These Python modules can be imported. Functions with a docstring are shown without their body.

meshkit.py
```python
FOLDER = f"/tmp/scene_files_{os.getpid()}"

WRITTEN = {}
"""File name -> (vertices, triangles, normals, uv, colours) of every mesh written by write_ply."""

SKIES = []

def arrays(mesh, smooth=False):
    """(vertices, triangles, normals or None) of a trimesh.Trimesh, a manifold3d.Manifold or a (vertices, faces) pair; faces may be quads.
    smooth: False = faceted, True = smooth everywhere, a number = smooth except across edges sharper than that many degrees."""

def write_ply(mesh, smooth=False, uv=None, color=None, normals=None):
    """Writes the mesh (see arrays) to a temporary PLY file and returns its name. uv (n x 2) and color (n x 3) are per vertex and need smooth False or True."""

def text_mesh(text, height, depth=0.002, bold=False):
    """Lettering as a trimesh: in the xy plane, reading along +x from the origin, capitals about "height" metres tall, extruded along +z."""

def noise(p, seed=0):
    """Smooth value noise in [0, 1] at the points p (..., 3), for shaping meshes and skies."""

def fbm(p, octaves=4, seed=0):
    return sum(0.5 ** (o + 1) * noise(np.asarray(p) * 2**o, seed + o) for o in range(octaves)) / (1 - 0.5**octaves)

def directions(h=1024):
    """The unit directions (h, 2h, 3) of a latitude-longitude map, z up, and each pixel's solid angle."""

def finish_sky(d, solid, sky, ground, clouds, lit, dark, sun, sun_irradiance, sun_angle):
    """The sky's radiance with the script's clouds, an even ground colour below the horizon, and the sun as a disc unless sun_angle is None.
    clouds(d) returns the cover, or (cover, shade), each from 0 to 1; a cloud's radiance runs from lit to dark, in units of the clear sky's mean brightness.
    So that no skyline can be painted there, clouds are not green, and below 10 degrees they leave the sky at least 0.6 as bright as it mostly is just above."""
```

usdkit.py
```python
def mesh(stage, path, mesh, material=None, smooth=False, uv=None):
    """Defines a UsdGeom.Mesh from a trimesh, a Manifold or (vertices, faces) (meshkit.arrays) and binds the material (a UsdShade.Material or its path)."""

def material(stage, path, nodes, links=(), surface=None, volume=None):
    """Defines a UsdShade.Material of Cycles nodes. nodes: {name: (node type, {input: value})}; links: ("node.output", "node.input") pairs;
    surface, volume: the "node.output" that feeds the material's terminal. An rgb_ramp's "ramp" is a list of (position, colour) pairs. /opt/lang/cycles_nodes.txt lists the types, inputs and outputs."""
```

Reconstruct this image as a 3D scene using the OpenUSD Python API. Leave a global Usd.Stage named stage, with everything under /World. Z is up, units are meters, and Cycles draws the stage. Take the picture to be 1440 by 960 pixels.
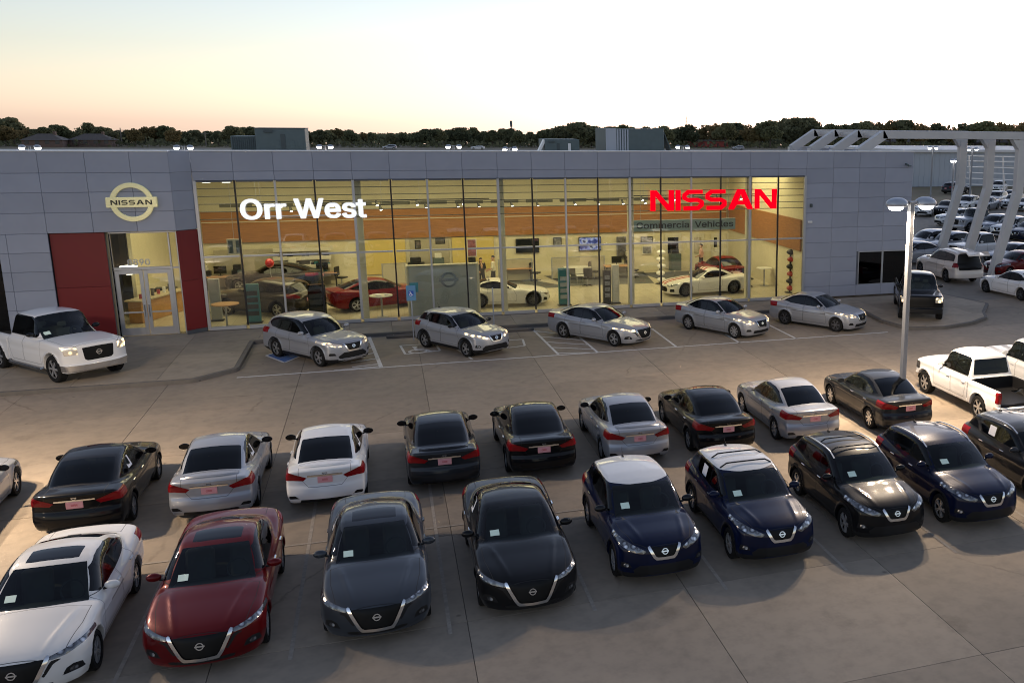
import math, random
import numpy as np, trimesh
import shapely.geometry as sg, shapely.ops as so
from shapely import affinity
from scipy.interpolate import PchipInterpolator
from pxr import Usd, UsdGeom, UsdLux, UsdShade, Gf, Sdf, Vt
import usdkit, meshkit

stage = Usd.Stage.CreateInMemory()
UsdGeom.SetStageUpAxis(stage, UsdGeom.Tokens.z)
UsdGeom.SetStageMetersPerUnit(stage, 1.0)
UsdGeom.Xform.Define(stage, '/World')
UsdGeom.Scope.Define(stage, '/World/Looks')
rnd = random.Random(7)
rng = np.random.default_rng(7)

# ------------------------------------------------------------------ camera
CAM_F, CAM_CX, CAM_CY = 1350.1, 1032.2, 470.9          # photograph pixels (1440 x 960)
PITCH, ROLL, YAW, CAM_H, CAM_D = 0.2143, 0.0106, 0.3494, 8.9219, 45.2935
_F = np.array([math.sin(YAW) * math.cos(PITCH), math.cos(YAW) * math.cos(PITCH), -math.sin(PITCH)])
_R0 = np.array([math.cos(YAW), -math.sin(YAW), 0.0])
_U0 = np.cross(_R0, _F)
_R = math.cos(ROLL) * _R0 + math.sin(ROLL) * _U0
_U = -math.sin(ROLL) * _R0 + math.cos(ROLL) * _U0
_C = np.array([0.0, -CAM_D, CAM_H])
cam = UsdGeom.Camera.Define(stage, '/World/camera')
cam.CreateHorizontalApertureAttr(36.0)
cam.CreateVerticalApertureAttr(24.0)
cam.CreateFocalLengthAttr(36.0 * CAM_F / 1440)
cam.CreateHorizontalApertureOffsetAttr((720 - CAM_CX) / 1440 * 36)
cam.CreateVerticalApertureOffsetAttr((CAM_CY - 480) / 1440 * 36)
cam.CreateClippingRangeAttr(Gf.Vec2f(0.1, 6000))
EXPOSURE = 1.42; LK = 2.0 ** -EXPOSURE       # LK: lamps as bright in the picture whatever the exposure
cam.CreateExposureAttr(EXPOSURE)
_m = Gf.Matrix4d()
_m.SetRow(0, Gf.Vec4d(*map(float, _R), 0)); _m.SetRow(1, Gf.Vec4d(*map(float, _U), 0))
_m.SetRow(2, Gf.Vec4d(*map(float, -_F), 0)); _m.SetRow(3, Gf.Vec4d(*map(float, _C), 1))
UsdGeom.Xformable(cam).AddTransformOp().Set(_m)

def at(px, py, z=None, y=None, x=None):
    """The point of the place seen at a pixel of the photograph, on the plane of that height z (or depth y, or x)."""
    d = _F + (px - CAM_CX) / CAM_F * _R - (py - CAM_CY) / CAM_F * _U
    t = (z - _C[2]) / d[2] if z is not None else (y - _C[1]) / d[1] if y is not None else (x - _C[0]) / d[0]
    return _C + t * d

# ------------------------------------------------------------------ dusk sky and the low sun behind the building
SUN_AZ, SUN_EL = math.radians(48), math.radians(3.5)     # azimuth from +y towards +x
SKY_STRENGTH = 0.12
AIR, AER, OZO, SKY_SAT, SKY_WB = 1.0, .35, 1.5, .6, (1.03, 1.04, 1.27)   # clear dusk air and the camera's cool white balance
sky_mat = usdkit.material(stage, '/World/Looks/sky_look', {
    'sky': ('sky_texture', {'sky_type': 'single_scattering', 'sun_disc': False, 'sun_elevation': SUN_EL, 'sun_rotation': SUN_AZ,
                            'altitude': 100.0, 'air_density': AIR, 'aerosol_density': AER, 'ozone_density': OZO}),
    'sat': ('hsv', {'saturation': SKY_SAT, 'fac': 1.0}), 'wb': ('mix', {'mix_type': 'multiply', 'fac': 1.0, 'color2': SKY_WB}),
    'bg': ('background_shader', {'strength': SKY_STRENGTH})}, [('sky.color', 'sat.color'), ('sat.color', 'wb.color1'), ('wb.color', 'bg.color')], surface='bg.background')
dome = UsdLux.DomeLight.Define(stage, '/World/sky')
UsdShade.MaterialBindingAPI.Apply(dome.GetPrim()).Bind(sky_mat)
dome.GetPrim().SetCustomDataByKey('kind', 'structure')
sun = UsdLux.DistantLight.Define(stage, '/World/sun')
sun.CreateNormalizeAttr(True); sun.CreateIntensityAttr(0.012); sun.CreateAngleAttr(0.5); sun.CreateColorAttr(Gf.Vec3f(1.0, .72, .45))
_x = UsdGeom.Xformable(sun)
_x.AddRotateZOp().Set(-math.degrees(SUN_AZ)); _x.AddRotateXOp().Set(90 - math.degrees(SUN_EL) + 0) 

LAMP = 3900.0                                            # radiance of the lot lamps
# ------------------------------------------------------------------ names and objects
_used = {}
def numbered(parent, name):
    k = _used.get((parent, name), 0); _used[(parent, name)] = k + 1
    return f'{parent}/{name}' if k == 0 else f'{parent}/{name}_{k:03d}'

def path_of(p): return '/World' if p is None else (p if isinstance(p, str) else str(p.GetPath()))

def obj(name, mesh, mat, parent=None, smooth=False, normals=None):
    """One Mesh prim; mesh: trimesh, (v, f) or Manifold."""
    path = numbered(path_of(parent), name)
    m = usdkit.mesh(stage, path, mesh, mat, smooth=smooth)
    if normals is not None:
        m.CreateNormalsAttr(Vt.Vec3fArray.FromNumpy(np.asarray(normals, np.float32))); m.SetNormalsInterpolation('vertex')
    return m.GetPrim()

def tag(p, label=None, cat=None, group=None, kind=None):
    for k, v in (('label', label), ('category', cat), ('group', group), ('kind', kind)):
        if v: p.SetCustomDataByKey(k, v)
    return p

def thing(name, label, cat, loc=(0, 0, 0), rz=0.0, group=None, kind=None):
    x = UsdGeom.Xform.Define(stage, numbered('/World', name))
    x.AddTranslateOp().Set(Gf.Vec3d(*map(float, loc))); x.AddRotateZOp().Set(float(rz)); x.AddScaleOp().Set(Gf.Vec3f(1, 1, 1))
    return tag(x.GetPrim(), label, cat, group, kind)

def dup(src, loc, rz=0.0, label=None, group=None, scale=1.0, name=None):
    x = UsdGeom.Xform.Define(stage, numbered('/World', name or src.GetName().rstrip('0123456789').rstrip('_')))
    p = x.GetPrim(); p.GetReferences().AddInternalReference(src.GetPath()); p.SetInstanceable(True)
    x.ClearXformOpOrder()
    s = (scale,) * 3 if np.ndim(scale) == 0 else scale
    x.AddTranslateOp().Set(Gf.Vec3d(*map(float, loc))); x.AddRotateZOp().Set(float(rz)); x.AddScaleOp().Set(Gf.Vec3f(*map(float, s)))
    tag(p, label or src.GetCustomDataByKey('label'), src.GetCustomDataByKey('category'), group or src.GetCustomDataByKey('group'))
    return p

# ------------------------------------------------------------------ mesh helpers
def box(x0, x1, y0, y1, z0, z1):
    b = trimesh.creation.box((abs(x1 - x0), abs(y1 - y0), abs(z1 - z0)))
    b.apply_translation(((x0 + x1) / 2, (y0 + y1) / 2, (z0 + z1) / 2)); return b
def cbox(x0, x1, y0, y1, z0, z1, c=0.01):
    """A box with chamfered edges (44 triangles)."""
    b = np.array([[x0, y0, z0], [x1, y1, z1]], float); b = np.array([b.min(0), b.max(0)]); p = []
    for i in np.ndindex(2, 2, 2):
        for k in range(3):
            v = np.array([b[i[0], 0], b[i[1], 1], b[i[2], 2]])
            for j in range(3):
                if j != k: v[j] += c if i[j] == 0 else -c
            p.append(v)
    return trimesh.convex.convex_hull(np.array(p))
def cat(*ms):
    ms = [m for a in ms for m in (a if isinstance(a, (list, tuple)) else [a])]
    return trimesh.util.concatenate(ms)
def cyl(p0, p1, r0, r1=None, n=10, caps=True):
    p0, p1 = np.asarray(p0, float), np.asarray(p1, float); r1 = r0 if r1 is None else r1
    d = p1 - p0; d /= np.linalg.norm(d)
    a = np.cross(d, [0, 0, 1.0]) if abs(d[2]) < .9 else np.cross(d, [1.0, 0, 0]); a /= np.linalg.norm(a); b = np.cross(d, a)
    t = np.arange(n) / n * 2 * np.pi; c = np.cos(t)[:, None] * a + np.sin(t)[:, None] * b
    v = [p0 + r0 * c, p1 + r1 * c]; f = []
    for i in range(n):
        j = (i + 1) % n; f += [[i, j, n + j], [i, n + j, n + i]]
    v = np.vstack(v)
    if caps:
        v = np.vstack([v, p0, p1])
        for i in range(n):
            j = (i + 1) % n; f += [[2 * n, j, i], [2 * n + 1, n + i, n + j]]
    return trimesh.Trimesh(v, f, process=False)
def tube(pts, r, n=6):
    pts = np.asarray(pts, float)
    return cat([cyl(pts[i], pts[i + 1], r, n=n) for i in range(len(pts) - 1)])
def bar(p0, p1, w, h, up=(0, 0, 1)):
    """A rectangular bar from p0 to p1, w across, h along up."""
    p0, p1, up = np.asarray(p0, float), np.asarray(p1, float), np.asarray(up, float)
    d = p1 - p0; L = np.linalg.norm(d); d = d / L; s = np.cross(d, up); s /= np.linalg.norm(s); t = np.cross(s, d)
    b = trimesh.creation.box((L, w, h)); M = np.eye(4); M[:3, 0] = d; M[:3, 1] = -s; M[:3, 2] = t; M[:3, 3] = (p0 + p1) / 2
    b.apply_transform(M); return b
def extrude(poly, depth, M=None):
    gs = getattr(poly, 'geoms', [poly])
    m = cat([trimesh.creation.extrude_polygon(g, depth, engine='earcut') for g in gs if g.area > 1e-7])
    if M is not None: m.apply_transform(M)
    return m
def basis(x, y, z, o):
    M = np.eye(4); M[:3, 0] = x; M[:3, 1] = y; M[:3, 2] = z; M[:3, 3] = o; return M
# local (x, y, z-out) of a sign on a wall that faces -y (towards the camera)
def onwall(o): return basis((1, 0, 0), (0, 0, 1), (0, -1, 0), o)
def revolve(prof, n=24, axis='z'):
    prof = np.asarray(prof, float); k = len(prof); t = np.arange(n) / n * 2 * np.pi
    v = np.vstack([np.c_[prof[:, 0] * np.cos(a), prof[:, 0] * np.sin(a), prof[:, 1]] for a in t]); f = []
    for i in range(n):
        j = (i + 1) % n
        for q in range(k - 1):
            f += [[i * k + q, j * k + q, j * k + q + 1], [i * k + q, j * k + q + 1, i * k + q + 1]]
    m = trimesh.Trimesh(v, f, process=False)
    if axis == 'y': m.apply_transform(basis((1, 0, 0), (0, 0, 1), (0, -1, 0), (0, 0, 0)))
    if axis == 'x': m.apply_transform(basis((0, 1, 0), (0, 0, 1), (1, 0, 0), (0, 0, 0)))
    return m

# ------------------------------------------------------------------ materials
MATS = {}
def mat(name, nodes, links, surface='p.BSDF', volume=None):
    MATS[name] = usdkit.material(stage, '/World/Looks/' + name, nodes, links, surface=surface, volume=volume); return MATS[name]
def plain(name, col, rough=.5, metal=0.0, coat=0.0, spec=.5, vary=0.0, scale=3.0, bump=0.0, bscale=40.0):
    n = {'p': ('principled_bsdf', {'base_color': col, 'roughness': rough, 'metallic': metal, 'coat_weight': coat, 'specular_ior_level': spec})}; l = []
    if vary or bump: n['tc'] = ('texture_coordinate', {})
    if vary:
        n['n'] = ('noise_texture', {'scale': scale, 'detail': 5.0, 'roughness': .6})
        n['r'] = ('rgb_ramp', {'ramp': [(.3, tuple(c * (1 - vary) for c in col)), (.7, tuple(min(1, c * (1 + vary)) for c in col))]})
        l += [('tc.object', 'n.vector'), ('n.fac', 'r.fac'), ('r.color', 'p.base_color')]
    if bump:
        n['bn'] = ('noise_texture', {'scale': bscale, 'detail': 4.0}); n['b'] = ('bump', {'strength': bump, 'distance': .02})
        l += [('tc.object', 'bn.vector'), ('bn.fac', 'b.height'), ('b.normal', 'p.normal')]
    return mat(name, n, l)
def glow(name, col, strength):
    return mat(name, {'e': ('emission', {'color': col, 'strength': strength * LK})}, [], surface='e.emission')
def pane(name, tint, rough=0.0, boost=1.0, ior=1.5):
    return mat(name, {'f': ('fresnel', {'IOR': ior}), 'm': ('math', {'math_type': 'multiply', 'value2': boost, 'use_clamp': True}),
                      't': ('transparent_bsdf', {'color': tint}), 'g': ('glossy_bsdf', {'color': (1, 1, 1), 'roughness': rough}),
                      'x': ('mix_closure', {})}, [('f.fac', 'm.value1'), ('m.value', 'x.fac'), ('t.BSDF', 'x.closure1'), ('g.BSDF', 'x.closure2')], surface='x.closure')
def paint(name, col, metal=0.0, rough=.4, flake=0.0):
    """Car paint with a clear coat and faint dust; the inside of the shell is dark trim."""
    return mat(name, {'p': ('principled_bsdf', {'base_color': col, 'metallic': metal, 'roughness': rough, 'specular_ior_level': .06, 'coat_weight': 1.0, 'coat_ior': 1.28, 'coat_roughness': .03}),
                      'tc': ('texture_coordinate', {}), 'n': ('noise_texture', {'scale': 2.2, 'detail': 6.0, 'roughness': .65}),
                      'r': ('map_range', {'from_min': .35, 'from_max': .75, 'to_min': .02, 'to_max': .09}),
                      'd': ('diffuse_bsdf', {'color': (.02, .02, .022)}), 'ge': ('geometry', {}), 'x': ('mix_closure', {})},
               [('tc.object', 'n.vector'), ('n.fac', 'r.value'), ('r.result', 'p.coat_roughness'),
                ('ge.backfacing', 'x.fac'), ('p.BSDF', 'x.closure1'), ('d.BSDF', 'x.closure2')], surface='x.closure')
# ------------------------------------------------------------------ car materials
paint('paint_white', (.62, .62, .62)); paint('paint_pearl', (.58, .57, .555)); paint('paint_black', (.003, .003, .0035)); paint('paint_silver', (.30, .31, .335), .5, .36)
paint('paint_grey', (.042, .047, .056), .5, .35); paint('paint_gunmetal', (.02, .022, .026), .5, .35); paint('paint_blue', (.002, .0045, .019), .2, .35); paint('paint_red', (.085, .003, .004), .3, .35); paint('paint_brown', (.06, .05, .04), .5, .35); paint('paint_ivory', (.78, .74, .66))
paint('paint_bright_red', (.17, .008, .010)); paint('paint_champagne', (.62, .56, .50), .2, .4)
plain('gap', (.004, .004, .004), .8); plain('rubber', (.008, .008, .008), .8, spec=.2, bump=.3, bscale=60); plain('alloy', (.62, .62, .63), .28, .9); plain('alloy_dark', (.16, .16, .17), .3, .8); plain('wheel_dark', (.02, .02, .02), .5, .3)
plain('chrome', (.80, .80, .80), .12, 1.0); plain('chrome_dark', (.22, .22, .23), .2, .9); plain('rail_metal', (.60, .60, .62), .25, .9); plain('black_trim', (.007, .007, .0075), .5, spec=.25, bump=.1, bscale=200); plain('gloss_black', (.003, .003, .0035), .06, spec=.35); plain('black_mesh', (.003, .003, .003), .5, spec=.2)
paint('tail_red', (.17, .005, .007), rough=.15); plain('stripe_red', (.45, .03, .03), .25, coat=1.0); plain('plate_pink', (.58, .26, .27), .4); plain('plate_text', (.40, .04, .06), .4)
plain('sticker_green', (.55, .70, .62), .5); plain('paper', (.80, .80, .82), .6); plain('seat_cloth', (.16, .145, .13), .9, vary=.15); plain('dash', (.05, .05, .052), .6)
mat('lamp_clear', {'p': ('principled_bsdf', {'metallic': .85, 'roughness': .18, 'coat_weight': 1.0, 'coat_roughness': .02}), 'tc': ('texture_coordinate', {}), 'v': ('voronoi_texture', {'scale': 7.5, 'randomness': .7}), 'r': ('rgb_ramp', {'ramp': [(.12, (.75, .76, .78)), (.30, (.30, .31, .33)), (.42, (.04, .04, .045)), (.6, (.14, .145, .155))]}), 'b': ('bump', {'strength': .8, 'distance': .03})}, [('tc.object', 'v.vector'), ('v.distance', 'r.fac'), ('r.color', 'p.base_color'), ('v.distance', 'b.height'), ('b.normal', 'p.normal')])
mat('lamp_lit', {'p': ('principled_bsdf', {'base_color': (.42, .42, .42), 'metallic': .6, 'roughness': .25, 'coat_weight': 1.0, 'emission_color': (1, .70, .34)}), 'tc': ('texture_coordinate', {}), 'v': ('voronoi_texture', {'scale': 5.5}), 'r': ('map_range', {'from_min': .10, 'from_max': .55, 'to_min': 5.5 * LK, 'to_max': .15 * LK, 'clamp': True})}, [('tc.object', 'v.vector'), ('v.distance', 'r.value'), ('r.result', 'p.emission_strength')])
pane('car_glass', (.42, .52, .51), boost=.85); pane('side_glass', (.16, .18, .175), boost=.85); pane('rear_glass', (.045, .05, .05), boost=.8)
# ------------------------------------------------------------------ cars: implicit body surfaces cut into panels, glass and lamps
def tab(pts):
    p = np.array(pts, float); g = np.linspace(p[0, 0], p[-1, 0], 600); v = PchipInterpolator(p[:, 0], p[:, 1])(g); d = np.gradient(v, g)
    return lambda q: np.interp(q, g, v), lambda q: np.interp(q, g, d)
def smax(a, b, k):
    h = np.maximum(k - np.abs(a - b), 0) / k; return np.maximum(a, b) + h * h * k * .25
def smin(a, b, k): return -smax(-a, -b, k)
def sdpoly(P, poly):
    """Signed distance (negative inside) of points P (n, 2) to a polygon."""
    poly = np.asarray(poly, float); d = np.full(len(P), 1e9); s = np.ones(len(P)); n = len(poly)
    for i in range(n):
        a, b = poly[i], poly[i - 1]; e = b - a; w = P - a
        t = np.clip((w @ e) / (e @ e), 0, 1); d = np.minimum(d, ((w - t[:, None] * e) ** 2).sum(1))
        c1 = P[:, 1] >= a[1]; c2 = P[:, 1] < b[1]; c3 = e[0] * w[:, 1] > e[1] * w[:, 0]
        s = np.where((c1 & c2 & c3) | (~c1 & ~c2 & ~c3), -s, s)
    return s * np.sqrt(d)

def nets(f, lo, hi, h):
    """Surface nets of f = 0 on a grid that is mirrored in y."""
    xs = np.arange(lo[0], hi[0] + h, h); zs = np.arange(lo[2], hi[2] + h, h); ny = int(math.ceil(hi[1] / h)) + 1
    ys = (np.arange(ny) + .5) * h
    X, Y, Z = np.meshgrid(xs, ys, zs, indexing='ij')
    V = f(X.ravel(), Y.ravel(), Z.ravel()).reshape(X.shape)
    V = np.concatenate([V[:, ::-1], V], 1); ys = np.concatenate([-ys[::-1], ys]); S = V < 0
    nx, nyy, nz = V.shape
    c = np.zeros((nx - 1, nyy - 1, nz - 1), int)
    for i in np.ndindex(2, 2, 2): c += S[i[0]:nx - 1 + i[0], i[1]:nyy - 1 + i[1], i[2]:nz - 1 + i[2]]
    cells = np.argwhere((c > 0) & (c < 8)); idx = np.full(c.shape, -1); idx[tuple(cells.T)] = np.arange(len(cells))
    acc = np.zeros((len(cells), 3)); cnt = np.zeros(len(cells))
    corners = list(np.ndindex(2, 2, 2))
    for a in corners:
        for ax in range(3):
            if a[ax]: continue
            b = list(a); b[ax] = 1
            va = V[tuple((cells + a).T)]; vb = V[tuple((cells + b).T)]; m = (va < 0) != (vb < 0)
            t = np.where(m, va / np.where(m, va - vb, 1), 0); p = np.tile(np.array(a, float), (len(cells), 1)); p[:, ax] += t
            acc += p * m[:, None]; cnt += m
    v = np.array([xs[0], ys[0], zs[0]]) + (cells + acc / cnt[:, None]) * h
    quads = []
    for ax in range(3):
        o1, o2 = [(1, 2), (2, 0), (0, 1)][ax]
        sl = [slice(1, -1)] * 3; sl[ax] = slice(0, -1); sl2 = list(sl); sl2[ax] = slice(1, None)
        sl[ax] = slice(0, V.shape[ax] - 1)
        A, B = S[tuple(sl)], S[tuple(sl2)]
        for flip, M in ((False, A & ~B), (True, ~A & B)):
            e = np.argwhere(M); off = np.array([1, 1, 1]); off[ax] = 0; e = e + off
            d1 = np.zeros(3, int); d1[o1] = 1; d2 = np.zeros(3, int); d2[o2] = 1
            q = np.stack([idx[tuple((e - d1 - d2).T)], idx[tuple((e - d2).T)], idx[tuple(e.T)], idx[tuple((e - d1).T)]], 1)
            quads.append(q[:, ::-1] if flip else q)
    q = np.vstack(quads); q = q[(q >= 0).all(1)]
    return v, np.vstack([q[:, [0, 1, 2]], q[:, [0, 2, 3]]])

def grad(f, v, e=.004):
    g = np.stack([f(*(v + np.eye(3)[k] * e).T) - f(*(v - np.eye(3)[k] * e).T) for k in range(3)], 1) / (2 * e)
    return g
def split(M, s):
    """Cuts the triangles of M = (v, n, f) along s = 0 (s per vertex); returns (inside, outside)."""
    v, n, f = M; s = np.where(np.abs(s) < 1e-6, 1e-6, s); ins = s < 0; k = ins[f].sum(1)
    def take(f_in, extra_v, extra_n):
        V = np.vstack([v] + extra_v); N = np.vstack([n] + extra_n)
        u, inv = np.unique(f_in, return_inverse=True)
        N = N[u]; return V[u], N / np.maximum(np.linalg.norm(N, axis=1, keepdims=True), 1e-9), inv.reshape(-1, 3)
    fi, fo = [f[k == 3]], [f[k == 0]]; ev, en, base = [], [], len(v)
    for kk in (1, 2):
        T = f[k == kk]
        if not len(T): continue
        odd = ins[T] if kk == 1 else ~ins[T]; r = odd.argmax(1)
        a = T[np.arange(len(T)), r]; b = T[np.arange(len(T)), (r + 1) % 3]; c = T[np.arange(len(T)), (r + 2) % 3]
        tb = (s[a] / (s[a] - s[b]))[:, None]; tc = (s[a] / (s[a] - s[c]))[:, None]
        ev += [v[a] + tb * (v[b] - v[a]), v[a] + tc * (v[c] - v[a])]; en += [n[a] + tb * (n[b] - n[a]), n[a] + tc * (n[c] - n[a])]
        ib = base + np.arange(len(T)); ic = ib + len(T); base += 2 * len(T)
        one = np.stack([a, ib, ic], 1); two = np.vstack([np.stack([ib, b, c], 1), np.stack([ib, c, ic], 1)])
        (fi if kk == 1 else fo).append(one); (fo if kk == 1 else fi).append(two)
    return take(np.vstack(fi), ev, en), take(np.vstack(fo), ev, en)
def sides(M):
    """Left and right halves (whole triangles) of a part that comes in pairs."""
    v, n, f = M; y = v[f].mean(1)[:, 1]; out = []
    for m in (y > 0, y <= 0):
        u, inv = np.unique(f[m], return_inverse=True); out.append((v[u], n[u], inv.reshape(-1, 3)))
    return out

def car_field(S):
    top, topd = tab(S['top']); hw, hwd = tab(S['hw']); roof, roofd = tab(S['roof']); gw, gwd = tab(S['gw'])
    fr, frd = tab(S['front']); rr, rrd = tab(S['rear']); sec, secd = tab(S['sect']); zb, _ = tab(S['under'])
    L, R, ax = S['L'], S['R'], S['axles']; um = S.get('um', L * .55)
    def f(u, y, z):
        a = np.abs(y)
        W = hw(u) - sec(z)
        for q in ax:
            r = np.sqrt((u - q) ** 2 + (z - R) ** 2); W = W + S.get('flare', .02) * np.exp(-((r - R - .05) / .07) ** 2)
        side = (a - W) / np.sqrt(1 + hwd(u) ** 2 + secd(z) ** 2)
        tc = top(u) - S.get('crown', .07) * (a / .85) ** 2.6
        if S.get('crease'):
            c0, c1, h = S['crease']; tc = tc + h * np.exp(-((a - (c0 + c1 * u)) / .05) ** 2) * np.clip((S['cowl'] - u) / .3, 0, 1) * np.clip(u / .3, 0, 1)
        tp = (z - tc) / np.sqrt(1 + topd(u) ** 2)
        low = smax(side, tp, S.get('kedge', .10))
        pf = S.get('bowf', (.30, 2.6)); pr = S.get('bowr', (.16, 3.0))
        ff = (fr(z) + pf[0] * (a / .9) ** pf[1] - u) / np.sqrt(1 + np.minimum(frd(z), 3) ** 2 + (pf[0] * pf[1] / .9 * (a / .9) ** (pf[1] - 1)) ** 2)
        rf = (u - (L - rr(z) - pr[0] * (a / .9) ** pr[1])) / np.sqrt(1 + np.minimum(rrd(z), 3) ** 2 + (pr[0] * pr[1] / .9 * (a / .9) ** (pr[1] - 1)) ** 2)
        low = smax(low, ff, S.get('kf', .07)); low = smax(low, rf, S.get('kr', .06)); low = smax(low, zb(u) - z, .05)
        uu = np.where(u < um, u - S.get('bowws', .16) * (a / .75) ** 2 * np.clip((um - u) / .5, 0, 1), u + S.get('bowbl', .14) * (a / .75) ** 2 * np.clip((u - um) / .5, 0, 1))
        rt = roof(uu) - S.get('rcrown', .06) * (a / .65) ** 2
        t2 = (z - rt) / np.sqrt(1 + roofd(uu) ** 2)
        tm = S.get('tumble', .38)
        s2 = (a - (gw(u) - tm * (z - S['belt']))) / np.sqrt(1 + tm * tm + gwd(u) ** 2)
        g = np.maximum(np.maximum(smax(s2, t2, S.get('kroof', .10)), S['belt'] - .25 - z), np.maximum(S['roof'][0][0] + .06 - u, u - S['roof'][-1][0] + .06))
        d = smin(low, g, S.get('kbelt', .04))
        if 'extra' in S: d = S['extra'](d, u, a, z)
        for q in ax:
            w = np.maximum(np.sqrt((u - q) ** 2 + (z - R) ** 2) - (R + S.get('gap', .045)), .50 - a); d = smax(d, -w, .015)
        return d
    return f

_cars = {}
def car_geometry(model, h):
    """Name -> list of (v, n, f) in car axes: x forward from the middle, y left, z up."""
    if (model, h) in _cars: return _cars[(model, h)]
    S = CARS[model]; L = S['L']; f = car_field(S)
    v, fc = nets(f, (-.12, 0, .08), (L + .12, S.get('wmax', 1.06), S['H'] + .1), h)
    for _ in range(2):
        g = grad(f, v); d = f(*v.T); v = v - np.clip(d / np.maximum((g ** 2).sum(1), .3), -h * .6, h * .6)[:, None] * g * .8
    n = grad(f, v); n /= np.maximum(np.linalg.norm(n, axis=1, keepdims=True), 1e-9)
    M = (v, n, fc); parts = {}
    for reg in S['regions']:
        name, fn = reg[0], reg[1]; opt = reg[2] if len(reg) > 2 else {}
        if not len(M[2]): break
        s = fn(M[0][:, 0], np.abs(M[0][:, 1]), M[0][:, 2], M[1])
        seam = opt.get('seam', 0)
        if seam:
            I, M = split(M, s + seam)
            if not len(M[2]): continue
            s = fn(M[0][:, 0], np.abs(M[0][:, 1]), M[0][:, 2], M[1]); J, M = split(M, s - .003)
            if len(J[2]): parts.setdefault('panel_gap', []).append(J)
        else: I, M = split(M, s)
        if not len(I[2]): continue
        for P in (sides(I) if opt.get('pair') else [I]):
            if not len(P[2]): continue
            o = opt.get('out', 0)
            if o: P = (P[0] + P[1] * o, P[1], P[2])
            parts.setdefault(name, []).append(P)
    parts['body'] = [M]
    gaps = parts.pop('panel_gap', [])
    if gaps:
        k = np.cumsum([0] + [len(g[0]) for g in gaps])
        parts['panel_gap'] = [(np.vstack([g[0] for g in gaps]), np.vstack([g[1] for g in gaps]), np.vstack([g[2] + o for g, o in zip(gaps, k)]))]
    def tr(P):
        q = P[0].copy(); q[:, 0] = L / 2 - q[:, 0]; m = P[1].copy(); m[:, 0] *= -1; return q, m, P[2][:, ::-1]
    parts = {k: [tr(p) for p in ps] for k, ps in parts.items()}
    _cars[(model, h)] = (parts, f); return _cars[(model, h)]

def side_poly(poly, zmin=None, ny=.25):
    poly = np.array(poly, float)
    return lambda u, a, z, n: np.maximum(sdpoly(np.c_[u, z], poly), (ny - np.abs(n[:, 1])) * .1)
def top_poly(poly, zmin, nz=.1):
    poly = np.array(poly, float)
    return lambda u, a, z, n: np.maximum(np.maximum(sdpoly(np.c_[u, a], poly), zmin - z), (nz - n[:, 2]) * .1)
def front_poly(poly, umax):
    poly = np.array(poly, float)
    return lambda u, a, z, n: np.maximum(sdpoly(np.c_[a, z], poly), u - umax)
def rear_poly(poly, umin):
    poly = np.array(poly, float)
    return lambda u, a, z, n: np.maximum(sdpoly(np.c_[a, z], poly), umin - u)
def mirror_half(h):
    """A polygon over the full width from its outline for a >= 0 (a is |y|): closes across the middle."""
    return [(-.3 if abs(x) < 1e-9 else x, z) for x, z in h]

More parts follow.
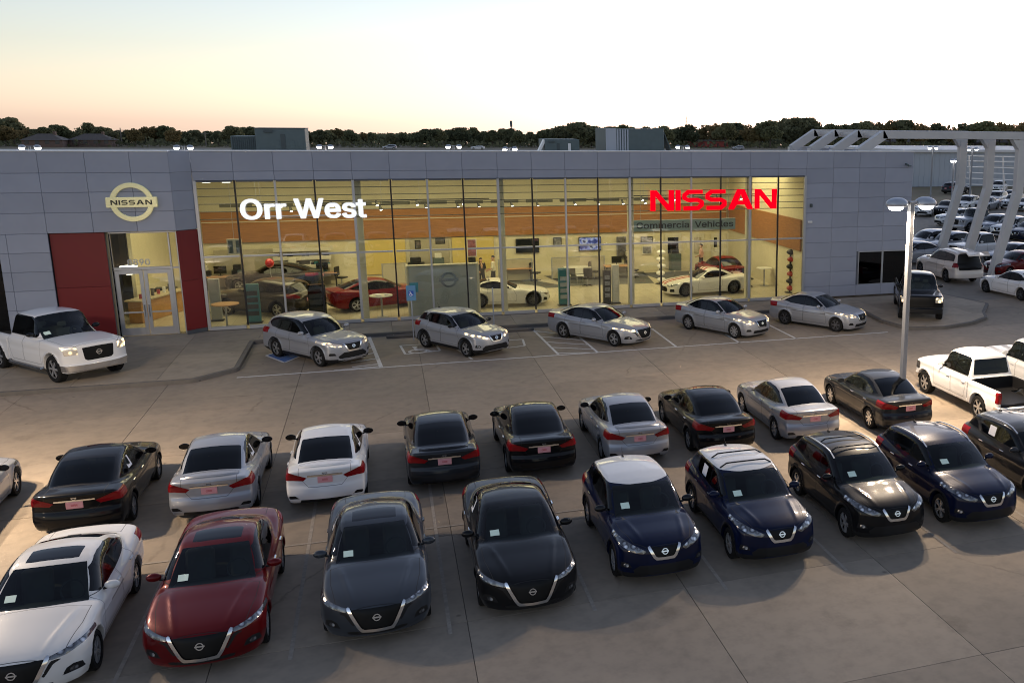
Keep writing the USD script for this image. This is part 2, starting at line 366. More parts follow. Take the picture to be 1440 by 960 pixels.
def wheel_meshes(R, w, style, spokes, depth=.0):
    """Tyre and rim about the y axis, outer face towards +y."""
    r = R * .70
    ty = revolve([(r, -w / 2), (R * .93, -w / 2), (R, -w * .36), (R, w * .36), (R * .985, w * .40), (R * .93, w / 2), (r, w / 2), (r * .97, w * .36), (r * .97, -w / 2)], 28, 'y')
    ring = sg.Point(0, 0).buffer(r * .985, 24).difference(sg.Point(0, 0).buffer(r * .88, 24)); hub = sg.Point(0, 0).buffer(r * .20, 12); g = [ring, hub]
    for k in range(spokes):
        a = 2 * math.pi * k / spokes
        if style == 'split':
            for da in (-.17, .17):
                g.append(sg.LineString([(.1 * r * math.cos(a), .1 * r * math.sin(a)), (.93 * r * math.cos(a + da), .93 * r * math.sin(a + da))]).buffer(r * .05, cap_style=2))
        elif style == 'cap':
            g.append(sg.Polygon([(.15 * r * math.cos(a - .5), .15 * r * math.sin(a - .5)), (.92 * r * math.cos(a - .17), .92 * r * math.sin(a - .17)), (.92 * r * math.cos(a + .17), .92 * r * math.sin(a + .17)), (.15 * r * math.cos(a + .5), .15 * r * math.sin(a + .5))]))
        else:
            g.append(sg.Polygon([(.15 * r * math.cos(a - .6), .15 * r * math.sin(a - .6)), (.93 * r * math.cos(a - .13), .93 * r * math.sin(a - .13)), (.93 * r * math.cos(a + .13), .93 * r * math.sin(a + .13)), (.15 * r * math.cos(a + .6), .15 * r * math.sin(a + .6))]))
    rim = extrude(so.unary_union(g), .03, basis((1, 0, 0), (0, 0, 1), (0, -1, 0), (0, w * .42, 0)))
    dish = revolve([(0.0, -.02), (r * .9, -.02), (r * .97, w * .40)], 24, 'y'); 
    rotor = revolve([(0.001, .03), (r * .62, .03), (r * .62, .0)], 16, 'y')
    return ty, rim, dish, rotor

def emblem(r=.06, t=.012):
    """A round badge: a ring and a bar across it, in the (x, y) plane."""
    ring = sg.Point(0, 0).buffer(r, 20).difference(sg.Point(0, 0).buffer(r * .74, 20))
    return extrude(so.unary_union([ring, sg.box(-r * 1.18, -r * .2, r * 1.18, r * .2)]), t)
def ray_front(f, y, z, lo=-.05, hi=1.2):
    a, b = np.full(np.shape(y), lo), np.full(np.shape(y), hi)
    us = np.linspace(lo, hi, 200); v = f(us, np.full(200, y), np.full(200, z)); k = np.argmax(v < 0); return us[k]
def ray_rear(f, L, y, z):
    us = np.linspace(L + .05, L - 1.4, 200); v = f(us, np.full(200, y), np.full(200, z)); k = np.argmax(v < 0); return us[k]
def ray_side(f, u, z):
    ys = np.linspace(1.15, .1, 240); v = f(np.full(240, u), ys, np.full(240, z)); return ys[np.argmax(v < 0)]
def ray_top(f, u, y, zmax):
    zs = np.linspace(zmax, .2, 300); v = f(np.full(300, u), np.full(300, y), zs); return zs[np.argmax(v < 0)]
def slab(pts_uyz, t, L):
    """A thin plate through points given as (u, y, z): fan with thickness t along its normal."""
    p = np.array([(L / 2 - u, y, z) for u, y, z in pts_uyz], float); n = np.cross(p[1] - p[0], p[2] - p[0]); n /= np.linalg.norm(n); m = len(p)
    v = np.vstack([p + n * t / 2, p - n * t / 2]); f = [[0, i, i + 1] for i in range(1, m - 1)] + [[m, m + i + 1, m + i] for i in range(1, m - 1)]
    for i in range(m):
        j = (i + 1) % m; f += [[i, m + i, m + j], [i, m + j, j]]
    return trimesh.Trimesh(v, f, process=False)

def build_car(name, model, label, category, loc, heading, colour, group=None, h=.035, roof=None, opts=(), lamp='lamp_clear', detail=True):
    """heading: degrees of the nose from +x. Parts follow S['regions'] and S['fit']."""
    S = CARS[model]; L = S['L']; parts, f = car_geometry(model, h)
    t = thing(name, label, category, loc, heading, group)
    base = {'body': colour, 'door': colour, 'hood': colour, 'trunk_lid': colour, 'tailgate': colour, 'roof': roof or colour, 'panel_gap': 'gap', 'windshield': 'car_glass', 'side_window': 'side_glass', 'rear_window': 'rear_glass',
            'headlight': lamp, 'taillight': 'tail_red', 'grille': 'black_mesh', 'chrome_trim': 'chrome', 'trim': 'black_trim', 'pillar_trim': 'gloss_black', 'sunroof': 'gloss_black', 'bumper_insert': 'black_trim', 'fog_light': 'lamp_clear', 'side_trim': 'black_trim', 'stripe': 'stripe_red', 'bumper': S.get('bumper_mat', 'chrome'), 'bed_floor': 'black_trim'}
    base.update(S.get('mats', {}))
    for k, ps in parts.items():
        if k == 'sunroof' and 'sunroof' not in opts:
            ps_m = base['roof']; nm = 'roof'
        else: ps_m, nm = base[k], k
        for P in ps:
            prim = obj(nm, (P[0], P[2]), MATS[ps_m], t, normals=P[1])
            if nm == 'door' and detail:
                c = P[0].mean(0); sgn = 1 if c[1] > 0 else -1; u = L / 2 - P[0][:, 0].min() - .16
                z = S['belt'] - S.get('handle_drop', .13); y = ray_side(f, u, z)
                obj('handle', cbox(L / 2 - u - .09, L / 2 - u + .09, sgn * y - .012, sgn * y + .028, z - .014, z + .014, .008), MATS['chrome' if 'chrome_handle' in opts else ps_m], prim)
    # wheels
    ty, rim, dish, rotor = wheel_meshes(S['R'], S.get('tw', .215), S.get('rim', ('split', 5))[0], S.get('rim', ('split', 5))[1])
    for q in S['axles']:
        for sgn in (1, -1):
            M = np.diag([1.0, sgn, 1, 1]); M[:3, 3] = (L / 2 - q, sgn * (S['track'] / 2), S['R'])
            ms = []
            for m0 in (ty, rim, dish, rotor):
                m = m0.copy(); m.apply_transform(M)
                if sgn < 0: m.faces = m.faces[:, ::-1] if np.linalg.det(M[:3, :3]) < 0 and m.volume < 0 else m.faces
                ms.append(m)
            w = obj('wheel', ms[0], MATS['rubber'], t, smooth=35)
            obj('rim', ms[1], MATS[S.get('rim_mat', 'alloy')], w); obj('brake_disc', cat(ms[2], ms[3]), MATS['wheel_dark'], w)
    # mirrors
    mu, mz = S['mirror']; y = ray_side(f, mu, mz - .03)
    for sgn in (1, -1):
        m = trimesh.creation.icosphere(2, 1.0); m.apply_scale((.075, .125, .075)); v = m.vertices; v[:, 0] = np.where(v[:, 0] < -.02, -.02, v[:, 0])
        m.apply_translation((L / 2 - mu, sgn * (y + .14), mz + .03))
        mp = obj('mirror', m, MATS['gloss_black' if 'black_mirror' in opts else colour], t, smooth=60)
        obj('mirror_arm', bar((L / 2 - mu, sgn * (y - .06), mz - .05), (L / 2 - mu, sgn * (y + .10), mz), .05, .03), MATS['black_trim'], mp)
    # cabin
    if detail:
        cu, cz = S['cabin']; fl = .38 + S.get('lift', 0)
        def seat(u, y, wide):
            s1 = cbox(L / 2 - u - .24, L / 2 - u + .26, y - wide, y + wide, fl, fl + .22, .06)
            s2 = cbox(-.08, .08, y - wide, y + wide, 0, .62, .05); s2.apply_transform(trimesh.transformations.rotation_matrix(-.28, (0, 1, 0))); s2.apply_translation((L / 2 - u - .24, 0, fl + .14))
            s3 = cbox(-.05, .05, y - min(wide, .14), y + min(wide, .14), 0, .17, .04); s3.apply_translation((L / 2 - u - .45, 0, fl + .78)); return cat(s1, s2, s3)
        for y in (.37, -.37): obj('seat', seat(cu + 1.0, y, .24), MATS['seat_cloth'], t)
        if not S.get('two_seat'): obj('rear_seat', seat(cu + S.get('rear_off', 1.85), 0, .60), MATS['seat_cloth'], t)
        obj('dashboard', cbox(L / 2 - cu - .42, L / 2 - cu + .12, -.66, .66, fl + .15, cz - .06, .07), MATS['dash'], t)
        st = trimesh.creation.torus(.18, .018, major_sections=20, minor_sections=6); st.apply_transform(trimesh.transformations.rotation_matrix(math.radians(68), (0, 1, 0))); st.apply_translation((L / 2 - cu - .56, .37, cz - .02))
        obj('steering_wheel', st, MATS['dash'], t)
        obj('cabin_floor', box(-L / 2 + .9, L / 2 - 1.0, -.7, .7, fl - .05, fl), MATS['dash'], t)
    for fit in S.get('fit', ()): fit(t, S, f, colour, opts)
    return t

# fittings -------------------------------------------------------------
def fit_front_emblem(y_z_r):
    def go(t, S, f, colour, opts):
        z, r = y_z_r; ua, ub = ray_front(f, 0.0, z - r * .8), ray_front(f, 0.0, z + r * .8); m = emblem(r); th = math.atan2(ub - ua, 1.6 * r); n = np.array((math.cos(th), 0, math.sin(th))); w = np.array((-math.sin(th), 0, math.cos(th)))
        m.apply_transform(basis((0, 1, 0), w, n, np.array((S['L'] / 2 - (ua + ub) / 2, 0, z)) + n * .006)); obj('badge', m, MATS['chrome'], t)
    return go
def fit_rear_plate(z, mat_='plate_pink', w=.16, hgt=.075, badge=None):
    def go(t, S, f, colour, opts):
        u = max(ray_rear(f, S['L'], 0.0, z - hgt), ray_rear(f, S['L'], 0.0, z + hgt)); L = S['L']
        p = obj('number_plate', cbox(L / 2 - u - .022, L / 2 - u + .002, -w, w, z - hgt, z + hgt, .004), MATS[mat_], t)
        txt = meshkit.text_mesh('ORR', .045, .002, True); txt.apply_translation((-txt.centroid[0], -.022, 0)); txt.apply_transform(basis((0, -1, 0), (0, 0, 1), (-1, 0, 0), (L / 2 - u - .0225, 0, z)))
        obj('lettering', txt, MATS['plate_text'], p)
        if badge:
            ub = ray_rear(f, L, 0.0, badge); m = emblem(.045); m.apply_transform(basis((0, -1, 0), (0, 0, 1), (-1, 0, 0), (L / 2 - ub + .006, 0, badge))); obj('badge', m, MATS['chrome'], t)
    return go
def fit_antenna(u):
    def go(t, S, f, colour, opts):
        z = ray_top(f, u, 0, S['H'] + .1); x = S['L'] / 2 - u
        obj('antenna', cat(cbox(x - .07, x + .05, -.02, .02, z - .01, z + .035, .012), cyl((x, 0, z + .02), (x - .13, 0, z + .2), .005, .003, 5)), MATS['black_trim'], t)
    return go
def fit_rails(u0, u1, yy, cross=True):
    def go(t, S, f, colour, opts):
        if 'rails' in opts or 'crossbars' in opts:
            us = np.linspace(u0, u1, 9); L = S['L']
            for sgn in (1, -1):
                if 'rails' in opts:
                    pts = [(L / 2 - u, sgn * (yy + .03 * math.sin((u - u0) / (u1 - u0) * math.pi)), ray_top(f, u, yy, S['H'] + .1) + (.035 if 0 < i < 8 else .0)) for i, u in enumerate(us)]
                    obj('roof_rail', tube(pts, .018, 6), MATS['rail_metal'], t, smooth=40)
            if 'crossbars' in opts:
                for u in (u0 + .25, u0 + .85):
                    ys = np.linspace(-yy, yy, 9)
                    pts = [(L / 2 - u, y, ray_top(f, u, 0, S['H'] + .1) + .05 * (1 - (abs(y) / yy) ** 8)) for y in ys]; pts[0] = (L / 2 - u, -yy, pts[1][2] - .09); pts[-1] = (L / 2 - u, yy, pts[-2][2] - .09)
                    obj('cross_bar', tube(pts, .017, 6), MATS['black_trim'], t, smooth=40)
    return go
def fit_stickers(ws=None, side=None, rear=None):
    """Paper in the windshield corner or a side window, just outside the glass; windshield point is (u, y) of its middle."""
    def go(t, S, f, colour, opts):
        L = S['L']
        def patch(P, du, dv, m, nm):
            P = [np.array((L / 2 - u, y, z)) for u, y, z in P]; c = sum(P) / 4; n = np.cross(P[1] - P[0], P[3] - P[0]); n /= np.linalg.norm(n)
            if n @ (c - np.array([0, 0, .6])) < 0: n = -n
            v = np.array(P + P); v[:4] += n * .006; v[4:] += n * .002
            ff = [[0, 1, 2], [0, 2, 3], [4, 6, 5], [4, 7, 6]] + [x for i in range(4) for x in ([i, 4 + i, 4 + (i + 1) % 4], [i, 4 + (i + 1) % 4, (i + 1) % 4])]
            return obj(nm, (v, np.array(ff)), MATS[m], t)
        if ws and 'ws_sticker' in opts:
            u, y = ws; hsh = (len(str(t.GetPath())) * 37 + sum(map(ord, str(t.GetPath()))) * 13) % 100 / 100; u, y = u + .10 * hsh - .03, y + .07 * ((hsh * 7) % 1) - .03; pts = [(u + a + .57 * y * b, y + b) for a, b in ((-.06, -.085), (-.06, .085), (.06, .085), (.06, -.085))]
            patch([(a, b, ray_top(f, a, b, S['H'] + .1)) for a, b in pts], 0, 0, 'sticker_green', 'windshield_sticker')
        for o, sgn in (('side_paper_left', 1), ('side_paper_right', -1)):
            if side and o in opts:
                u, z = side; pts = [(u + a, z + b) for a, b in ((-.14, -.12), (-.14, .12), (.14, .12), (.14, -.12))]
                patch([(a, sgn * ray_side(f, a, b), b) for a, b in pts], 0, 0, 'paper', 'window_sticker')
    return go
def fit_boot_spoiler(u, z, half):
    def go(t, S, f, colour, opts):
        if 'spoiler' not in opts: return
        L = S['L']; ys = np.linspace(-half, half, 9); up, dn = [], []
        us = [u - .12 * (abs(y) / half) ** 3 for y in ys]
        zs = [ray_top(f, q, y, S['H']) for q, y in zip(us, ys)]
        v = []
        for q, y, zz in zip(us, ys, zs):
            e = 1 - (abs(y) / half) ** 6
            v += [(L / 2 - q + .16, y, zz - .002 + .012), (L / 2 - q + .0, y, zz + .02 + .03 * e), (L / 2 - q - .03, y, zz - .0 + .02 * e), (L / 2 - q - .02, y, zz - .04)]
        fcs = []
        for i in range(8):
            for k in range(4):
                a, b = i * 4 + k, i * 4 + (k + 1) % 4; fcs += [[a, b + 4, b], [a, a + 4, b + 4]]
        m = trimesh.Trimesh(np.array(v), np.array(fcs), process=False)
        obj('spoiler', m, MATS[colour], t, smooth=40)
    return go
# ------------------------------------------------------------------ the car models (u: metres behind the nose, a: |y|, z: height)
CARS = {}
def R_ws(uc, wc, uh, wh, zmin, bow=.16, n=6):
    """Windshield outline seen from above: base from (uc, 0) sweeping back to the corner, header the same."""
    p = [(uc, -.4)] + [(uc + bow * (wc * t / .75) ** 2, wc * t) for t in np.linspace(0, 1, n)] + [(uh + bow * (wh * t / .75) ** 2, wh * t) for t in np.linspace(1, 0, n)] + [(uh, -.4)]
    return ('windshield', top_poly(p, zmin, .05))
def R_bl(ur, wr, ud, wd, zmin, bow=.14, n=6):
    p = [(ur, -.4)] + [(ur - bow * (wr * t / .75) ** 2, wr * t) for t in np.linspace(0, 1, n)] + [(ud - bow * (wd * t / .75) ** 2, wd * t) for t in np.linspace(1, 0, n)] + [(ud, -.4)]
    return ('rear_window', top_poly(p, zmin, .05))
def grow(poly, d):
    g = sg.Polygon(poly).buffer(d, join_style=2); return list(g.exterior.coords)[:-1]
def R_side(panes, zbelt):
    out = [('side_window', side_poly(p), {'pair': True}) for p in panes]
    hull = so.unary_union([sg.Polygon(p) for p in panes]).convex_hull
    u = so.unary_union([sg.Polygon(p).buffer(.07, join_style=2) for p in panes]).buffer(-.045, join_style=2)
    u = u if u.geom_type == 'Polygon' else hull
    out.append(('pillar_trim', side_poly(list(u.exterior.coords)[:-1], ny=.2), {'pair': True})); return out
def R_doors(polys): return [('door', side_poly(p, ny=.15), {'pair': True, 'seam': .006}) for p in polys]
def R_hood(pts, zmin): return ('hood', top_poly(pts, zmin, .25), {'seam': .006})
def ring(poly, w):
    """Region: a band of width w inside the outline (front projection)."""
    return poly, w
def R_band(name, poly, w, umax, opt={}):
    poly = np.array(poly, float)
    def fn(u, a, z, n):
        d = sdpoly(np.c_[a, z], poly); return np.maximum(np.maximum(d, -(d + w)), u - umax)
    return (name, fn, opt)
def R_vee(pts, w, umax, name='chrome_trim', out=.02):
    """A chrome V in front projection: an open stroke through pts (a, z)."""
    g = sg.LineString([(-x, z) for x, z in reversed(pts)] + list(pts)[1 if pts[0][0] == 0 else 0:]).buffer(w / 2, cap_style=2, join_style=2)
    poly = np.array(g.exterior.coords[:-1])
    return (name, lambda u, a, z, n: np.maximum(sdpoly(np.c_[a, z], poly), u - umax), {'out': out})
def R_sunroof(u0, u1, w): return ('sunroof', top_poly([(u0, -.4), (u0 + .02, w * .7), (u0 + .05, w), (u1, w), (u1 + .03, w * .7), (u1 + .03, -.4)], 1.2, .5))
SEC = [(0, .09), (.2, .075), (.34, .03), (.5, .0), (.66, .002), (.78, .012), (.84, .004), (.95, .022), (1.15, .07), (1.4, .16), (2.0, .3)]

# ---- mid-size saloon with a V grille (front row, one before the building)
CARS['saloon'] = dict(L=4.90, H=1.445, R=.335, axles=(.95, 3.775), track=1.60, belt=.97, cowl=1.42, um=2.75, cabin=(1.42, 1.0), mirror=(1.95, .99), rim=('split', 5), bowf=(.46, 2.3), bowr=(.22, 2.6), crown=.07, kedge=.12, tumble=.42, crease=(.34, .20, .014), kroof=.13, rcrown=.05,
    top=[(-.2, .66), (0, .705), (.12, .77), (.4, .845), (.9, .925), (1.45, .985), (2.0, .965), (3.2, 1.0), (3.9, 1.06), (4.3, 1.085), (4.7, 1.075), (4.86, 1.05), (5.1, .98)],
    hw=[(-.2, .80), (0, .83), (.3, .885), (.9, .922), (2.5, .915), (3.8, .925), (4.4, .90), (4.9, .82), (5.1, .78)],
    roof=[(1.1, .82), (1.3, .91), (1.45, .985), (1.9, 1.235), (2.2, 1.37), (2.5, 1.43), (2.8, 1.445), (3.2, 1.425), (3.6, 1.35), (4.0, 1.22), (4.4, 1.06), (4.7, .92)],
    gw=[(1.1, .74), (1.5, .80), (2.2, .835), (3.0, .825), (3.6, .785), (4.1, .70), (4.5, .60), (4.8, .5)],
    front=[(0, .12), (.2, .05), (.3, .012), (.42, .0), (.55, .01), (.66, .03), (.74, .07), (.8, .16), (.9, .4)],
    rear=[(0, .16), (.25, .10), (.4, .03), (.55, .0), (.7, .02), (.9, .05), (1.05, .04), (1.15, .12)], sect=SEC,
    under=[(-.2, .30), (0, .22), (.3, .17), (4.2, .18), (4.7, .26), (5.1, .36)],
    regions=[R_ws(1.44, .70, 2.24, .54, .9), R_bl(3.42, .48, 4.30, .56, .9)] + R_side([[(1.84, 1.01), (1.80, 1.03), (2.20, 1.27), (2.50, 1.345), (2.70, 1.36), (2.72, 1.005)], [(2.79, 1.005), (2.77, 1.36), (3.15, 1.345), (3.46, 1.275), (3.62, 1.19), (3.50, 1.03)], [(3.60, 1.05), (3.66, 1.18), (3.90, 1.09)]], .97) +
    [R_sunroof(2.38, 2.86, .40),
     R_vee([(0, .335), (.245, .345), (.30, .42), (.46, .735)], .055, .75),
     ('grille', front_poly([(-.3, .355), (.27, .36), (.44, .70), (.36, .715), (-.3, .725)], .6), {}),
     ('headlight', lambda u, a, z, n: np.maximum(sdpoly(np.c_[a, z], [(.47, .695), (.50, .665), (.68, .675), (.93, .755), (.93, .815), (.72, .765), (.48, .725)]), u - 1.0), {'pair': True, 'out': .004}),
     ('trim', front_poly([(.50, .655), (.47, .63), (.36, .44), (.40, .43), (.52, .60), (.66, .655)], .6), {'pair': True}),
     ('bumper_insert', front_poly([(-.3, .26), (.46, .26), (.52, .30), (.40, .325), (-.3, .32)], .6), {}),
     ('fog_light', lambda u, a, z, n: np.maximum(np.sqrt((a - .74) ** 2 + ((z - .415) * 1.3) ** 2) - .05, u - .8), {'pair': True, 'out': .006}),
     ('trim', front_poly([(.60, .36), (.86, .36), (.84, .47), (.74, .49), (.66, .46)], .8), {'pair': True}),
     ('taillight', rear_poly([(.42, .90), (.48, .84), (.95, .84), (.95, 1.02), (.62, .985)], 4.25), {'pair': True, 'out': .004}),
     ('bumper_insert', rear_poly([(-.3, .25), (.70, .25), (.62, .42), (-.3, .42)], 4.2), {}),
     R_hood([(.10, -.4), (.10, .42), (.30, .66), (.9, .76), (1.40, .78), (1.42, -.4)], .6),
     ('trunk_lid', lambda u, a, z, n: np.maximum(np.maximum(a - .60, 4.33 - u), .62 - z), {'seam': .006})] +
    R_doors([[(1.52, .30), (1.50, .6), (1.66, .98), (2.72, .99), (2.76, .30)], [(2.78, .30), (2.76, .99), (3.60, 1.02), (3.66, .75), (3.42, .55), (3.30, .30)]]),
    fit=[fit_front_emblem((.565, .062)), fit_stickers(ws=(1.70, -.46), side=(3.1, 1.16)), fit_rear_plate(.76)])

# ---- compact saloon (rear row)
CARS['compact'] = dict(L=4.63, H=1.495, R=.325, axles=(.90, 3.60), track=1.53, belt=1.0, cowl=1.32, um=2.6, cabin=(1.32, 1.02), mirror=(1.78, 1.02), rim=('split', 5), bowf=(.36, 2.5), bowr=(.20, 2.8), crown=.07, kedge=.11, tumble=.40, crease=(.36, .18, .008), wmax=1.0, kroof=.12,
    top=[(-.2, .68), (0, .74), (.12, .81), (.4, .89), (.9, .97), (1.35, 1.03), (2.0, .99), (3.2, 1.02), (3.8, 1.07), (4.1, 1.10), (4.4, 1.10), (4.56, 1.085), (4.8, 1.0)],
    hw=[(-.2, .76), (0, .79), (.3, .84), (.9, .875), (2.5, .87), (3.6, .88), (4.2, .865), (4.63, .81), (4.8, .78)],
    roof=[(1.0, .85), (1.2, .95), (1.35, 1.03), (1.8, 1.29), (2.1, 1.42), (2.4, 1.482), (2.7, 1.495), (3.1, 1.47), (3.45, 1.395), (3.8, 1.26), (4.15, 1.10), (4.5, .93)],
    gw=[(1.0, .70), (1.4, .765), (2.1, .795), (2.9, .785), (3.5, .75), (3.9, .68), (4.2, .61), (4.5, .52)],
    front=[(0, .12), (.2, .05), (.3, .012), (.42, .0), (.55, .01), (.7, .04), (.78, .1), (.85, .2), (.95, .45)],
    rear=[(0, .16), (.25, .09), (.38, .02), (.5, .0), (.62, .02), (.72, .055), (.9, .06), (1.05, .03), (1.15, .1)], sect=SEC,
    under=[(-.2, .30), (0, .22), (.3, .17), (3.9, .18), (4.4, .25), (4.8, .36)],
    regions=[R_ws(1.34, .67, 2.12, .53, .95), R_bl(3.26, .53, 4.08, .605, .95, .10)] + R_side([[(1.72, 1.05), (1.70, 1.07), (2.10, 1.31), (2.38, 1.385), (2.56, 1.40), (2.58, 1.04)], [(2.65, 1.04), (2.63, 1.40), (3.00, 1.385), (3.30, 1.315), (3.47, 1.22), (3.36, 1.07)], [(3.44, 1.09), (3.50, 1.21), (3.68, 1.12)]], 1.0) +
    [R_sunroof(2.28, 2.72, .36),
     R_vee([(0, .50), (.20, .51), (.25, .56), (.36, .80)], .045, .75), ('grille', front_poly([(-.3, .52), (.22, .53), (.34, .775), (-.3, .785)], .6), {}),
     ('headlight', lambda u, a, z, n: np.maximum(sdpoly(np.c_[a, z], [(.40, .76), (.44, .66), (.64, .67), (.88, .79), (.88, .88), (.66, .83)]), u - .95), {'pair': True, 'out': .004}),
     ('bumper_insert', front_poly([(-.3, .27), (.52, .27), (.48, .40), (-.3, .40)], .6), {}),
     ('trim', front_poly([(.58, .36), (.80, .36), (.76, .46), (.64, .46)], .8), {'pair': True}),
     ('taillight', lambda u, a, z, n: np.maximum(sdpoly(np.c_[a, z], [(.385, .885), (.47, .815), (.70, .83), (.90, .815), (.93, .94), (.90, 1.025), (.72, 1.005)]), 4.02 + .0 * z - u), {'pair': True, 'out': .006}),
     ('chrome_trim', rear_poly([(-.4, .905), (.385, .905), (.385, .945), (-.4, .945)], 4.3), {'out': .014}),
     ('bumper_insert', rear_poly([(-.4, .2), (.60, .2), (.54, .37), (-.4, .36)], 4.2), {}),
     ('trim', rear_poly([(.57, .40), (.80, .38), (.80, .46), (.66, .47)], 4.2), {'pair': True}),
     R_hood([(.10, -.4), (.10, .36), (.28, .60), (.9, .72), (1.30, .74), (1.32, -.4)], .6),
     ('trunk_lid', lambda u, a, z, n: np.maximum(np.maximum(a - np.where(z > .9, .56, .36 + (z - .66) * .83), 4.11 - u), .66 - z), {'seam': .006})] +
    R_doors([[(1.44, .30), (1.42, .6), (1.56, 1.01), (2.58, 1.02), (2.62, .30)], [(2.64, .30), (2.62, 1.02), (3.44, 1.05), (3.50, .76), (3.26, .55), (3.14, .30)]]),
    fit=[fit_front_emblem((.66, .055)), fit_rear_plate(.825, badge=.985), fit_stickers(ws=(1.60, -.44), side=(3.0, 1.2)), fit_boot_spoiler(4.44, 1.1, .58)])

# ---- small crossover with a floating roof (front row, right; one before the building)
CARS['crossover'] = dict(L=4.295, H=1.585, R=.335, axles=(.86, 3.48), track=1.53, belt=1.05, cowl=1.14, um=2.5, cabin=(1.15, 1.12), mirror=(1.62, 1.12), rim=('split', 5), bowf=(.34, 2.4), bowr=(.18, 2.8), crown=.08, kedge=.12, tumble=.28, crease=(.38, .16, .014), wmax=1.02, kroof=.09, flare=.03, gap=.06,
    top=[(-.2, .80), (0, .85), (.12, .915), (.4, .985), (.8, 1.04), (1.18, 1.085), (1.8, 1.05), (2.8, 1.09), (3.5, 1.14), (4.0, 1.16), (4.3, 1.12), (4.5, 1.0)],
    hw=[(-.2, .76), (0, .79), (.3, .85), (.85, .88), (2.4, .865), (3.4, .88), (4.0, .86), (4.3, .80), (4.5, .76)],
    roof=[(.85, .92), (1.05, 1.03), (1.18, 1.085), (1.6, 1.35), (1.85, 1.475), (2.1, 1.545), (2.5, 1.585), (3.0, 1.575), (3.5, 1.53), (3.78, 1.48), (3.95, 1.36), (4.12, 1.18), (4.3, .96)],
    gw=[(.85, .74), (1.2, .80), (1.9, .82), (2.8, .815), (3.5, .79), (3.9, .755), (4.3, .68)], rcrown=.045,
    front=[(0, .14), (.22, .06), (.34, .01), (.5, .0), (.65, .015), (.8, .05), (.88, .11), (.95, .22), (1.05, .45)],
    rear=[(0, .14), (.3, .05), (.45, .0), (.6, .0), (.75, .04), (.95, .05), (1.2, .1), (1.4, .2)], sect=[(0, .08), (.24, .05), (.38, .0), (.55, .0), (.72, .012), (.86, .0), (1.0, .02), (1.2, .08), (1.5, .2), (2, .3)],
    under=[(-.2, .34), (0, .26), (.3, .20), (3.7, .2), (4.1, .28), (4.5, .38)],
    regions=[R_ws(1.17, .70, 1.90, .61, 1.0), R_bl(3.80, .55, 4.10, .58, 1.1, .05)] + R_side([[(1.56, 1.12), (1.54, 1.14), (1.90, 1.38), (2.15, 1.46), (2.33, 1.475), (2.35, 1.12)], [(2.42, 1.12), (2.40, 1.475), (2.85, 1.47), (3.20, 1.43), (3.36, 1.33), (3.20, 1.15)]], 1.05) +
    [('pillar_trim', side_poly([(3.26, 1.15), (3.40, 1.36), (3.42, 1.45), (3.78, 1.41), (4.15, 1.16)], ny=.3), {'pair': True}),
     ('roof', lambda u, a, z, n: np.maximum(np.maximum(sdpoly(np.c_[u, z], [(1.86, 1.485), (1.6, 1.9), (4.1, 1.9), (3.99, 1.40), (3.4, 1.465), (2.4, 1.505)]), -sdpoly(np.c_[u, a], [(1.6, 1.), (1.9, 1.), (1.86, .66), (1.6, .66)])), u - 3.99)),
     R_vee([(0, .625), (.175, .63), (.215, .67), (.315, .855)], .055, .75), ('grille', front_poly([(-.3, .65), (.19, .655), (.285, .845), (-.3, .85)], .6), {}),
     ('headlight', lambda u, a, z, n: np.maximum(sdpoly(np.c_[a, z], [(.36, .775), (.44, .725), (.62, .76), (.90, .90), (.90, .985), (.70, .92), (.50, .845)]), u - .92), {'pair': True, 'out': .004}),
     ('bumper_insert', front_poly([(-.3, .30), (.58, .28), (.62, .40), (.50, .50), (-.3, .52)], .6), {}),
     ('fog_light', lambda u, a, z, n: np.maximum(np.sqrt((a - .74) ** 2 + ((z - .49) * 1.3) ** 2) - .05, u - .8), {'pair': True, 'out': .006}),
     ('trim', front_poly([(.64, .44), (.84, .44), (.82, .55), (.70, .54)], .8), {'pair': True}),
     ('side_trim', lambda u, a, z, n: np.maximum(np.minimum(z - .34, np.minimum(np.sqrt((u - .86) ** 2 + (z - .335) ** 2), np.sqrt((u - 3.48) ** 2 + (z - .335) ** 2)) - .455), (.2 - np.abs(n[:, 1])) * .1), {'pair': True}),
     ('taillight', lambda u, a, z, n: np.maximum(sdpoly(np.c_[a, z], [(.48, .96), (.55, .88), (.92, .90), (.92, 1.10), (.70, 1.07)]), 3.72 - u), {'pair': True, 'out': .005}),
     ('bumper_insert', rear_poly([(-.4, .2), (.75, .2), (.62, .50), (-.4, .50)], 3.9), {}),
     R_hood([(.10, -.4), (.10, .34), (.26, .58), (.8, .72), (1.12, .75), (1.15, -.4)], .7),
     ('tailgate', lambda u, a, z, n: np.maximum(np.maximum(a - .58, 3.86 - u), .58 - z), {'seam': .006})] +
    R_doors([[(1.30, .40), (1.28, .7), (1.40, 1.08), (2.35, 1.09), (2.40, .40)], [(2.42, .40), (2.40, 1.09), (3.20, 1.12), (3.30, .85), (3.10, .62), (2.98, .40)]]),
    fit=[fit_front_emblem((.755, .062)), fit_antenna(3.55), fit_rails(1.95, 3.55, .61), fit_stickers(ws=(1.44, -.44), side=(2.8, 1.27)), fit_rear_plate(.80)])

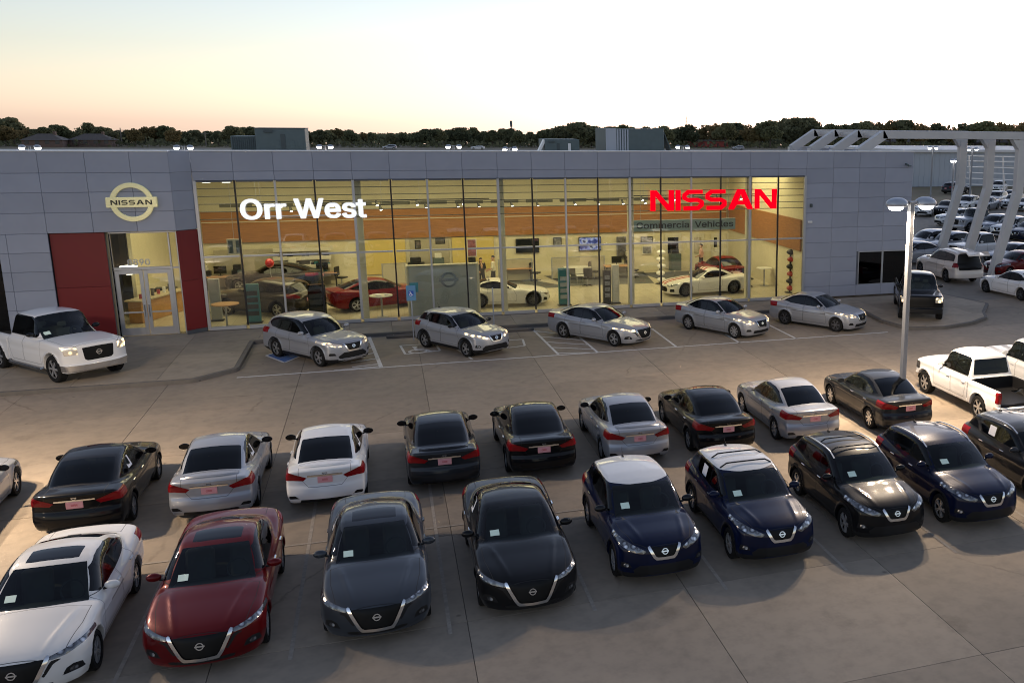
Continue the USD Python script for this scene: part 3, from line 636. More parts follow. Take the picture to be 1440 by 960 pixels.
# ---- family SUV
CARS['suv'] = dict(L=4.686, H=1.70, R=.36, axles=(.93, 3.635), track=1.59, belt=1.08, cowl=1.30, um=2.8, cabin=(1.30, 1.15), mirror=(1.80, 1.15), rim=('split', 5), bowf=(.36, 2.5), bowr=(.16, 3.0), crown=.08, kedge=.12, tumble=.28, crease=(.40, .16, .012), wmax=1.05, kroof=.12, flare=.028, gap=.06,
    top=[(-.2, .84), (0, .90), (.12, .965), (.4, 1.03), (.9, 1.085), (1.34, 1.12), (2.0, 1.08), (3.2, 1.12), (4.0, 1.16), (4.5, 1.17), (4.9, 1.05)],
    hw=[(-.2, .79), (0, .82), (.3, .885), (.9, .92), (2.6, .905), (3.6, .92), (4.3, .895), (4.69, .83), (4.9, .79)],
    roof=[(1.0, .97), (1.2, 1.06), (1.34, 1.12), (1.8, 1.42), (2.05, 1.555), (2.3, 1.635), (2.8, 1.69), (3.4, 1.675), (3.95, 1.61), (4.2, 1.54), (4.4, 1.36), (4.56, 1.16), (4.75, .95)],
    gw=[(1.0, .78), (1.4, .84), (2.1, .865), (3.0, .855), (3.8, .83), (4.3, .79), (4.7, .71)],
    front=[(0, .14), (.22, .06), (.34, .01), (.5, .0), (.7, .015), (.85, .05), (.93, .11), (1.0, .22), (1.1, .45)],
    rear=[(0, .14), (.3, .05), (.45, .0), (.6, .0), (.8, .04), (1.0, .05), (1.25, .12), (1.5, .22)], sect=[(0, .08), (.24, .05), (.38, .0), (.55, .0), (.72, .012), (.9, .0), (1.05, .02), (1.25, .08), (1.5, .18), (2, .3)],
    under=[(-.2, .34), (0, .26), (.3, .20), (4.1, .2), (4.5, .28), (4.9, .38)],
    regions=[R_ws(1.33, .73, 2.08, .63, 1.0), R_bl(4.22, .52, 4.54, .56, 1.12, .05)] + R_side([[(1.74, 1.15), (1.72, 1.17), (2.10, 1.44), (2.38, 1.545), (2.62, 1.57), (2.64, 1.15)], [(2.71, 1.15), (2.69, 1.57), (3.20, 1.565), (3.46, 1.54), (3.50, 1.17)], [(3.57, 1.18), (3.54, 1.53), (3.90, 1.45), (4.05, 1.33), (3.92, 1.21)]], 1.08) +
    [R_vee([(0, .62), (.20, .625), (.25, .67), (.37, .89)], .055, .75), ('grille', front_poly([(-.3, .645), (.22, .65), (.34, .88), (-.3, .885)], .6), {}),
     ('headlight', lambda u, a, z, n: np.maximum(sdpoly(np.c_[a, z], [(.42, .86), (.46, .78), (.66, .79), (.92, .90), (.92, .985), (.70, .935)]), u - 1.0), {'pair': True, 'out': .004}),
     ('bumper_insert', front_poly([(-.3, .36), (.56, .36), (.60, .44), (.40, .58), (-.3, .59)], .6), {}), ('chrome_trim', front_poly([(-.3, .30), (.60, .30), (.62, .335), (-.3, .335)], .6), {'out': .01}),
     ('trim', front_poly([(.64, .48), (.86, .48), (.84, .58), (.70, .57)], .8), {'pair': True}),
     ('side_trim', lambda u, a, z, n: np.maximum(np.minimum(z - .34, np.minimum(np.sqrt((u - .93) ** 2 + (z - .36) ** 2), np.sqrt((u - 3.635) ** 2 + (z - .36) ** 2)) - .46), (.2 - np.abs(n[:, 1])) * .1), {'pair': True}),
     ('taillight', lambda u, a, z, n: np.maximum(sdpoly(np.c_[a, z], [(.50, .98), (.58, .90), (.95, .93), (.95, 1.15), (.72, 1.10)]), 4.05 - u), {'pair': True, 'out': .005}),
     ('bumper_insert', rear_poly([(-.4, .2), (.75, .2), (.66, .50), (-.4, .50)], 4.2), {}),
     R_hood([(.10, -.4), (.10, .40), (.28, .64), (.9, .76), (1.28, .79), (1.30, -.4)], .7),
     ('tailgate', lambda u, a, z, n: np.maximum(np.maximum(a - .62, 4.28 - u), .58 - z), {'seam': .006})] +
    R_doors([[(1.46, .40), (1.44, .7), (1.56, 1.11), (2.64, 1.12), (2.70, .40)], [(2.72, .40), (2.70, 1.12), (3.52, 1.14), (3.56, .9), (3.30, .66), (3.18, .40)]]),
    fit=[fit_front_emblem((.775, .062)), fit_antenna(3.95), fit_rails(2.15, 3.9, .64), fit_stickers(ws=(1.62, -.46), side=(3.1, 1.33)), fit_rear_plate(.80)])

def variant(base, new, **k):
    d = dict(CARS[base]); d.update(k); CARS[new] = d
# small saloon before the building (rounder, shorter) and the large saloon at the right
variant('compact', 'small_saloon', rim=('plain', 6), rim_mat='alloy_dark')
variant('compact', 'compact_caps', rim=('cap', 8))
variant('saloon', 'large_saloon', rim=('split', 5), rim_mat='alloy_dark')
variant('suv', 'dark_suv', rim=('split', 5))

# ---- low sports coupes in the showroom
def coupe(L, H, wb, fo, W, k):
    return dict(L=L, H=H, R=.345, axles=(fo, fo + wb), track=W - .26, belt=.90, cowl=1.55, um=2.6, cabin=(1.5, .92), mirror=(2.0, .92), rim=('split', 7), rim_mat='alloy_dark', bowf=(.42, 2.3), bowr=(.26, 2.6), crown=.08, kedge=.13, tumble=.42, wmax=1.06, two_seat=True, kroof=.12, flare=.035,
    top=[(-.2, .58), (0, .63), (.15, .70), (.5, .78), (1.0, .86), (1.55, .92), (2.2, .87), (3.1, .93), (L - .75, .99), (L - .2, .99), (L, .93), (L + .2, .85)],
    hw=[(-.2, W / 2 - .14), (0, W / 2 - .10), (.3, W / 2 - .04), (.9, W / 2), (2.4, W / 2 - .035), (L - .9, W / 2 + .005), (L - .3, W / 2 - .03), (L, W / 2 - .10), (L + .2, W / 2 - .14)],
    roof=[(1.2, .76), (1.45, .87), (1.58, .92), (2.0, 1.13), (2.25, 1.235), (2.5, H - .012), (2.75, H), (3.1, H - .03), (3.4, H - .11), (L - .70, 1.02), (L - .4, .90)],
    gw=[(1.2, .70), (1.6, .77), (2.3, .80), (2.9, .775), (3.4, .70), (L - .7, .56), (L - .3, .45)],
    front=[(0, .14), (.16, .05), (.26, .01), (.4, .0), (.52, .015), (.62, .05), (.7, .14), (.8, .35)], rear=[(0, .16), (.25, .08), (.4, .02), (.55, .0), (.75, .02), (.95, .03), (1.05, .1)],
    sect=[(0, .09), (.2, .06), (.34, .02), (.5, .0), (.66, .004), (.8, .02), (.95, .06), (1.2, .13), (2, .3)], under=[(-.2, .24), (0, .17), (.3, .13), (L - .6, .15), (L - .2, .22), (L + .2, .34)],
    regions=[R_ws(1.57, .68, 2.28, .55, .85), R_bl(3.05, .46, L - .72, .50, .9)] + R_side([[(2.0, .93), (2.32, 1.15), (2.6, 1.225), (2.9, 1.215), (3.0, .955)], [(3.06, .96), (3.0, 1.20), (3.25, 1.14), (3.45, 1.03)]], .9) +
    [('grille', front_poly([(-.3, .24), (.42, .24), (.50, .34), (.42, .50), (-.3, .52)] if k else [(-.3, .26), (.34, .26), (.40, .36), (.30, .44), (-.3, .46)], .6), {}),
     ('headlight', lambda u, a, z, n: np.maximum(sdpoly(np.c_[a, z], [(.52, .56), (.56, .50), (.72, .54), (.90, .66), (.90, .78), (.72, .68)]), u - .9), {'pair': True, 'out': .004}),
     ('trim', front_poly([(.60, .24), (.84, .26), (.84, .42), (.66, .40)], .8), {'pair': True}),
     ('taillight', rear_poly([(.46, .72), (.84, .72), (.84, .86), (.46, .86)], L - .6), {'pair': True, 'out': .004}),
     ('bumper_insert', rear_poly([(-.4, .18), (.70, .18), (.60, .42), (-.4, .42)], L - .6), {})] +
    ([('stripe', lambda u, a, z, n: np.maximum(np.maximum(np.abs(a - .16) - .09, .62 - z), (.3 - n[:, 2]) * .1), {})] if k else []) +
    [R_hood([(.12, -.4), (.12, .5), (.5, .68), (1.50, .76), (1.52, -.4)], .5)] + R_doors([[(1.70, .28), (1.68, .6), (1.85, .92), (3.02, .94), (3.10, .6), (2.95, .28)]]), fit=[])
CARS['coupe'] = coupe(4.25, 1.315, 2.55, .87, 1.845, 0)
CARS['striped_coupe'] = coupe(4.69, 1.37, 2.78, .98, 1.895, 1)

# ---- pickups and the big SUV
def pickup(L, H, W, R, fo, wb, cab_u, cab_end, hoodz, zr, grille, lift=.12, chrome=True):
    bed0 = cab_end + .06
    def extra(d, u, a, z):
        bx = np.maximum(np.maximum(bed0 - u, u - (L - .10)), np.maximum(a - (W / 2 - .15), hoodz - .42 - z)); d = smax(d, -bx, .02)
        gap = np.maximum(np.maximum(np.abs(u - cab_end - .02) - .012, .5 - z), W / 2 - .05 - a); return smax(d, -gap, .008)
    c, e = cab_u, cab_end; m = (c + e) / 2 + .1; b = hoodz + .01
    z0, z1 = b + .05, zr - .13
    g = grille
    return dict(L=L, H=H, R=R, axles=(fo, fo + wb), track=W - .28, belt=hoodz, cowl=c, um=(c + e) / 2, cabin=(c, b + .03), mirror=(c + .55, b + .1), rim=('plain', 6), tw=.27, bowf=(.20, 3.2), bowr=(.05, 4), crown=.05, kedge=.09, tumble=.28, wmax=1.12, lift=lift + .1, kroof=.10, kbelt=.03, flare=.04, gap=.075, bowws=.14, bowbl=.03, extra=extra, rear_off=e - c - .62, handle_drop=.16, bumper_mat='chrome' if chrome else 'black_trim',
    top=[(-.2, hoodz - .14), (0, hoodz - .09), (.1, hoodz - .03), (.4, hoodz), (c, hoodz + .05), (c + .5, hoodz), (L, hoodz + .02), (L + .2, hoodz + .02)],
    hw=[(-.2, W / 2 - .08), (0, W / 2 - .06), (.3, W / 2 - .015), (1, W / 2), (L - .5, W / 2 - .005), (L, W / 2 - .02), (L + .2, W / 2 - .03)],
    roof=[(c - .35, hoodz - .16), (c - .15, hoodz - .06), (c, hoodz + .05), (c + .4, hoodz + .33), (c + .62, zr - .06), (c + .85, zr - .01), (c + 1.2, zr), (e - .35, zr - .02), (e - .15, zr - .06), (e - .03, hoodz + .25), (e + .04, hoodz - .05), (e + .2, hoodz - .5)],
    gw=[(c - .35, W / 2 - .19), (c + .3, W / 2 - .13), (c + 1, W / 2 - .105), (e, W / 2 - .115), (e + .2, W / 2 - .13)],
    front=[(0, .12), (.3, .04), (.42, .0), (.62, .0), (.66, .05), (hoodz - .2, .07), (hoodz - .08, .10), (hoodz + .02, .22), (hoodz + .1, .4)], rear=[(0, .1), (.35, .04), (.5, .0), (.62, .0), (.66, .08), (1.3, .09)],
    sect=[(0, .06), (.4, .04), (.6, .01), (.8, .0), (.95, .012), (1.05, .006), (1.2, .03), (1.5, .1), (2.2, .3)],
    under=[(-.2, .42), (0, .40), (.3, .36), (L, .40), (L + .2, .44)],
    regions=[R_ws(c + .0, W / 2 - .21, c + .66, W / 2 - .30, hoodz - .05, .14), ('rear_window', lambda u, a, z, n: np.maximum(np.maximum(sdpoly(np.c_[a, z], [(-.4, z0 + .02), (W / 2 - .26, z0 + .02), (W / 2 - .33, z1 - .02), (-.4, z1 - .02)]), e - .3 - u), u - e - .1))] +
    R_side([[(c + .46, z0), (c + .44, z0 + .03), (c + .74, z1 - .04), (c + .90, z1), (m - .05, z1), (m - .03, z0)], [(m + .04, z0), (m + .02, z1), (e - .30, z1), (e - .20, z1 - .05), (e - .14, z0)]], hoodz) +
    [('bumper', front_poly([(-.4, .40), (1.1, .40), (1.1, .61), (-.4, .61)], .7), {}), ('bumper', rear_poly([(-.4, .42), (1.1, .42), (1.1, .62), (-.4, .62)], L - .35), {}),
     ('grille', front_poly(g, .6), {}), ('headlight', lambda u, a, z, n: np.maximum(sdpoly(np.c_[a, z], [(.60, hoodz - .34), (.94, hoodz - .36), (.97, hoodz - .10), (.62, hoodz - .13)]), u - .55), {'pair': True, 'out': .004}),
     ('taillight', lambda u, a, z, n: np.maximum(np.maximum(np.maximum(W / 2 - .16 - a, np.abs(z - (hoodz - .22)) - .17), L - .26 - u), u - L), {'pair': True, 'out': .004}),
     ('trim', lambda u, a, z, n: np.maximum(np.maximum(np.abs(z - (hoodz + .02)) - .025, bed0 - .02 - u), u - L + .05), {}),
     ('bed_floor', lambda u, a, z, n: np.maximum(np.maximum(np.maximum(bed0 - .03 - u, u - L + .07), a - (W / 2 - .115)), np.maximum(z - hoodz + .01, hoodz - .5 - z)), {}),
     ('hood', top_poly([(.16, -.4), (.16, .66), (.4, W / 2 - .16), (c - .04, W / 2 - .18), (c - .03, -.4)], .7, .25), {'seam': .006}),
     ('tailgate', lambda u, a, z, n: np.maximum(np.maximum(a - (W / 2 - .17), L - .16 - u), .66 - z), {'seam': .008})] +
    R_doors([[(c + .12, .50), (c + .10, hoodz - .1), (c + .22, hoodz + .03), (m - .01, hoodz + .03), (m, .50)], [(m + .02, .50), (m + .01, hoodz + .03), (e - .06, hoodz + .03), (e - .06, hoodz - .2), (e - .2, .50)]]), fit=[])
CARS['large_pickup'] = pickup(5.79, 2.02, 2.02, .44, .98, 3.55, 1.55, 3.72, 1.29, 2.04, [(-.4, .72), (.36, .72), (.44, .78), (.48, 1.14), (-.4, 1.16)])
CARS['large_pickup']['fit'] = [fit_front_emblem((.95, .085)), fit_stickers(ws=(1.85, -.62)), lambda t, S, f, c, o: [obj('side_step', tube([(S['L'] / 2 - 1.5, s * 1.0, .42), (S['L'] / 2 - 1.6, s * 1.06, .38), (S['L'] / 2 - 3.6, s * 1.06, .38), (S['L'] / 2 - 3.7, s * 1.0, .42)], .045, 8), MATS['chrome_dark'], t) for s in (1, -1)]]
CARS['mid_pickup'] = pickup(5.22, 1.86, 1.85, .38, .87, 3.20, 1.32, 3.42, 1.15, 1.86, [(-.4, .70), (.34, .70), (.40, 1.03), (-.4, 1.05)])
CARS['mid_pickup']['fit'] = [fit_front_emblem((.88, .07))]
CARS['black_pickup'] = pickup(5.89, 1.96, 2.03, .41, .95, 3.68, 1.55, 3.72, 1.25, 1.96, [(-.4, .74), (.50, .74), (.54, .84), (.54, 1.16), (-.4, 1.17)], chrome=False)
CARS['full_suv'] = dict(CARS['suv']); CARS['full_suv'].update(L=5.30, H=1.92, R=.40, axles=(.98, 4.055), track=1.72, wmax=1.12, belt=1.22, um=3.1, cabin=(1.5, 1.25), mirror=(2.05, 1.28), cowl=1.5, rim_mat='alloy_dark',
    top=[(-.2, 1.0), (0, 1.06), (.12, 1.12), (.4, 1.18), (1.0, 1.22), (1.52, 1.25), (2.2, 1.22), (3.6, 1.25), (4.9, 1.28), (5.3, 1.22), (5.5, 1.1)],
    hw=[(-.2, .87), (0, .90), (.3, .97), (.95, 1.0), (3, .99), (4.1, 1.0), (4.9, .985), (5.3, .93), (5.5, .9)],
    roof=[(1.15, 1.1), (1.38, 1.19), (1.52, 1.25), (2.0, 1.58), (2.25, 1.74), (2.5, 1.83), (3.1, 1.91), (4.0, 1.91), (4.7, 1.87), (4.95, 1.80), (5.1, 1.5), (5.2, 1.26), (5.35, 1.0)],
    gw=[(1.1, .85), (1.6, .90), (2.4, .925), (3.6, .925), (4.6, .90), (5.1, .86), (5.4, .8)],
    regions=[R_ws(1.51, .76, 2.28, .64, 1.1)] + R_side([[(1.96, 1.28), (2.36, 1.62), (2.62, 1.72), (2.90, 1.75), (2.92, 1.28)], [(2.99, 1.28), (2.97, 1.75), (3.74, 1.75), (3.78, 1.30)], [(3.86, 1.31), (3.82, 1.74), (4.55, 1.70), (4.72, 1.62), (4.72, 1.36)]], 1.22) +
    [('bed_floor', lambda u, a, z, n: np.maximum(sdpoly(np.c_[a, z], [(-.4, .86), (.74, .86), (.80, 1.22), (.66, 1.78), (-.4, 1.80)]), 4.85 - u), {}),
     ('grille', front_poly([(-.3, .66), (.36, .66), (.44, 1.02), (-.3, 1.04)], .6), {}), ('headlight', front_poly([(.52, .9), (.52, 1.08), (1.0, 1.1), (1.0, .92)], .9), {'pair': True}),
     ('taillight', lambda u, a, z, n: np.maximum(sdpoly(np.c_[a, z], [(.78, 1.0), (1.05, 1.0), (1.05, 1.26), (.78, 1.26)]), 4.75 - u), {'pair': True, 'out': .005}),
     R_hood([(.12, -.4), (.12, .60), (.9, .82), (1.46, .84), (1.48, -.4)], .8)] + R_doors([[(1.66, .45), (1.64, .8), (1.76, 1.24), (2.92, 1.25), (2.98, .45)], [(3.0, .45), (2.98, 1.25), (3.80, 1.27), (3.84, 1.0), (3.60, .72), (3.48, .45)]]),
    fit=[lambda t, S, f, c, o: obj('tailgate', cat(slab([(5.02, -.68, 1.84), (5.02, .68, 1.84), (5.75, .72, 1.98), (6.02, .70, 1.82), (6.02, -.70, 1.82), (5.75, -.72, 1.98)], .07, 5.30)), MATS[c], t),
         fit_rails(2.5, 4.7, .68)])
# ------------------------------------------------------------------ materials of the place
def concrete(name, c, vary=.16, seed=0.0, warm=.05):
    mat(name, {'tc': ('geometry', {}), 'oi': ('object_info', {}), 'mp': ('mapping', {'location': (seed, seed * 2, 0)}),
               'n1': ('noise_texture', {'scale': .22, 'detail': 7.0, 'roughness': .62, 'distortion': .4}), 'n2': ('noise_texture', {'scale': 2.4, 'detail': 8.0, 'roughness': .7}), 'n3': ('noise_texture', {'scale': 55.0, 'detail': 3.0}), 'v': ('voronoi_texture', {'scale': .9, 'randomness': 1.0}),
               'r1': ('rgb_ramp', {'ramp': [(.25, tuple(x * (1 - vary * 1.3) for x in c)), (.5, c), (.75, (c[0] * (1 + vary + warm), c[1] * (1 + vary), c[2] * (1 + vary - warm)))]}),
               'r2': ('rgb_ramp', {'ramp': [(.30, (.72, .72, .73)), (.55, (1, 1, 1)), (.8, (1.08, 1.07, 1.05))]}), 'm': ('mix', {'mix_type': 'multiply', 'fac': .75}),
               'sp': ('rgb_ramp', {'ramp': [(.02, (.45, .44, .43)), (.055, (1, 1, 1)), (1, (1, 1, 1))]}), 'm2': ('mix', {'mix_type': 'multiply', 'fac': .8}),
               'tv': ('map_range', {'to_min': .86, 'to_max': 1.10}), 'm3': ('mix', {'mix_type': 'multiply', 'fac': 1.0}), 'cc': ('combine_color', {}),
               'wz': ('noise_texture', {'scale': 1.3, 'detail': 6.0, 'roughness': .7}), 'wv': ('vector_math', {'math_type': 'multiply_add', 'vector2': (.45, .45, .0)}), 'ck': ('voronoi_texture', {'feature': 'distance_to_edge', 'scale': .17}), 'cr': ('rgb_ramp', {'ramp': [(0.0, (.72, .70, .68)), (.0035, (.80, .79, .77)), (.006, (1, 1, 1)), (1, (1, 1, 1))]}), 'cm': ('map_range', {'from_min': .50, 'from_max': .60, 'clamp': True}), 'm4': ('mix', {'mix_type': 'multiply'}),
               'ov': ('voronoi_texture', {'scale': .42, 'randomness': 1.0}), 'on': ('math', {'math_type': 'multiply_add', 'value2': .35}), 'orr': ('rgb_ramp', {'ramp': [(.20, (.78, .77, .76)), (.34, (1, 1, 1)), (1, (1, 1, 1))]}), 'm5': ('mix', {'mix_type': 'multiply', 'fac': .85}),
               'b': ('bump', {'strength': .25, 'distance': .006}), 'p': ('principled_bsdf', {'roughness': .78, 'specular_ior_level': .35})},
        [('tc.position', 'mp.vector'), ('mp.vector', 'n1.vector'), ('mp.vector', 'n2.vector'), ('mp.vector', 'n3.vector'), ('mp.vector', 'v.vector'), ('n1.fac', 'r1.fac'), ('n2.fac', 'r2.fac'), ('r1.color', 'm.color1'), ('r2.color', 'm.color2'),
         ('v.distance', 'sp.fac'), ('m.color', 'm2.color1'), ('sp.color', 'm2.color2'), ('oi.random', 'tv.value'), ('tv.result', 'cc.r'), ('tv.result', 'cc.g'), ('tv.result', 'cc.b'), ('m2.color', 'm3.color1'), ('cc.color', 'm3.color2'), ('mp.vector', 'wz.vector'), ('wz.color', 'wv.vector1'), ('mp.vector', 'wv.vector3'), ('wv.vector', 'ck.vector'), ('ck.distance', 'cr.fac'), ('n1.fac', 'cm.value'), ('cm.result', 'm4.fac'), ('m3.color', 'm4.color1'), ('cr.color', 'm4.color2'), ('mp.vector', 'ov.vector'), ('n2.fac', 'on.value1'), ('ov.distance', 'on.value3'), ('on.value', 'orr.fac'), ('m4.color', 'm5.color1'), ('orr.color', 'm5.color2'), ('m5.color', 'p.base_color'), ('n3.fac', 'b.height'), ('b.normal', 'p.normal')])
concrete('slab_concrete', (.250, .207, .160)); concrete('walk_concrete', (.29, .245, .19), seed=9.0); concrete('kerb_concrete', (.12, .11, .10), seed=4.0); plain('joint_dark', (.05, .045, .04), .95)
concrete('lot_concrete', (.22, .195, .165), seed=17.0)
def worn(name, c, under=(.22, .19, .16), lo=.42, hi=.62):
    mat(name, {'g': ('geometry', {}), 'n': ('noise_texture', {'scale': 6.0, 'detail': 8.0, 'roughness': .75}), 'r': ('rgb_ramp', {'ramp': [(lo, under), (hi, c)]}), 'p': ('principled_bsdf', {'roughness': .8})}, [('g.position', 'n.vector'), ('n.fac', 'r.fac'), ('r.color', 'p.base_color')])
worn('line_white', (.55, .54, .52), lo=.30, hi=.48); worn('line_faint', (.30, .265, .22), lo=.40, hi=.62); worn('line_blue', (.05, .12, .30), lo=.3, hi=.5)
mat('dry_grass', {'g': ('geometry', {}), 'n': ('noise_texture', {'scale': .05, 'detail': 8.0, 'roughness': .65}), 'n2': ('noise_texture', {'scale': 2.0, 'detail': 6.0}), 'r': ('rgb_ramp', {'ramp': [(.3, (.075, .066, .032)), (.5, (.14, .11, .06)), (.7, (.20, .155, .09))]}), 'm': ('mix', {'mix_type': 'overlay', 'fac': .4}), 'p': ('principled_bsdf', {'roughness': .95})},
    [('g.position', 'n.vector'), ('g.position', 'n2.vector'), ('n.fac', 'r.fac'), ('r.color', 'm.color1'), ('n2.color', 'm.color2'), ('m.color', 'p.base_color')])
def panelmat(name, c, rough=.42):
    mat(name, {'oi': ('object_info', {}), 'g': ('geometry', {}), 'n': ('noise_texture', {'scale': 1.1, 'detail': 6.0, 'roughness': .6}), 'mr': ('map_range', {'to_min': .93, 'to_max': 1.06}), 'cc': ('combine_color', {}), 'c': ('rgb_ramp', {'ramp': [(.3, tuple(x * .95 for x in c)), (.7, tuple(x * 1.03 for x in c))]}), 'm': ('mix', {'mix_type': 'multiply', 'fac': 1.0}), 'p': ('principled_bsdf', {'roughness': rough, 'metallic': .15})},
        [('oi.random', 'mr.value'), ('mr.result', 'cc.r'), ('mr.result', 'cc.g'), ('mr.result', 'cc.b'), ('g.position', 'n.vector'), ('n.fac', 'c.fac'), ('c.color', 'm.color1'), ('cc.color', 'm.color2'), ('m.color', 'p.base_color')])
panelmat('panel_silver', (.285, .308, .375)); panelmat('panel_red', (.16, .007, .008), .45)
plain('joint_black', (.10, .11, .135), .9); plain('alum', (.42, .43, .45), .38, .75); plain('alum_white', (.62, .62, .62), .4, .2); plain('frame_black', (.008, .008, .009), .35); plain('frame_shadow', (.10, .105, .115), .5, .4)
plain('cap_metal', (.66, .66, .66), .4, .4); plain('roof_membrane', (.45, .44, .42), .9, vary=.12, scale=.4); plain('dark_interior', (.03, .03, .03), .9)
pane('shop_glass', (.90, .92, .89), boost=1.35); pane('dark_window', (.16, .17, .17), boost=1.2); pane('tv_glass', (.3, .3, .3))
plain('wall_beige', (.66, .60, .42), .8, vary=.04, scale=1.5); plain('wall_yellow', (.62, .48, .16), .8); plain('wall_upper', (.50, .47, .36), .85, vary=.05, scale=.6); plain('vent_dark', (.12, .12, .10), .7)
mat('wood_band', {'tc': ('texture_coordinate', {}), 'mp': ('mapping', {'scale': (.6, 1, 9)}), 'n': ('noise_texture', {'scale': 2.2, 'detail': 7.0, 'roughness': .6, 'distortion': .6}), 'r': ('rgb_ramp', {'ramp': [(.3, (.27, .115, .036)), (.7, (.40, .18, .06))]}), 'p': ('principled_bsdf', {'roughness': .4})}, [('tc.object', 'mp.vector'), ('mp.vector', 'n.vector'), ('n.fac', 'r.fac'), ('r.color', 'p.base_color')])
mat('tile_floor', {'g': ('geometry', {}), 'mp': ('mapping', {'scale': (1, 1, 1)}), 'br': ('brick_texture', {'offset': 0.0, 'color1': (.46, .41, .31), 'color2': (.50, .45, .34), 'mortar': (.34, .30, .22), 'scale': 1.0, 'mortar_size': .008, 'brick_width': .6, 'row_height': .6}), 'p': ('principled_bsdf', {'roughness': .22, 'specular_ior_level': .5})}, [('g.position', 'mp.vector'), ('mp.vector', 'br.vector'), ('br.color', 'p.base_color')])
plain('carpet_dark', (.10, .10, .10), .95, vary=.2, scale=4); plain('wood_light', (.45, .24, .10), .45, vary=.15, scale=5); plain('desk_white', (.62, .60, .52), .4); plain('display_grey', (.40, .42, .42), .35, .3); plain('display_cream', (.62, .58, .46), .6); plain('teal', (.03, .16, .18), .4); plain('screen_black', (.01, .012, .012), .12); plain('poster_dark', (.10, .09, .08), .5, vary=.7, scale=5.0); plain('poster_red', (.25, .09, .10), .5, vary=.6, scale=6.0); plain('poster_grey', (.22, .22, .24), .5, vary=.6, scale=7.0); plain('helmet_white', (.78, .77, .72), .25, coat=.5); plain('toy_red', (.40, .04, .03), .3, coat=.5); plain('balloon_red', (.55, .02, .03), .25, coat=.6); plain('plastic_black', (.015, .015, .015), .4); plain('partition', (.40, .36, .27), .9); plain('counter_top', (.50, .42, .28), .3)
glow('white_sign', (.93, .95, 1.0), 1.05); glow('red_sign', (1.0, .0, .012), 1.15); glow('lamp_lens', (1.0, .92, .80), 26.0); glow('far_lens', (1.0, .95, .88), 16.0); glow('downlight', (1.0, .95, .85), 2.2); glow('spot_bulb', (1.0, .95, .82), 9.0); glow('tube_light', (1.0, .92, .72), 3.0)
mat('tv_picture', {'tc': ('texture_coordinate', {}), 'n': ('noise_texture', {'scale': 3.2, 'detail': 2.0}), 'r': ('rgb_ramp', {'interpolate': False, 'ramp': [(0, (.10, .12, .35)), (.44, (.45, .5, .95)), (.52, (.9, .9, 1)), (.60, (.12, .12, .2))]}), 'e': ('emission', {'strength': .55 * LK})}, [('tc.object', 'n.vector'), ('n.fac', 'r.fac'), ('r.color', 'e.color')], surface='e.emission')
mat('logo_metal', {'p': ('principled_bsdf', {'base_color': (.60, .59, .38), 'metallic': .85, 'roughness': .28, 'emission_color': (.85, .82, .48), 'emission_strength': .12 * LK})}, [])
plain('logo_text', (.015, .015, .012), .4); plain('sign_blue_plate', (.10, .24, .40), .4); plain('sign_blue', (.02, .08, .38), .4); plain('cv_plate', (.26, .38, .42), .4); plain('cv_text', (.02, .035, .05), .4)
plain('pole_paint', (.22, .23, .25), .4, .2); plain('lamp_house', (.34, .37, .42), .4, .3); plain('hvac', (.10, .13, .13), .6, .3, vary=.08); plain('hvac_dark', (.06, .075, .075), .7); plain('canopy_metal', (.50, .49, .48), .5, .3, vary=.06, scale=.8)

# ------------------------------------------------------------------ ground
gp = UsdGeom.Xform.Define(stage, '/World/ground').GetPrim(); tag(gp, kind='structure')
def sheet(x0, x1, y0, y1, z): return (np.array([[x0, y0, z], [x1, y0, z], [x1, y1, z], [x0, y1, z]], float), np.array([[0, 1, 2], [0, 2, 3]]))
_gy = [(-300, -.03), (390, -.03), (520, -3.2), (1500, -48), (4200, -260)]          # level to the tree line, then the land falls away
obj('field', (np.array([[x, y, z] for y, z in _gy for x in (-2600, 2600)], float), np.array([f for i in range(len(_gy) - 1) for f in ([2 * i, 2 * i + 1, 2 * i + 3], [2 * i, 2 * i + 3, 2 * i + 2])])), MATS['dry_grass'], gp)
lot = UsdGeom.Xform.Define(stage, '/World/parking_lot').GetPrim(); tag(lot, kind='structure')
obj('joint_bed', sheet(-42, 52, -48, -2.4, -.012), MATS['joint_dark'], lot)
XJ = [5.13 + 4.17 * k for k in range(-11, 12)]; YJ = [-32.57 + 4.03 * k for k in range(-4, 8)]; YJ = [y for y in YJ if y < -7] + [-4.4, -2.45]
for x0, x1 in zip(XJ, XJ[1:]):
    for y0, y1 in zip(YJ, YJ[1:]):
        jx, jy, dz = .008, .008, rnd.uniform(-.0015, .0015)
        v = np.array([[x0 + jx, y0 + jy, dz], [x1 - jx, y0 + jy, dz], [x1 - jx, y1 - jy, dz], [x0 + jx, y1 - jy, dz]]); lowv = v.copy(); lowv += [[-.006, -.006, -.02], [.006, -.006, -.02], [.006, .006, -.02], [-.006, .006, -.02]]
        f = [[0, 1, 2], [0, 2, 3]] + [q for i in range(4) for q in ([i, 4 + i, 4 + (i + 1) % 4], [i, 4 + (i + 1) % 4, (i + 1) % 4])]
        obj('slab', (np.vstack([v, lowv]), np.array(f)), MATS['slab_concrete'], lot)
farlot = UsdGeom.Xform.Define(stage, '/World/far_parking_lot').GetPrim(); tag(farlot, kind='structure')
def poly_sheet(pts, z0, z1): return extrude(sg.Polygon(pts), z1 - z0, basis((1, 0, 0), (0, 1, 0), (0, 0, 1), (0, 0, z0)))
obj('paving', poly_sheet([(26.6, -2.44), (140, -2.44), (140, 51), (57, 51), (26.6, 44)], -.3, -.008), MATS['lot_concrete'], farlot)
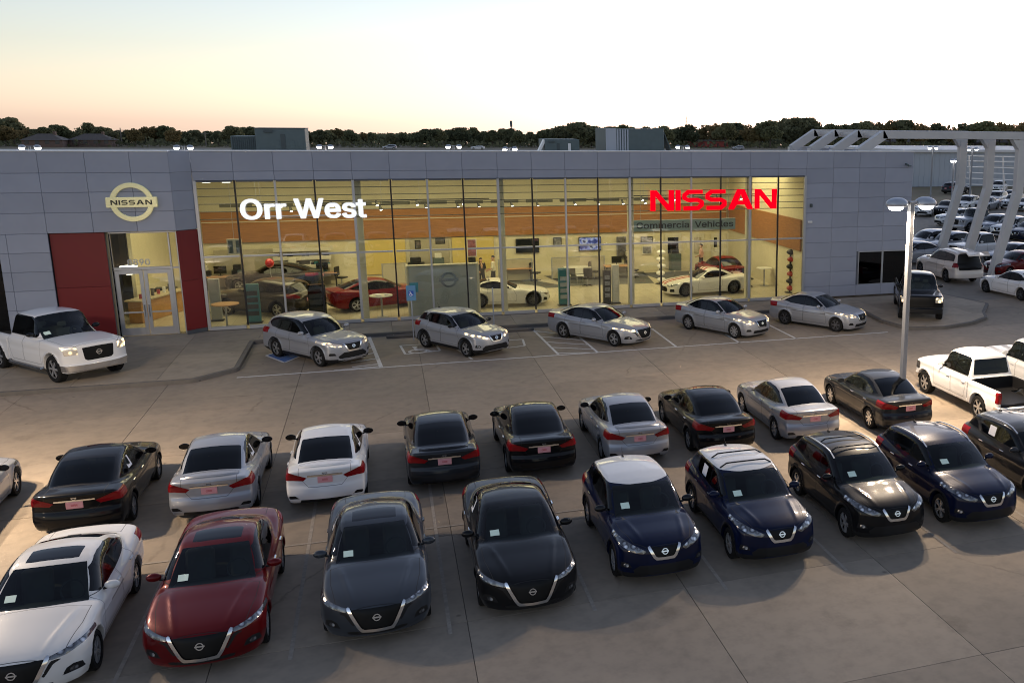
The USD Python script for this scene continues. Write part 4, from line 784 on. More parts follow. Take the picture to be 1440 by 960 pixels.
obj('paving', poly_sheet([(-60, -2.44), (-14.5, -2.44), (-14.5, 30), (-60, 30)], -.3, -.008), MATS['lot_concrete'], farlot)
# pavements with kerbs
pv = UsdGeom.Xform.Define(stage, '/World/pavement').GetPrim(); tag(pv, kind='structure')
def kerbed(pts, rounded=0.0):
    P = sg.Polygon(pts)
    if rounded: P = P.buffer(-rounded).buffer(rounded, 10)
    inner = P.buffer(-.16)
    obj('kerb', extrude(P.difference(P.buffer(-.155)), .33, basis((1, 0, 0), (0, 1, 0), (0, 0, 1), (0, 0, -.19))), MATS['kerb_concrete'], pv)
    return inner
def flags(P, xs, ys, z=.146):
    for a, b in zip(xs, xs[1:]):
        for c, d in zip(ys, ys[1:]):
            q = P.intersection(sg.box(a + .006, c + .006, b - .006, d - .006))
            for g in getattr(q, 'geoms', [q]):
                if g.area > .05: obj('paving_slab', extrude(g, .2, basis((1, 0, 0), (0, 1, 0), (0, 0, 1), (0, 0, z - .2))), MATS['walk_concrete'], pv)
apron = kerbed([(-46, -8.6), (-6.6, -8.6), (-5.35, -7.3), (-5.35, -2.60), (20.9, -2.60), (20.9, .05), (-46, .05)], .5)
flags(apron, list(np.arange(-46, -5, 2.55)) + [-5.2] + list(np.arange(-3.5, 22, 1.75)), [-9, -6.6, -4.6, -2.62, -1.2, .1])
isl = [at(px, py, .15)[:2] for px, py in ((1212, 436), (1237, 449), (1276, 460), (1330, 458.5), (1370, 452), (1389, 445), (1385, 438))]
island = kerbed([(20.85, -2.5)] + [tuple(p) for p in isl] + [(29.0, -4.0), (28.2, -.5), (27.2, .3), (20.85, .3)], .35)
flags(island, np.arange(20.9, 31, 1.9), np.arange(-10, 1, 1.9))
# painted markings (a sheet 4 mm above the concrete)
mk = UsdGeom.Xform.Define(stage, '/World/road_markings').GetPrim(); tag(mk, kind='structure')
def stroke(p, q, w=.10, m='line_white', z=.005, nm='painted_line'):
    p, q = np.array(p[:2], float), np.array(q[:2], float); d = q - p; d /= np.linalg.norm(d); n = np.array([-d[1], d[0]]) * w / 2
    v = np.array([[*(p - n), z], [*(q - n), z], [*(q + n), z], [*(p + n), z]]); return obj(nm, (v, np.array([[0, 1, 2], [0, 2, 3]])), MATS[m], mk)
YL = -8.26
stroke((-5.3, YL), (20.8, YL), .11)
def lineto(px0, py0, px1, py1, **k): return stroke(at(px0, py0, 0), at(px1, py1, 0), **k)
lineto(916.8, 462, 951, 487.5); lineto(1081, 456.8, 1120.9, 476.7); lineto(664, 505, 640, 489); lineto(1040, 482, 1020, 470)
lineto(519, 474, 536, 516, w=.14); lineto(470, 521, 535, 515, z=.009)                     # hatched bay beside the SUV
for t in np.linspace(.15, .9, 5): stroke(at(519 + 17 * t, 474 + 42 * t, 0), at(488 + 8 * t, 484 + 36 * t, 0), .10, z=.009)
lineto(748, 462, 785, 498); lineto(815, 474, 840, 495)                                   # hatched bay beside the saloon
for t in np.linspace(.1, .95, 5): stroke(at(748 + 37 * t, 462 + 36 * t, 0), at(805 + 35 * min(1, t + .1), 466 + 30 * min(1, t + .1), 0), .10, z=.009)
c4 = [at(*p, 0) for p in ((563, 486), (612, 483), (619, 493), (570, 498))]
for a, b in zip(c4, c4[1:] + c4[:1]): stroke(a, b, .09)
c5 = [at(*p, 0) for p in ((700, 480), (735, 477), (738, 486), (715, 489))]
for a, b in zip(c5, c5[1:] + c5[:1]): stroke(a, b, .09)
def wheelchair(o, s, m, z=.006, ang=0.0):
    g = [sg.LineString([(.38 + .28 * math.cos(t), .30 + .28 * math.sin(t)) for t in np.linspace(2.0, 6.1, 14)]).buffer(.045), sg.Point(.30, 1.02).buffer(.09), sg.LineString([(.30, .90), (.34, .48), (.66, .46), (.82, .14), (.94, .18)]).buffer(.05), sg.LineString([(.32, .70), (.58, .68)]).buffer(.04)]
    return affinity.translate(affinity.rotate(affinity.scale(so.unary_union(g), s, s, origin=(0, 0)), ang, origin=(0, 0)), *o)
o = at(590, 495, 0); obj('wheelchair_symbol', extrude(wheelchair((o[0] - .5, o[1] - .2), 1.15, None), .002, basis((1, 0, 0), (0, 1, 0), (0, 0, 1), (0, 0, .005))), MATS['line_white'], mk)
b4 = [at(*p, 0) for p in ((374, 500), (392, 494), (425, 500), (400, 510))]
obj('blue_patch', poly_sheet([tuple(p[:2]) for p in b4], .002, .005), MATS['line_blue'], mk)
for a, b in zip(b4, b4[1:] + b4[:1]): stroke(a, b, .08, z=.009)
for k in range(-2, 8):                                                                   # faint bay lines between the front cars
    x = -4.60 + 2.62 * k
    stroke((x, -28.9), (x, -17.2), .07, 'line_faint')
stroke((-16, -24.0), (26, -24.0), .07, 'line_faint', z=.009)
# wheel stops
for i, (px, py, lab) in enumerate(((575, 474, 'dark concrete wheel stop behind the silver crossover, beside the accessible parking sign'), (722, 466, 'dark concrete wheel stop right of the silver crossover, below the display window'))):
    p = at(px, py, 0); t = thing('wheel_stop', lab, 'wheel stop', (p[0], p[1], 0)); obj('block', cbox(-.9, .9, -.08, .08, .003, .13, .03), MATS['kerb_concrete'], t); obj('anchor_pin', cyl((-.6, 0, .1), (-.6, 0, .14), .012), MATS['alum'], t); obj('anchor_pin', cyl((.6, 0, .1), (.6, 0, .14), .012), MATS['alum'], t)

# ------------------------------------------------------------------ the dealership building
B = UsdGeom.Xform.Define(stage, '/World/dealership_building').GetPrim()
tag(B, 'long silver panelled car showroom with a glowing glass front and red entrance portal', 'building')
X0, W, NB = -7.37, 1.54, 18; X1 = X0 + NB * W; ZP, ZG, ZB, ZT = 7.66, 6.46, .30, 3.30; FL = .15; YB = 12.0; XR = 26.5
G_ = .005
def panel(x0, x1, z0, z1, y=0.0, m='panel_silver', t=.045):
    return obj('wall_panel', cbox(x0 + G_, x1 - G_, y - .012, y + t, z0 + G_, z1 - G_, .006), MATS[m], B)
# header above the glass
for k in range(NB):
    panel(X0 + k * W, X0 + (k + 1) * W, 6.845, ZP); panel(X0 + k * W, X0 + (k + 1) * W, ZG + .02, 6.845)
obj('wall_backing', box(X0, X1, .05, .30, ZG, ZP - .01), MATS['joint_black'], B)
# right wing with its window
xs = [X1 + i * 1.5 for i in range(4)] + [XR]; zs = [.15, .72, 1.48, 2.25, 3.03, 3.80, 4.57, 5.33, 6.09, 6.845, ZP]
WX0, WX1, WZ0, WZ1 = 23.5, 26.3, .72, 2.48
for a, b in zip(xs, xs[1:]):
    for c, d in zip(zs, zs[1:]):
        if a > 23.3 and b > 23.3 and c >= .7 and d <= 2.26: continue
        if a > 23.3 and c >= 2.24 and d < 3.1: c = WZ1 + .02
        panel(a, b, c, d)
panel(XR - .2, XR, .72, 2.5)
for z0, z1, x0, x1 in ((.15, .70, X1, XR), (2.5, ZP - .01, X1, XR), (.70, 2.5, X1, WX0 - .02), (.70, 2.5, WX1, XR)): obj('wall_backing', box(x0 + .01, x1 - .01, .05, .30, z0, z1), MATS['joint_black'], B)
for a, b in ((WX0, 24.88), (24.94, WX1)):
    w = obj('window', cat(box(a - .03, b + .03, .0, .07, WZ0 - .03, WZ0 + .03), box(a - .03, b + .03, .0, .07, WZ1 - .03, WZ1 + .03), box(a - .03, a + .02, .002, .068, WZ0 + .03, WZ1 - .03), box(b - .02, b + .03, .002, .068, WZ0 + .03, WZ1 - .03)), MATS['alum'], B)
    obj('glass_pane', box(a + .02, b - .02, .03, .042, WZ0 + .03, WZ1 - .03), MATS['dark_window'], w)
obj('office_wall', box(23.3, 26.3, 3.4, 3.5, .2, 3.2), MATS['wall_beige'], B)
obj('office_cabinet', cat(cbox(23.5, 24.2, 2.4, 2.9, .2, 1.3, .02), cbox(25.2, 26.1, 2.2, 2.9, .2, 1.0, .02)), MATS['plastic_black'], B)
# wall fittings of the right wing
p = at(1140, 289, y=0); obj('wall_light', cbox(p[0] - .06, p[0] + .06, -.14, -.012, p[2] - .09, p[2] + .09, .02), MATS['hvac_dark'], B)
p = at(1139, 312, y=0); obj('junction_box', cbox(p[0] - .13, p[0] + .1, -.10, -.012, p[2] - .06, p[2] + .06, .02), MATS['alum_white'], B)
p = at(1276, 232, y=0); obj('security_camera', cat(cyl((p[0] - .1, -.02, p[2] + .05), (p[0] - .1, -.25, p[2]), .05), cbox(p[0] - .05, p[0] + .1, -.28, -.14, p[2] - .08, p[2] - .02, .01)), MATS['hvac'], B)
# glass front: mullions, transom, sunshade bars, panes
for k in range(NB + 1):
    x = X0 + k * W
    if k in (0, NB): obj('mullion', cbox(x - .06 + (.06 if k == 0 else -.06), x + .06 + (.06 if k == 0 else -.06), -.06, .09, ZB - .1, ZG + .02, .006), MATS['alum'], B)
    elif k % 2: obj('mullion', cbox(x - .035, x + .035, -.014, .08, ZB, ZG, .005), MATS['frame_black'], B)
    else: obj('mullion', cbox(x - (.055 if k % 4 == 0 else .04), x + (.055 if k % 4 == 0 else .04), -.06, .09, ZB, ZG, .006), MATS['alum'], B)
    if k % 4 == 0 and 0 < k < NB: obj('column', cbox(x + .02, x + .30, .45, .73, FL, ZG + .3, .02), MATS['display_cream'], B)
for k in range(NB):
    a, b = X0 + k * W + .065, X0 + (k + 1) * W - .065
    obj('transom', cbox(a, b, -.045, .08, ZT - .035, ZT + .035, .005), MATS['alum'], B)
    obj('head_rail', cbox(a, b, -.05, .085, ZG - .05, ZG + .018, .005), MATS['frame_shadow'], B)
    obj('sill', cbox(a, b, -.07, .09, ZB - .14, ZB, .008), MATS['alum'], B)
    obj('glass_pane', box(a - .02, b + .02, .022, .034, ZB, ZT - .03), MATS['shop_glass'], B); obj('glass_pane', box(a - .02, b + .02, .022, .034, ZT + .03, ZG - .04), MATS['shop_glass'], B)
    for z in (6.14, 5.815, 5.49, 5.165, 4.85): obj('sunshade_bar', cbox(a - .03, b + .03, .10, .17, z - .014, z + .014, .004), MATS['frame_shadow'], B)
# roof, walls
obj('parapet_cap', cbox(-14.6, XR + .03, -.04, .42, ZP, ZP + .05, .01), MATS['cap_metal'], B)
obj('roof', box(-46, XR - .05, .3, 15.0, 7.0, 7.2), MATS['roof_membrane'], B)
obj('side_wall', box(XR - .28, XR, .046, 15, .0, ZP - .02), MATS['panel_silver'], B)
obj('rear_wall', box(-46, XR - .29, 15.0, 15.25, 0, 7.3), MATS['panel_silver'], B)
obj('showroom_floor', box(-13.0, X1 + .05, .1, YB, -.05, FL), MATS['tile_floor'], B)
obj('back_wall', box(-13.0, X1 + .3, YB, YB + .15, FL, 6.98), MATS['wall_beige'], B)
ZW0, ZW1 = 2.55, 4.19
obj('upper_wall', box(-10.5, X1 - .1, YB - .06, YB - .003, ZW1, 6.95), MATS['wall_upper'], B)
obj('wood_band', box(-9.1, X1 - .12, YB - .16, YB - .07, ZW0, ZW1), MATS['wood_band'], B)
obj('band_rail', box(-9.1, X1 - .12, YB - .18, YB - .161, 3.62, 3.66), MATS['display_cream'], B)
for k in range(14):
    x = -7.4 + 2.0 * k; obj('air_vent', cbox(x - .78, x + .78, YB - .09, YB - .061, 4.42, 4.60, .01), MATS['vent_dark'], B)
obj('ceiling', box(-13.0, X1 + .3, .35, YB, 6.75, 6.9), MATS['wall_upper'], B)
obj('right_wall', box(X1 + .04, X1 + .22, .31, YB, FL, 6.9), MATS['wall_beige'], B)
obj('wood_band', box(X1 - .06, X1 + .03, .5, YB - .2, ZW0, ZW1), MATS['wood_band'], B)
# carpet areas
for pts in (((640, 398), (745, 393), (800, 403), (690, 410)), ((765, 388), (905, 382), (920, 398), (800, 402)), ((900, 384), (1010, 379), (1060, 392), (950, 400)), ((290, 440), (340, 420), (360, 425), (320, 445))):
    obj('carpet', poly_sheet([tuple(at(*p, FL)[:2]) for p in pts], FL, FL + .006), MATS['carpet_dark'], B)
# yellow and dark office niches in the back wall
def wallrect(px0, py0, px1, py1, y, m, nm='wall_panel', t=.03):
    a, b = at(px0, py0, y=y), at(px1, py1, y=y); return obj(nm, cbox(min(a[0], b[0]), max(a[0], b[0]), y - t, y, min(a[2], b[2]), max(a[2], b[2]), .008), MATS[m], B)
wallrect(505, 338, 572, 384, YB - .07, 'wall_yellow', 'office_wall'); wallrect(635, 334, 696, 378, YB - .07, 'wall_yellow', 'office_wall'); wallrect(576, 337, 633, 380, YB - .075, 'partition', 'office_wall')
for px in (505, 573, 634, 696): wallrect(px - 1.6, 333, px + 1.6, 392, YB - .11, 'display_cream', 'door_frame')
for a, b in ((935, 958), (972, 990), (1000, 1012), (1022, 1034)):
    wallrect(a, 328, b, 377, YB - .08, 'display_cream', 'office_door'); wallrect(a + 4, 334, b - 4, 356, YB - .13, 'screen_black' if a != 972 else 'partition', 'door_glass', .02)
# shelf wall at the left
wallrect(300, 352, 466, 404, YB - .2, 'partition', 'shelf_back', .05)
for q in range(4): wallrect(384, 352 + 12 * q - .1 * 30, 466, 354.5 + 12 * q - 3, YB - .45, 'display_cream', 'shelf', .25)
for q in range(26):
    px = rnd.uniform(388, 462); r_ = rnd.choice([0, 1, 2]); py = 361 + 12 * r_; w_ = rnd.uniform(2, 4.5); wallrect(px - w_, py - rnd.uniform(3, 7), px + w_, py, YB - .42, rnd.choice(['poster_dark', 'poster_grey', 'teal', 'plastic_black', 'desk_white']), 'shelf_item', .2)
# ---- entrance tower, left of the glass
YT = -.60; XT0, XT1, XC = -14.2, -8.05, X0
def tz(px, py, y=YT): return at(px, py, y=y)
tzs = [4.50, 5.30, 6.09, 6.845, ZP]; txs = [-20.6, -18.95, -17.35, -15.75, -14.2, -12.52, -10.95, -9.42, XT1]
for a, b in zip(txs, txs[1:]):
    for c, d in zip(tzs, tzs[1:]): panel(a, b, c, d, YT)
for c, d in zip([.15, .72, 1.48, 2.25, 3.0, 3.75], [.72, 1.48, 2.25, 3.0, 3.75, 4.5]):
    panel(-14.2, -13.9, c, d, YT); panel(-13.9, -12.52, c, d, YT)
obj('wall_backing', box(-20.6, XT1, YT + .05, 0.1, 4.52, ZP - .01), MATS['joint_black'], B); obj('wall_backing', box(-14.18, -12.54, YT + .05, .2, .15, 4.51), MATS['joint_black'], B)
def corner(z0, z1, m, nm='wall_panel', inset=0.0, t=.04):
    p0, p1 = np.array([XT1 + .005, YT - .012]), np.array([XC - .003, -.02]); d = p1 - p0; n = np.array([d[1], -d[0]]); n /= np.linalg.norm(n)
    q = [p0 + n * inset, p1 + n * inset, p1 - n * t, p0 - n * t]; return obj(nm, extrude(sg.Polygon(q), z1 - z0 - 2 * G_, basis((1, 0, 0), (0, 1, 0), (0, 0, 1), (0, 0, z0 + G_))), MATS[m], B)
for c, d in zip(tzs, tzs[1:]): corner(c, d, 'panel_silver')
for c, d in ((.32, 2.4), (2.4, 4.48)): corner(c, d, 'panel_red')
corner(.15, .32, 'frame_shadow', 'base_plate')
obj('wall_backing', extrude(sg.Polygon([(XT1, YT + .06), (XC - .06, .02), (XC - .06, .1), (XT1, .1)]), ZP - .2, basis((1, 0, 0), (0, 1, 0), (0, 0, 1), (0, 0, .15))), MATS['joint_black'], B)
obj('parapet_cap', cbox(-20.6, XT1, YT - .04, -.042, ZP + .002, ZP + .052, .01), MATS['cap_metal'], B)
XRD0, XRD1 = -12.5, -10.62; YD = -.22
for c, d in ((.2, 2.3), (2.3, 4.48)): obj('wall_panel', cbox(XRD0 + G_, XRD1 - G_, YT + .10, YT + .16, c + G_, d - G_, .006), MATS['panel_red'], B)
obj('wall_backing', box(XRD0, XRD1 - .02, YT + .165, .15, .15, 4.5), MATS['joint_black'], B)
# door glazing
DZ, HZ = 2.95, 4.46; DX0, DX1 = -10.56, XT1 - .06; dxs = [DX0, at(160, 400, y=YD)[0], at(250, 400, y=YD)[0] - .38, DX1]
dx_l, dx_r = at(166, 420, y=YD)[0], at(245, 420, y=YD)[0]
def framebar(x0, x1, z0, z1, nm='door_frame'): return obj(nm, cbox(x0, x1, YD - .05, YD + .06, z0, z1, .006), MATS['alum'], B)
for x in (DX0, DX1 - .06): framebar(x, x + .06, .15, HZ)
framebar(DX0 + .06, DX1 - .06, HZ - .06, HZ); framebar(DX0 + .06, dx_l - .08, DZ - .04, DZ + .03); framebar(dx_r + .08, DX1 - .06, DZ - .04, DZ + .03); framebar(dx_l - .08, dx_r + .08, DZ - .05, DZ + .06)
for x in (dx_l - .08, dx_r): framebar(x, x + .08, .15, DZ - .05); framebar(x + .01, x + .07, DZ + .06, HZ - .06)
for a, b, c, d in ((DX0 + .06, dx_l - .08, .15, DZ - .04), (dx_r + .08, DX1 - .06, .15, DZ - .04), (DX0 + .06, dx_l - .07, DZ + .03, HZ - .06), (dx_l, dx_r, DZ + .06, HZ - .06), (dx_r + .07, DX1 - .06, DZ + .03, HZ - .06)): obj('glass_pane', box(a, b, YD, YD + .012, c, d), MATS['shop_glass'], B)
mid = (dx_l + dx_r) / 2
for a, b, hs in ((dx_l, mid - .01, 1), (mid + .01, dx_r, -1)):
    dd = obj('door', cat(cbox(a, a + .14, YD - .03, YD + .03, .17, DZ - .06, .006), cbox(b - .14, b, YD - .03, YD + .03, .17, DZ - .06, .006), box(a + .14, b - .14, YD - .029, YD + .029, .17, .48), box(a + .14, b - .14, YD - .029, YD + .029, DZ - .22, DZ - .06), box(a + .14, b - .14, YD - .025, YD + .025, 1.10, 1.16)), MATS['alum'], B)
    obj('door_glass', box(a + .14, b - .14, YD - .006, YD + .006, .48, 1.10), MATS['shop_glass'], dd); obj('door_glass', box(a + .14, b - .14, YD - .006, YD + .006, 1.16, DZ - .22), MATS['shop_glass'], dd)
    hx = b - .07 if hs > 0 else a + .07; obj('handle', tube([(hx, YD - .03, .95), (hx, YD - .10, .95), (hx, YD - .10, 1.45), (hx, YD - .03, 1.45)], .015), MATS['chrome'], dd)
n8 = meshkit.text_mesh('8890', .24, .006, True); n8.apply_transform(onwall((mid - .55, YD - .005, DZ + .14))); obj('street_number', n8, MATS['display_grey'], B)
# left wing, set back, mostly dark glass
obj('left_wall', box(-46, -14.2, 1.2, 1.4, .15, 7.1), MATS['dark_interior'], B); obj('wall_backing', box(-20.6, -14.25, .12, 1.19, 4.5, 4.7), MATS['joint_black'], B)
for k in range(3):
    x = -14.6 - 2.2 * k; obj('glass_pane', box(x - 2.1, x, 1.10, 1.112, .4, 4.3), MATS['dark_window'], B)
    obj('mullion', cbox(x - 2.16, x - 2.1, 1.05, 1.15, .15, 4.4, .005), MATS['alum'], B)
# rooms behind the entrance
obj('left_room_wall', box(-13.1, -13.0, .2, YB, FL, 6.9), MATS['wall_beige'], B)
obj('room_divider', box(-10.9, -10.75, 4.2, YB, FL, 6.9), MATS['wall_beige'], B)
# soffit downlights seen at the top left of the glass
for px in (290, 318):
    p = at(px, 257, y=.55); obj('downlight', cyl((p[0], .55, p[2]), (p[0], .55, p[2] + .04), .16, n=14), MATS['downlight'], B)

# ------------------------------------------------------------------ showroom lighting: the fittings and their light
for i, x in enumerate((-5.5, 1.0, 7.5, 14.0, 18.8)):
    w = 5.0 if i < 4 else 3.0
    L = UsdLux.RectLight.Define(stage, numbered('/World', 'showroom_light')); L.CreateWidthAttr(w); L.CreateHeightAttr(6.0); L.CreateIntensityAttr(4.6 * LK); L.CreateColorAttr(Gf.Vec3f(1.0, .85, .48))
    UsdGeom.Xformable(L).AddTranslateOp().Set(Gf.Vec3d(x, 5.6, 6.70))
L = UsdLux.RectLight.Define(stage, numbered('/World', 'showroom_light')); L.CreateWidthAttr(2.0); L.CreateHeightAttr(3.0); L.CreateIntensityAttr(4.6 * LK); L.CreateColorAttr(Gf.Vec3f(1.0, .85, .48)); UsdGeom.Xformable(L).AddTranslateOp().Set(Gf.Vec3d(-9.6, 2.4, 6.70))

# ------------------------------------------------------------------ signs on the front
def sign(name, label, loc): return thing(name, label, 'sign', loc)
s1 = sign('sign_lettering', 'white illuminated letters on the glass front left of centre', (0, 0, 0))
p0, p1 = at(336, 309, y=-.2), at(514, 304, y=-.2)
adv = 0.0
from PIL import ImageFont as _IF
import glob as _glob
_font = _IF.truetype(_glob.glob('/opt/blender-*/*/datafiles/fonts/Inter.woff2')[0], 96)
txt = 'Orr West'; tot = _font.getlength(txt); Sx = (p1[0] - p0[0]) / (tot * .80 / 70)
for i, ch in enumerate(txt):
    if ch == ' ': continue
    m = meshkit.text_mesh(ch, .80, .10, True); v = m.vertices; off = _font.getlength(txt[:i]) * .80 / 70
    m.vertices[:, 0] = (v[:, 0] + off) * Sx; m2 = m.copy(); m2.apply_translation((.035, 0, .002)); m = cat(m, m2); m.apply_transform(onwall((p0[0], -.12, p0[2] + .02))); obj('letter', m, MATS['white_sign'], s1)
obj('sign_rail', cbox(p0[0] + .9, p1[0] - .2, -.12, -.06, p0[2] + .08, p0[2] + .13, .006), MATS['alum'], s1)
s2 = sign('sign_lettering', 'red illuminated block capitals on the glass front at the right', (0, 0, 0))
p0, p1 = at(915, 297, y=-.2), at(1092, 292, y=-.2); ht = at(915, 268, y=-.2)[2] - p0[2]; Wd = p1[0] - p0[0]
SW = .24
def wide(ch, w, h, s):
    if ch == 'N': return so.unary_union([sg.box(0, 0, s, h), sg.box(w - s, 0, w, h), sg.Polygon([(0, h), (s * 1.25, h), (w, 0), (w - s * 1.25, 0)])])
    if ch == 'I': return sg.box(0, 0, s, h)
    if ch == 'A': return sg.Polygon([(0, 0), (w * .36, h), (w * .64, h), (w, 0), (w - s * 1.15, 0), (w * .5 + s * .9, h * .24), (w * .5 - s * .9, h * .24), (s * 1.15, 0)]).difference(sg.Polygon([(w * .5 - s * .62, h * .42), (w * .5 + s * .62, h * .42), (w * .5, h * .80)]))
    r = h / 4 - s * .2; t = s * .80
    path = [(w - t * .3, h - t / 2), (r + t / 2, h - t / 2)] + [(t / 2 + r - r * math.cos(q), h - t / 2 - r + r * math.sin(q)) for q in ()] + [(t / 2, h - t / 2 - r * .8), (t / 2, h / 2 + r * .5), (r + t / 2, h / 2), (w - r - t / 2, h / 2), (w - t / 2, h / 2 - r * .5), (w - t / 2, t / 2 + r * .8), (w - r - t / 2, t / 2), (t * .3, t / 2)]
    return sg.LineString(path).buffer(t / 2, cap_style=2, join_style=1)
widths = {'N': 1.16, 'I': SW, 'S': 1.08, 'A': 1.30}; gap = .10
tot = sum(widths[c] for c in 'NISSAN') + gap * 5; kx = Wd / tot; x = 0.0
for c in 'NISSAN':
    g = affinity.scale(wide(c, widths[c], ht, SW), kx, 1, origin=(0, 0)); m = extrude(g, .10, onwall((p0[0] + x * kx, -.12, p0[2]))); obj('letter', m, MATS['red_sign'], s2); x += widths[c] + gap
s3 = sign('round_emblem_sign', 'round pale metal ring emblem with a name bar on the silver wall above the entrance', (0, 0, 0))
c = at(185.3, 284.5, y=YT - .1); R0 = .77
ring = sg.Point(0, 0).buffer(R0, 40).difference(sg.Point(0, 0).buffer(R0 * .76, 40)); barp = sg.box(-.90, -.20, .90, .20).buffer(-.03).buffer(.03)
def bevel_extrude(poly, d, c, M):
    a = extrude(poly, d - c); b = extrude(poly.buffer(-c), c + .002); b.apply_translation((0, 0, d - c)); m = cat(a, b); m.apply_transform(M); return m
def pillow(poly, d, n=4):
    ms = [extrude(poly.buffer(-.05 * (1 - math.cos(math.pi / 2 * k / n))), d * math.sin(math.pi / 2 * (k + 1) / n)) for k in range(n)]
    return cat(ms)
_rg = pillow(ring.difference(sg.box(-.95, -.205, .95, .205)), .13); _rg.apply_transform(onwall((c[0], YT - .012, c[2]))); obj('ring', _rg, MATS['logo_metal'], s3)
_nb = pillow(barp, .17); _nb.apply_transform(onwall((c[0], YT - .012, c[2]))); nb = obj('name_bar', _nb, MATS['logo_metal'], s3)
x = -.72
for ch in 'NISSAN':
    ww = {'N': .235, 'I': .05, 'S': .215, 'A': .27}[ch]; g = wide(ch, ww, .19, .05); m = extrude(g, .012, onwall((c[0] + x, YT - .183, c[2] - .095))); obj('letter', m, MATS['logo_text'], nb); x += ww + .045
s4 = sign('commercial_sign', 'pale blue sign panel with dark lettering hanging inside the right part of the showroom', (0, 0, 0))
YS = 3.2; a, b = at(891, 326, y=YS), at(1034, 324, y=YS); zt = at(891, 310, y=YS)[2]
pl = obj('sign_panel', cbox(a[0], b[0], YS, YS + .06, a[2], zt, .01), MATS['cv_plate'], s4)
m = meshkit.text_mesh('Commercial Vehicles', .30, .01, True); w0 = m.bounds[1, 0] - m.bounds[0, 0]; m.vertices[:, 0] *= (b[0] - a[0]) * .95 / w0; m.apply_transform(onwall((a[0] + .12, YS - .001, (a[2] + zt) / 2 - .14))); obj('lettering', m, MATS['cv_text'], s4)
for x in (a[0] + .4, b[0] - .4): obj('hanger', cyl((x, YS + .03, zt), (x, YS + .03, 6.75), .01), MATS['alum'], s4)
# accessible-parking signs
def post_sign(px, py, top, lab, plate=True):
    p = at(px, py, 0); t = thing('parking_sign', lab, 'sign', (p[0], p[1], 0))
    obj('post', cbox(-.022, .022, -.022, .022, 0, top, .004), MATS['lamp_house'], t)
    if plate:
        q = obj('sign_plate', cbox(-.19, .19, -.045, -.025, top - .62, top + .02, .008), MATS['sign_blue_plate'], t)
        obj('symbol_field', cbox(-.10, .10, -.052, -.046, top - .42, top - .20, .003), MATS['sign_blue'], q)
        obj('wheelchair_symbol', extrude(wheelchair((-.085, -.10), .17, None), .003, onwall((0, -.0525, top - .31))), MATS['paper'], q)
        obj('rear_plate', cbox(-.04, .30, .03, .045, top - .28, top + .12, .008), MATS['teal'], t)
post_sign(582, 478, 2.30, 'blue accessible parking sign with wheelchair symbol on a grey post')
post_sign(695, 464, 1.9, 'bare grey sign post right of the silver crossover', False)
# ------------------------------------------------------------------ lamp posts
def lamp_head(t, s, zc, lens, hm, far=False):
    """One hooded head on side s (+1 / -1 along x)."""
    d = trimesh.creation.icosphere(3, 1.0); v = d.vertices; v[:, 2] = np.maximum(v[:, 2], -.30); v *= (.30, .22, .17) if far else (.38, .29, .19); v[:, 0] *= np.where(v[:, 0] * s > 0, 1.0, .82); d.apply_translation((s * .50, 0, zc))
    h = obj('lamp_hood', d, MATS[hm], t, smooth=40)
    e = trimesh.creation.icosphere(3, 1.0); w = e.vertices; w[:, 2] = np.minimum(w[:, 2], .0); w *= (.24, .20, .20) if far else (.25, .20, .135); e.apply_translation((s * .56, 0, zc - .076))
    obj('lamp_lens', e, MATS[lens], h, smooth=40)
    obj('arm', bar((0, 0, zc + .02), (s * .25, 0, zc + .04), .08, .08), MATS['pole_paint'], t)
def lamp_post(label, loc, rz, H=6.75, power=None, lens='lamp_lens', group=None, detail=True):
    t = thing('lamp_post', label, 'lamp post', loc, rz, group)
    obj('base_plate', cat([cbox(-.19, .19, -.19, .19, .551, .58, .005)] + [cyl((.15 * i, .15 * j, .58), (.15 * i, .15 * j, .63), .018, n=6) for i in (1, -1) for j in (1, -1)]), MATS['lamp_house'], t); obj('access_cover', cbox(-.05, .05, -.1, -.0885, .8, 1.05, .004), MATS['lamp_house'], t)
    obj('base', cat(revolve([(.001, .55), (.26, .55), (.30, .50), (.30, 0)], 20)), MATS['kerb_concrete'], t, smooth=30)
    obj('pole', extrude(sg.box(-.078, -.078, .078, .078).buffer(-.02).buffer(.02, 3), H - .55, basis((1, 0, 0), (0, 1, 0), (0, 0, 1), (0, 0, .55))), MATS['pole_paint'], t)
    obj('pole_cap', cbox(-.098, .098, -.098, .098, H, H + .04, .01), MATS['lamp_house'], t)
    for s in (1, -1):
        lamp_head(t, s, H - .02, lens, 'lamp_house', lens == 'far_lens')
        if lens == 'lamp_lens':
            L = UsdLux.DiskLight.Define(stage, str(t.GetPath()) + ('/light_a' if s > 0 else '/light_b')); L.CreateRadiusAttr(.17); L.CreateIntensityAttr(LAMP * LK); L.CreateColorAttr(Gf.Vec3f(1.0, .78, .55))
            UsdGeom.Xformable(L).AddTranslateOp().Set(Gf.Vec3d(s * .56, 0, H - .25))
    return t
pb = at(1266.5, 592, 0)
lamp_post('tall grey lamp post with two lit hooded heads between the parked cars', (pb[0], pb[1], 0), 8)
lamp_post('twin headed lamp post lighting the left end of the car rows', (-11.2, -20.2, 0), 0)
far0 = lamp_post('lit twin lamp post standing right of the showroom corner, on the far lot', at(1308, 283, 0), 15, H=6.6, lens='far_lens', group='distant lit lamp posts')
for px, py, lab in ((1363, 288, 'lit twin lamp post seen between the first two white canopy legs'),):
    dup(far0, at(px, py, 0), 5, lab)
dup(far0, at(1337, 302, 0), 40, 'lit lamp post standing just left of the first white canopy leg', scale=(1, 1, .86))
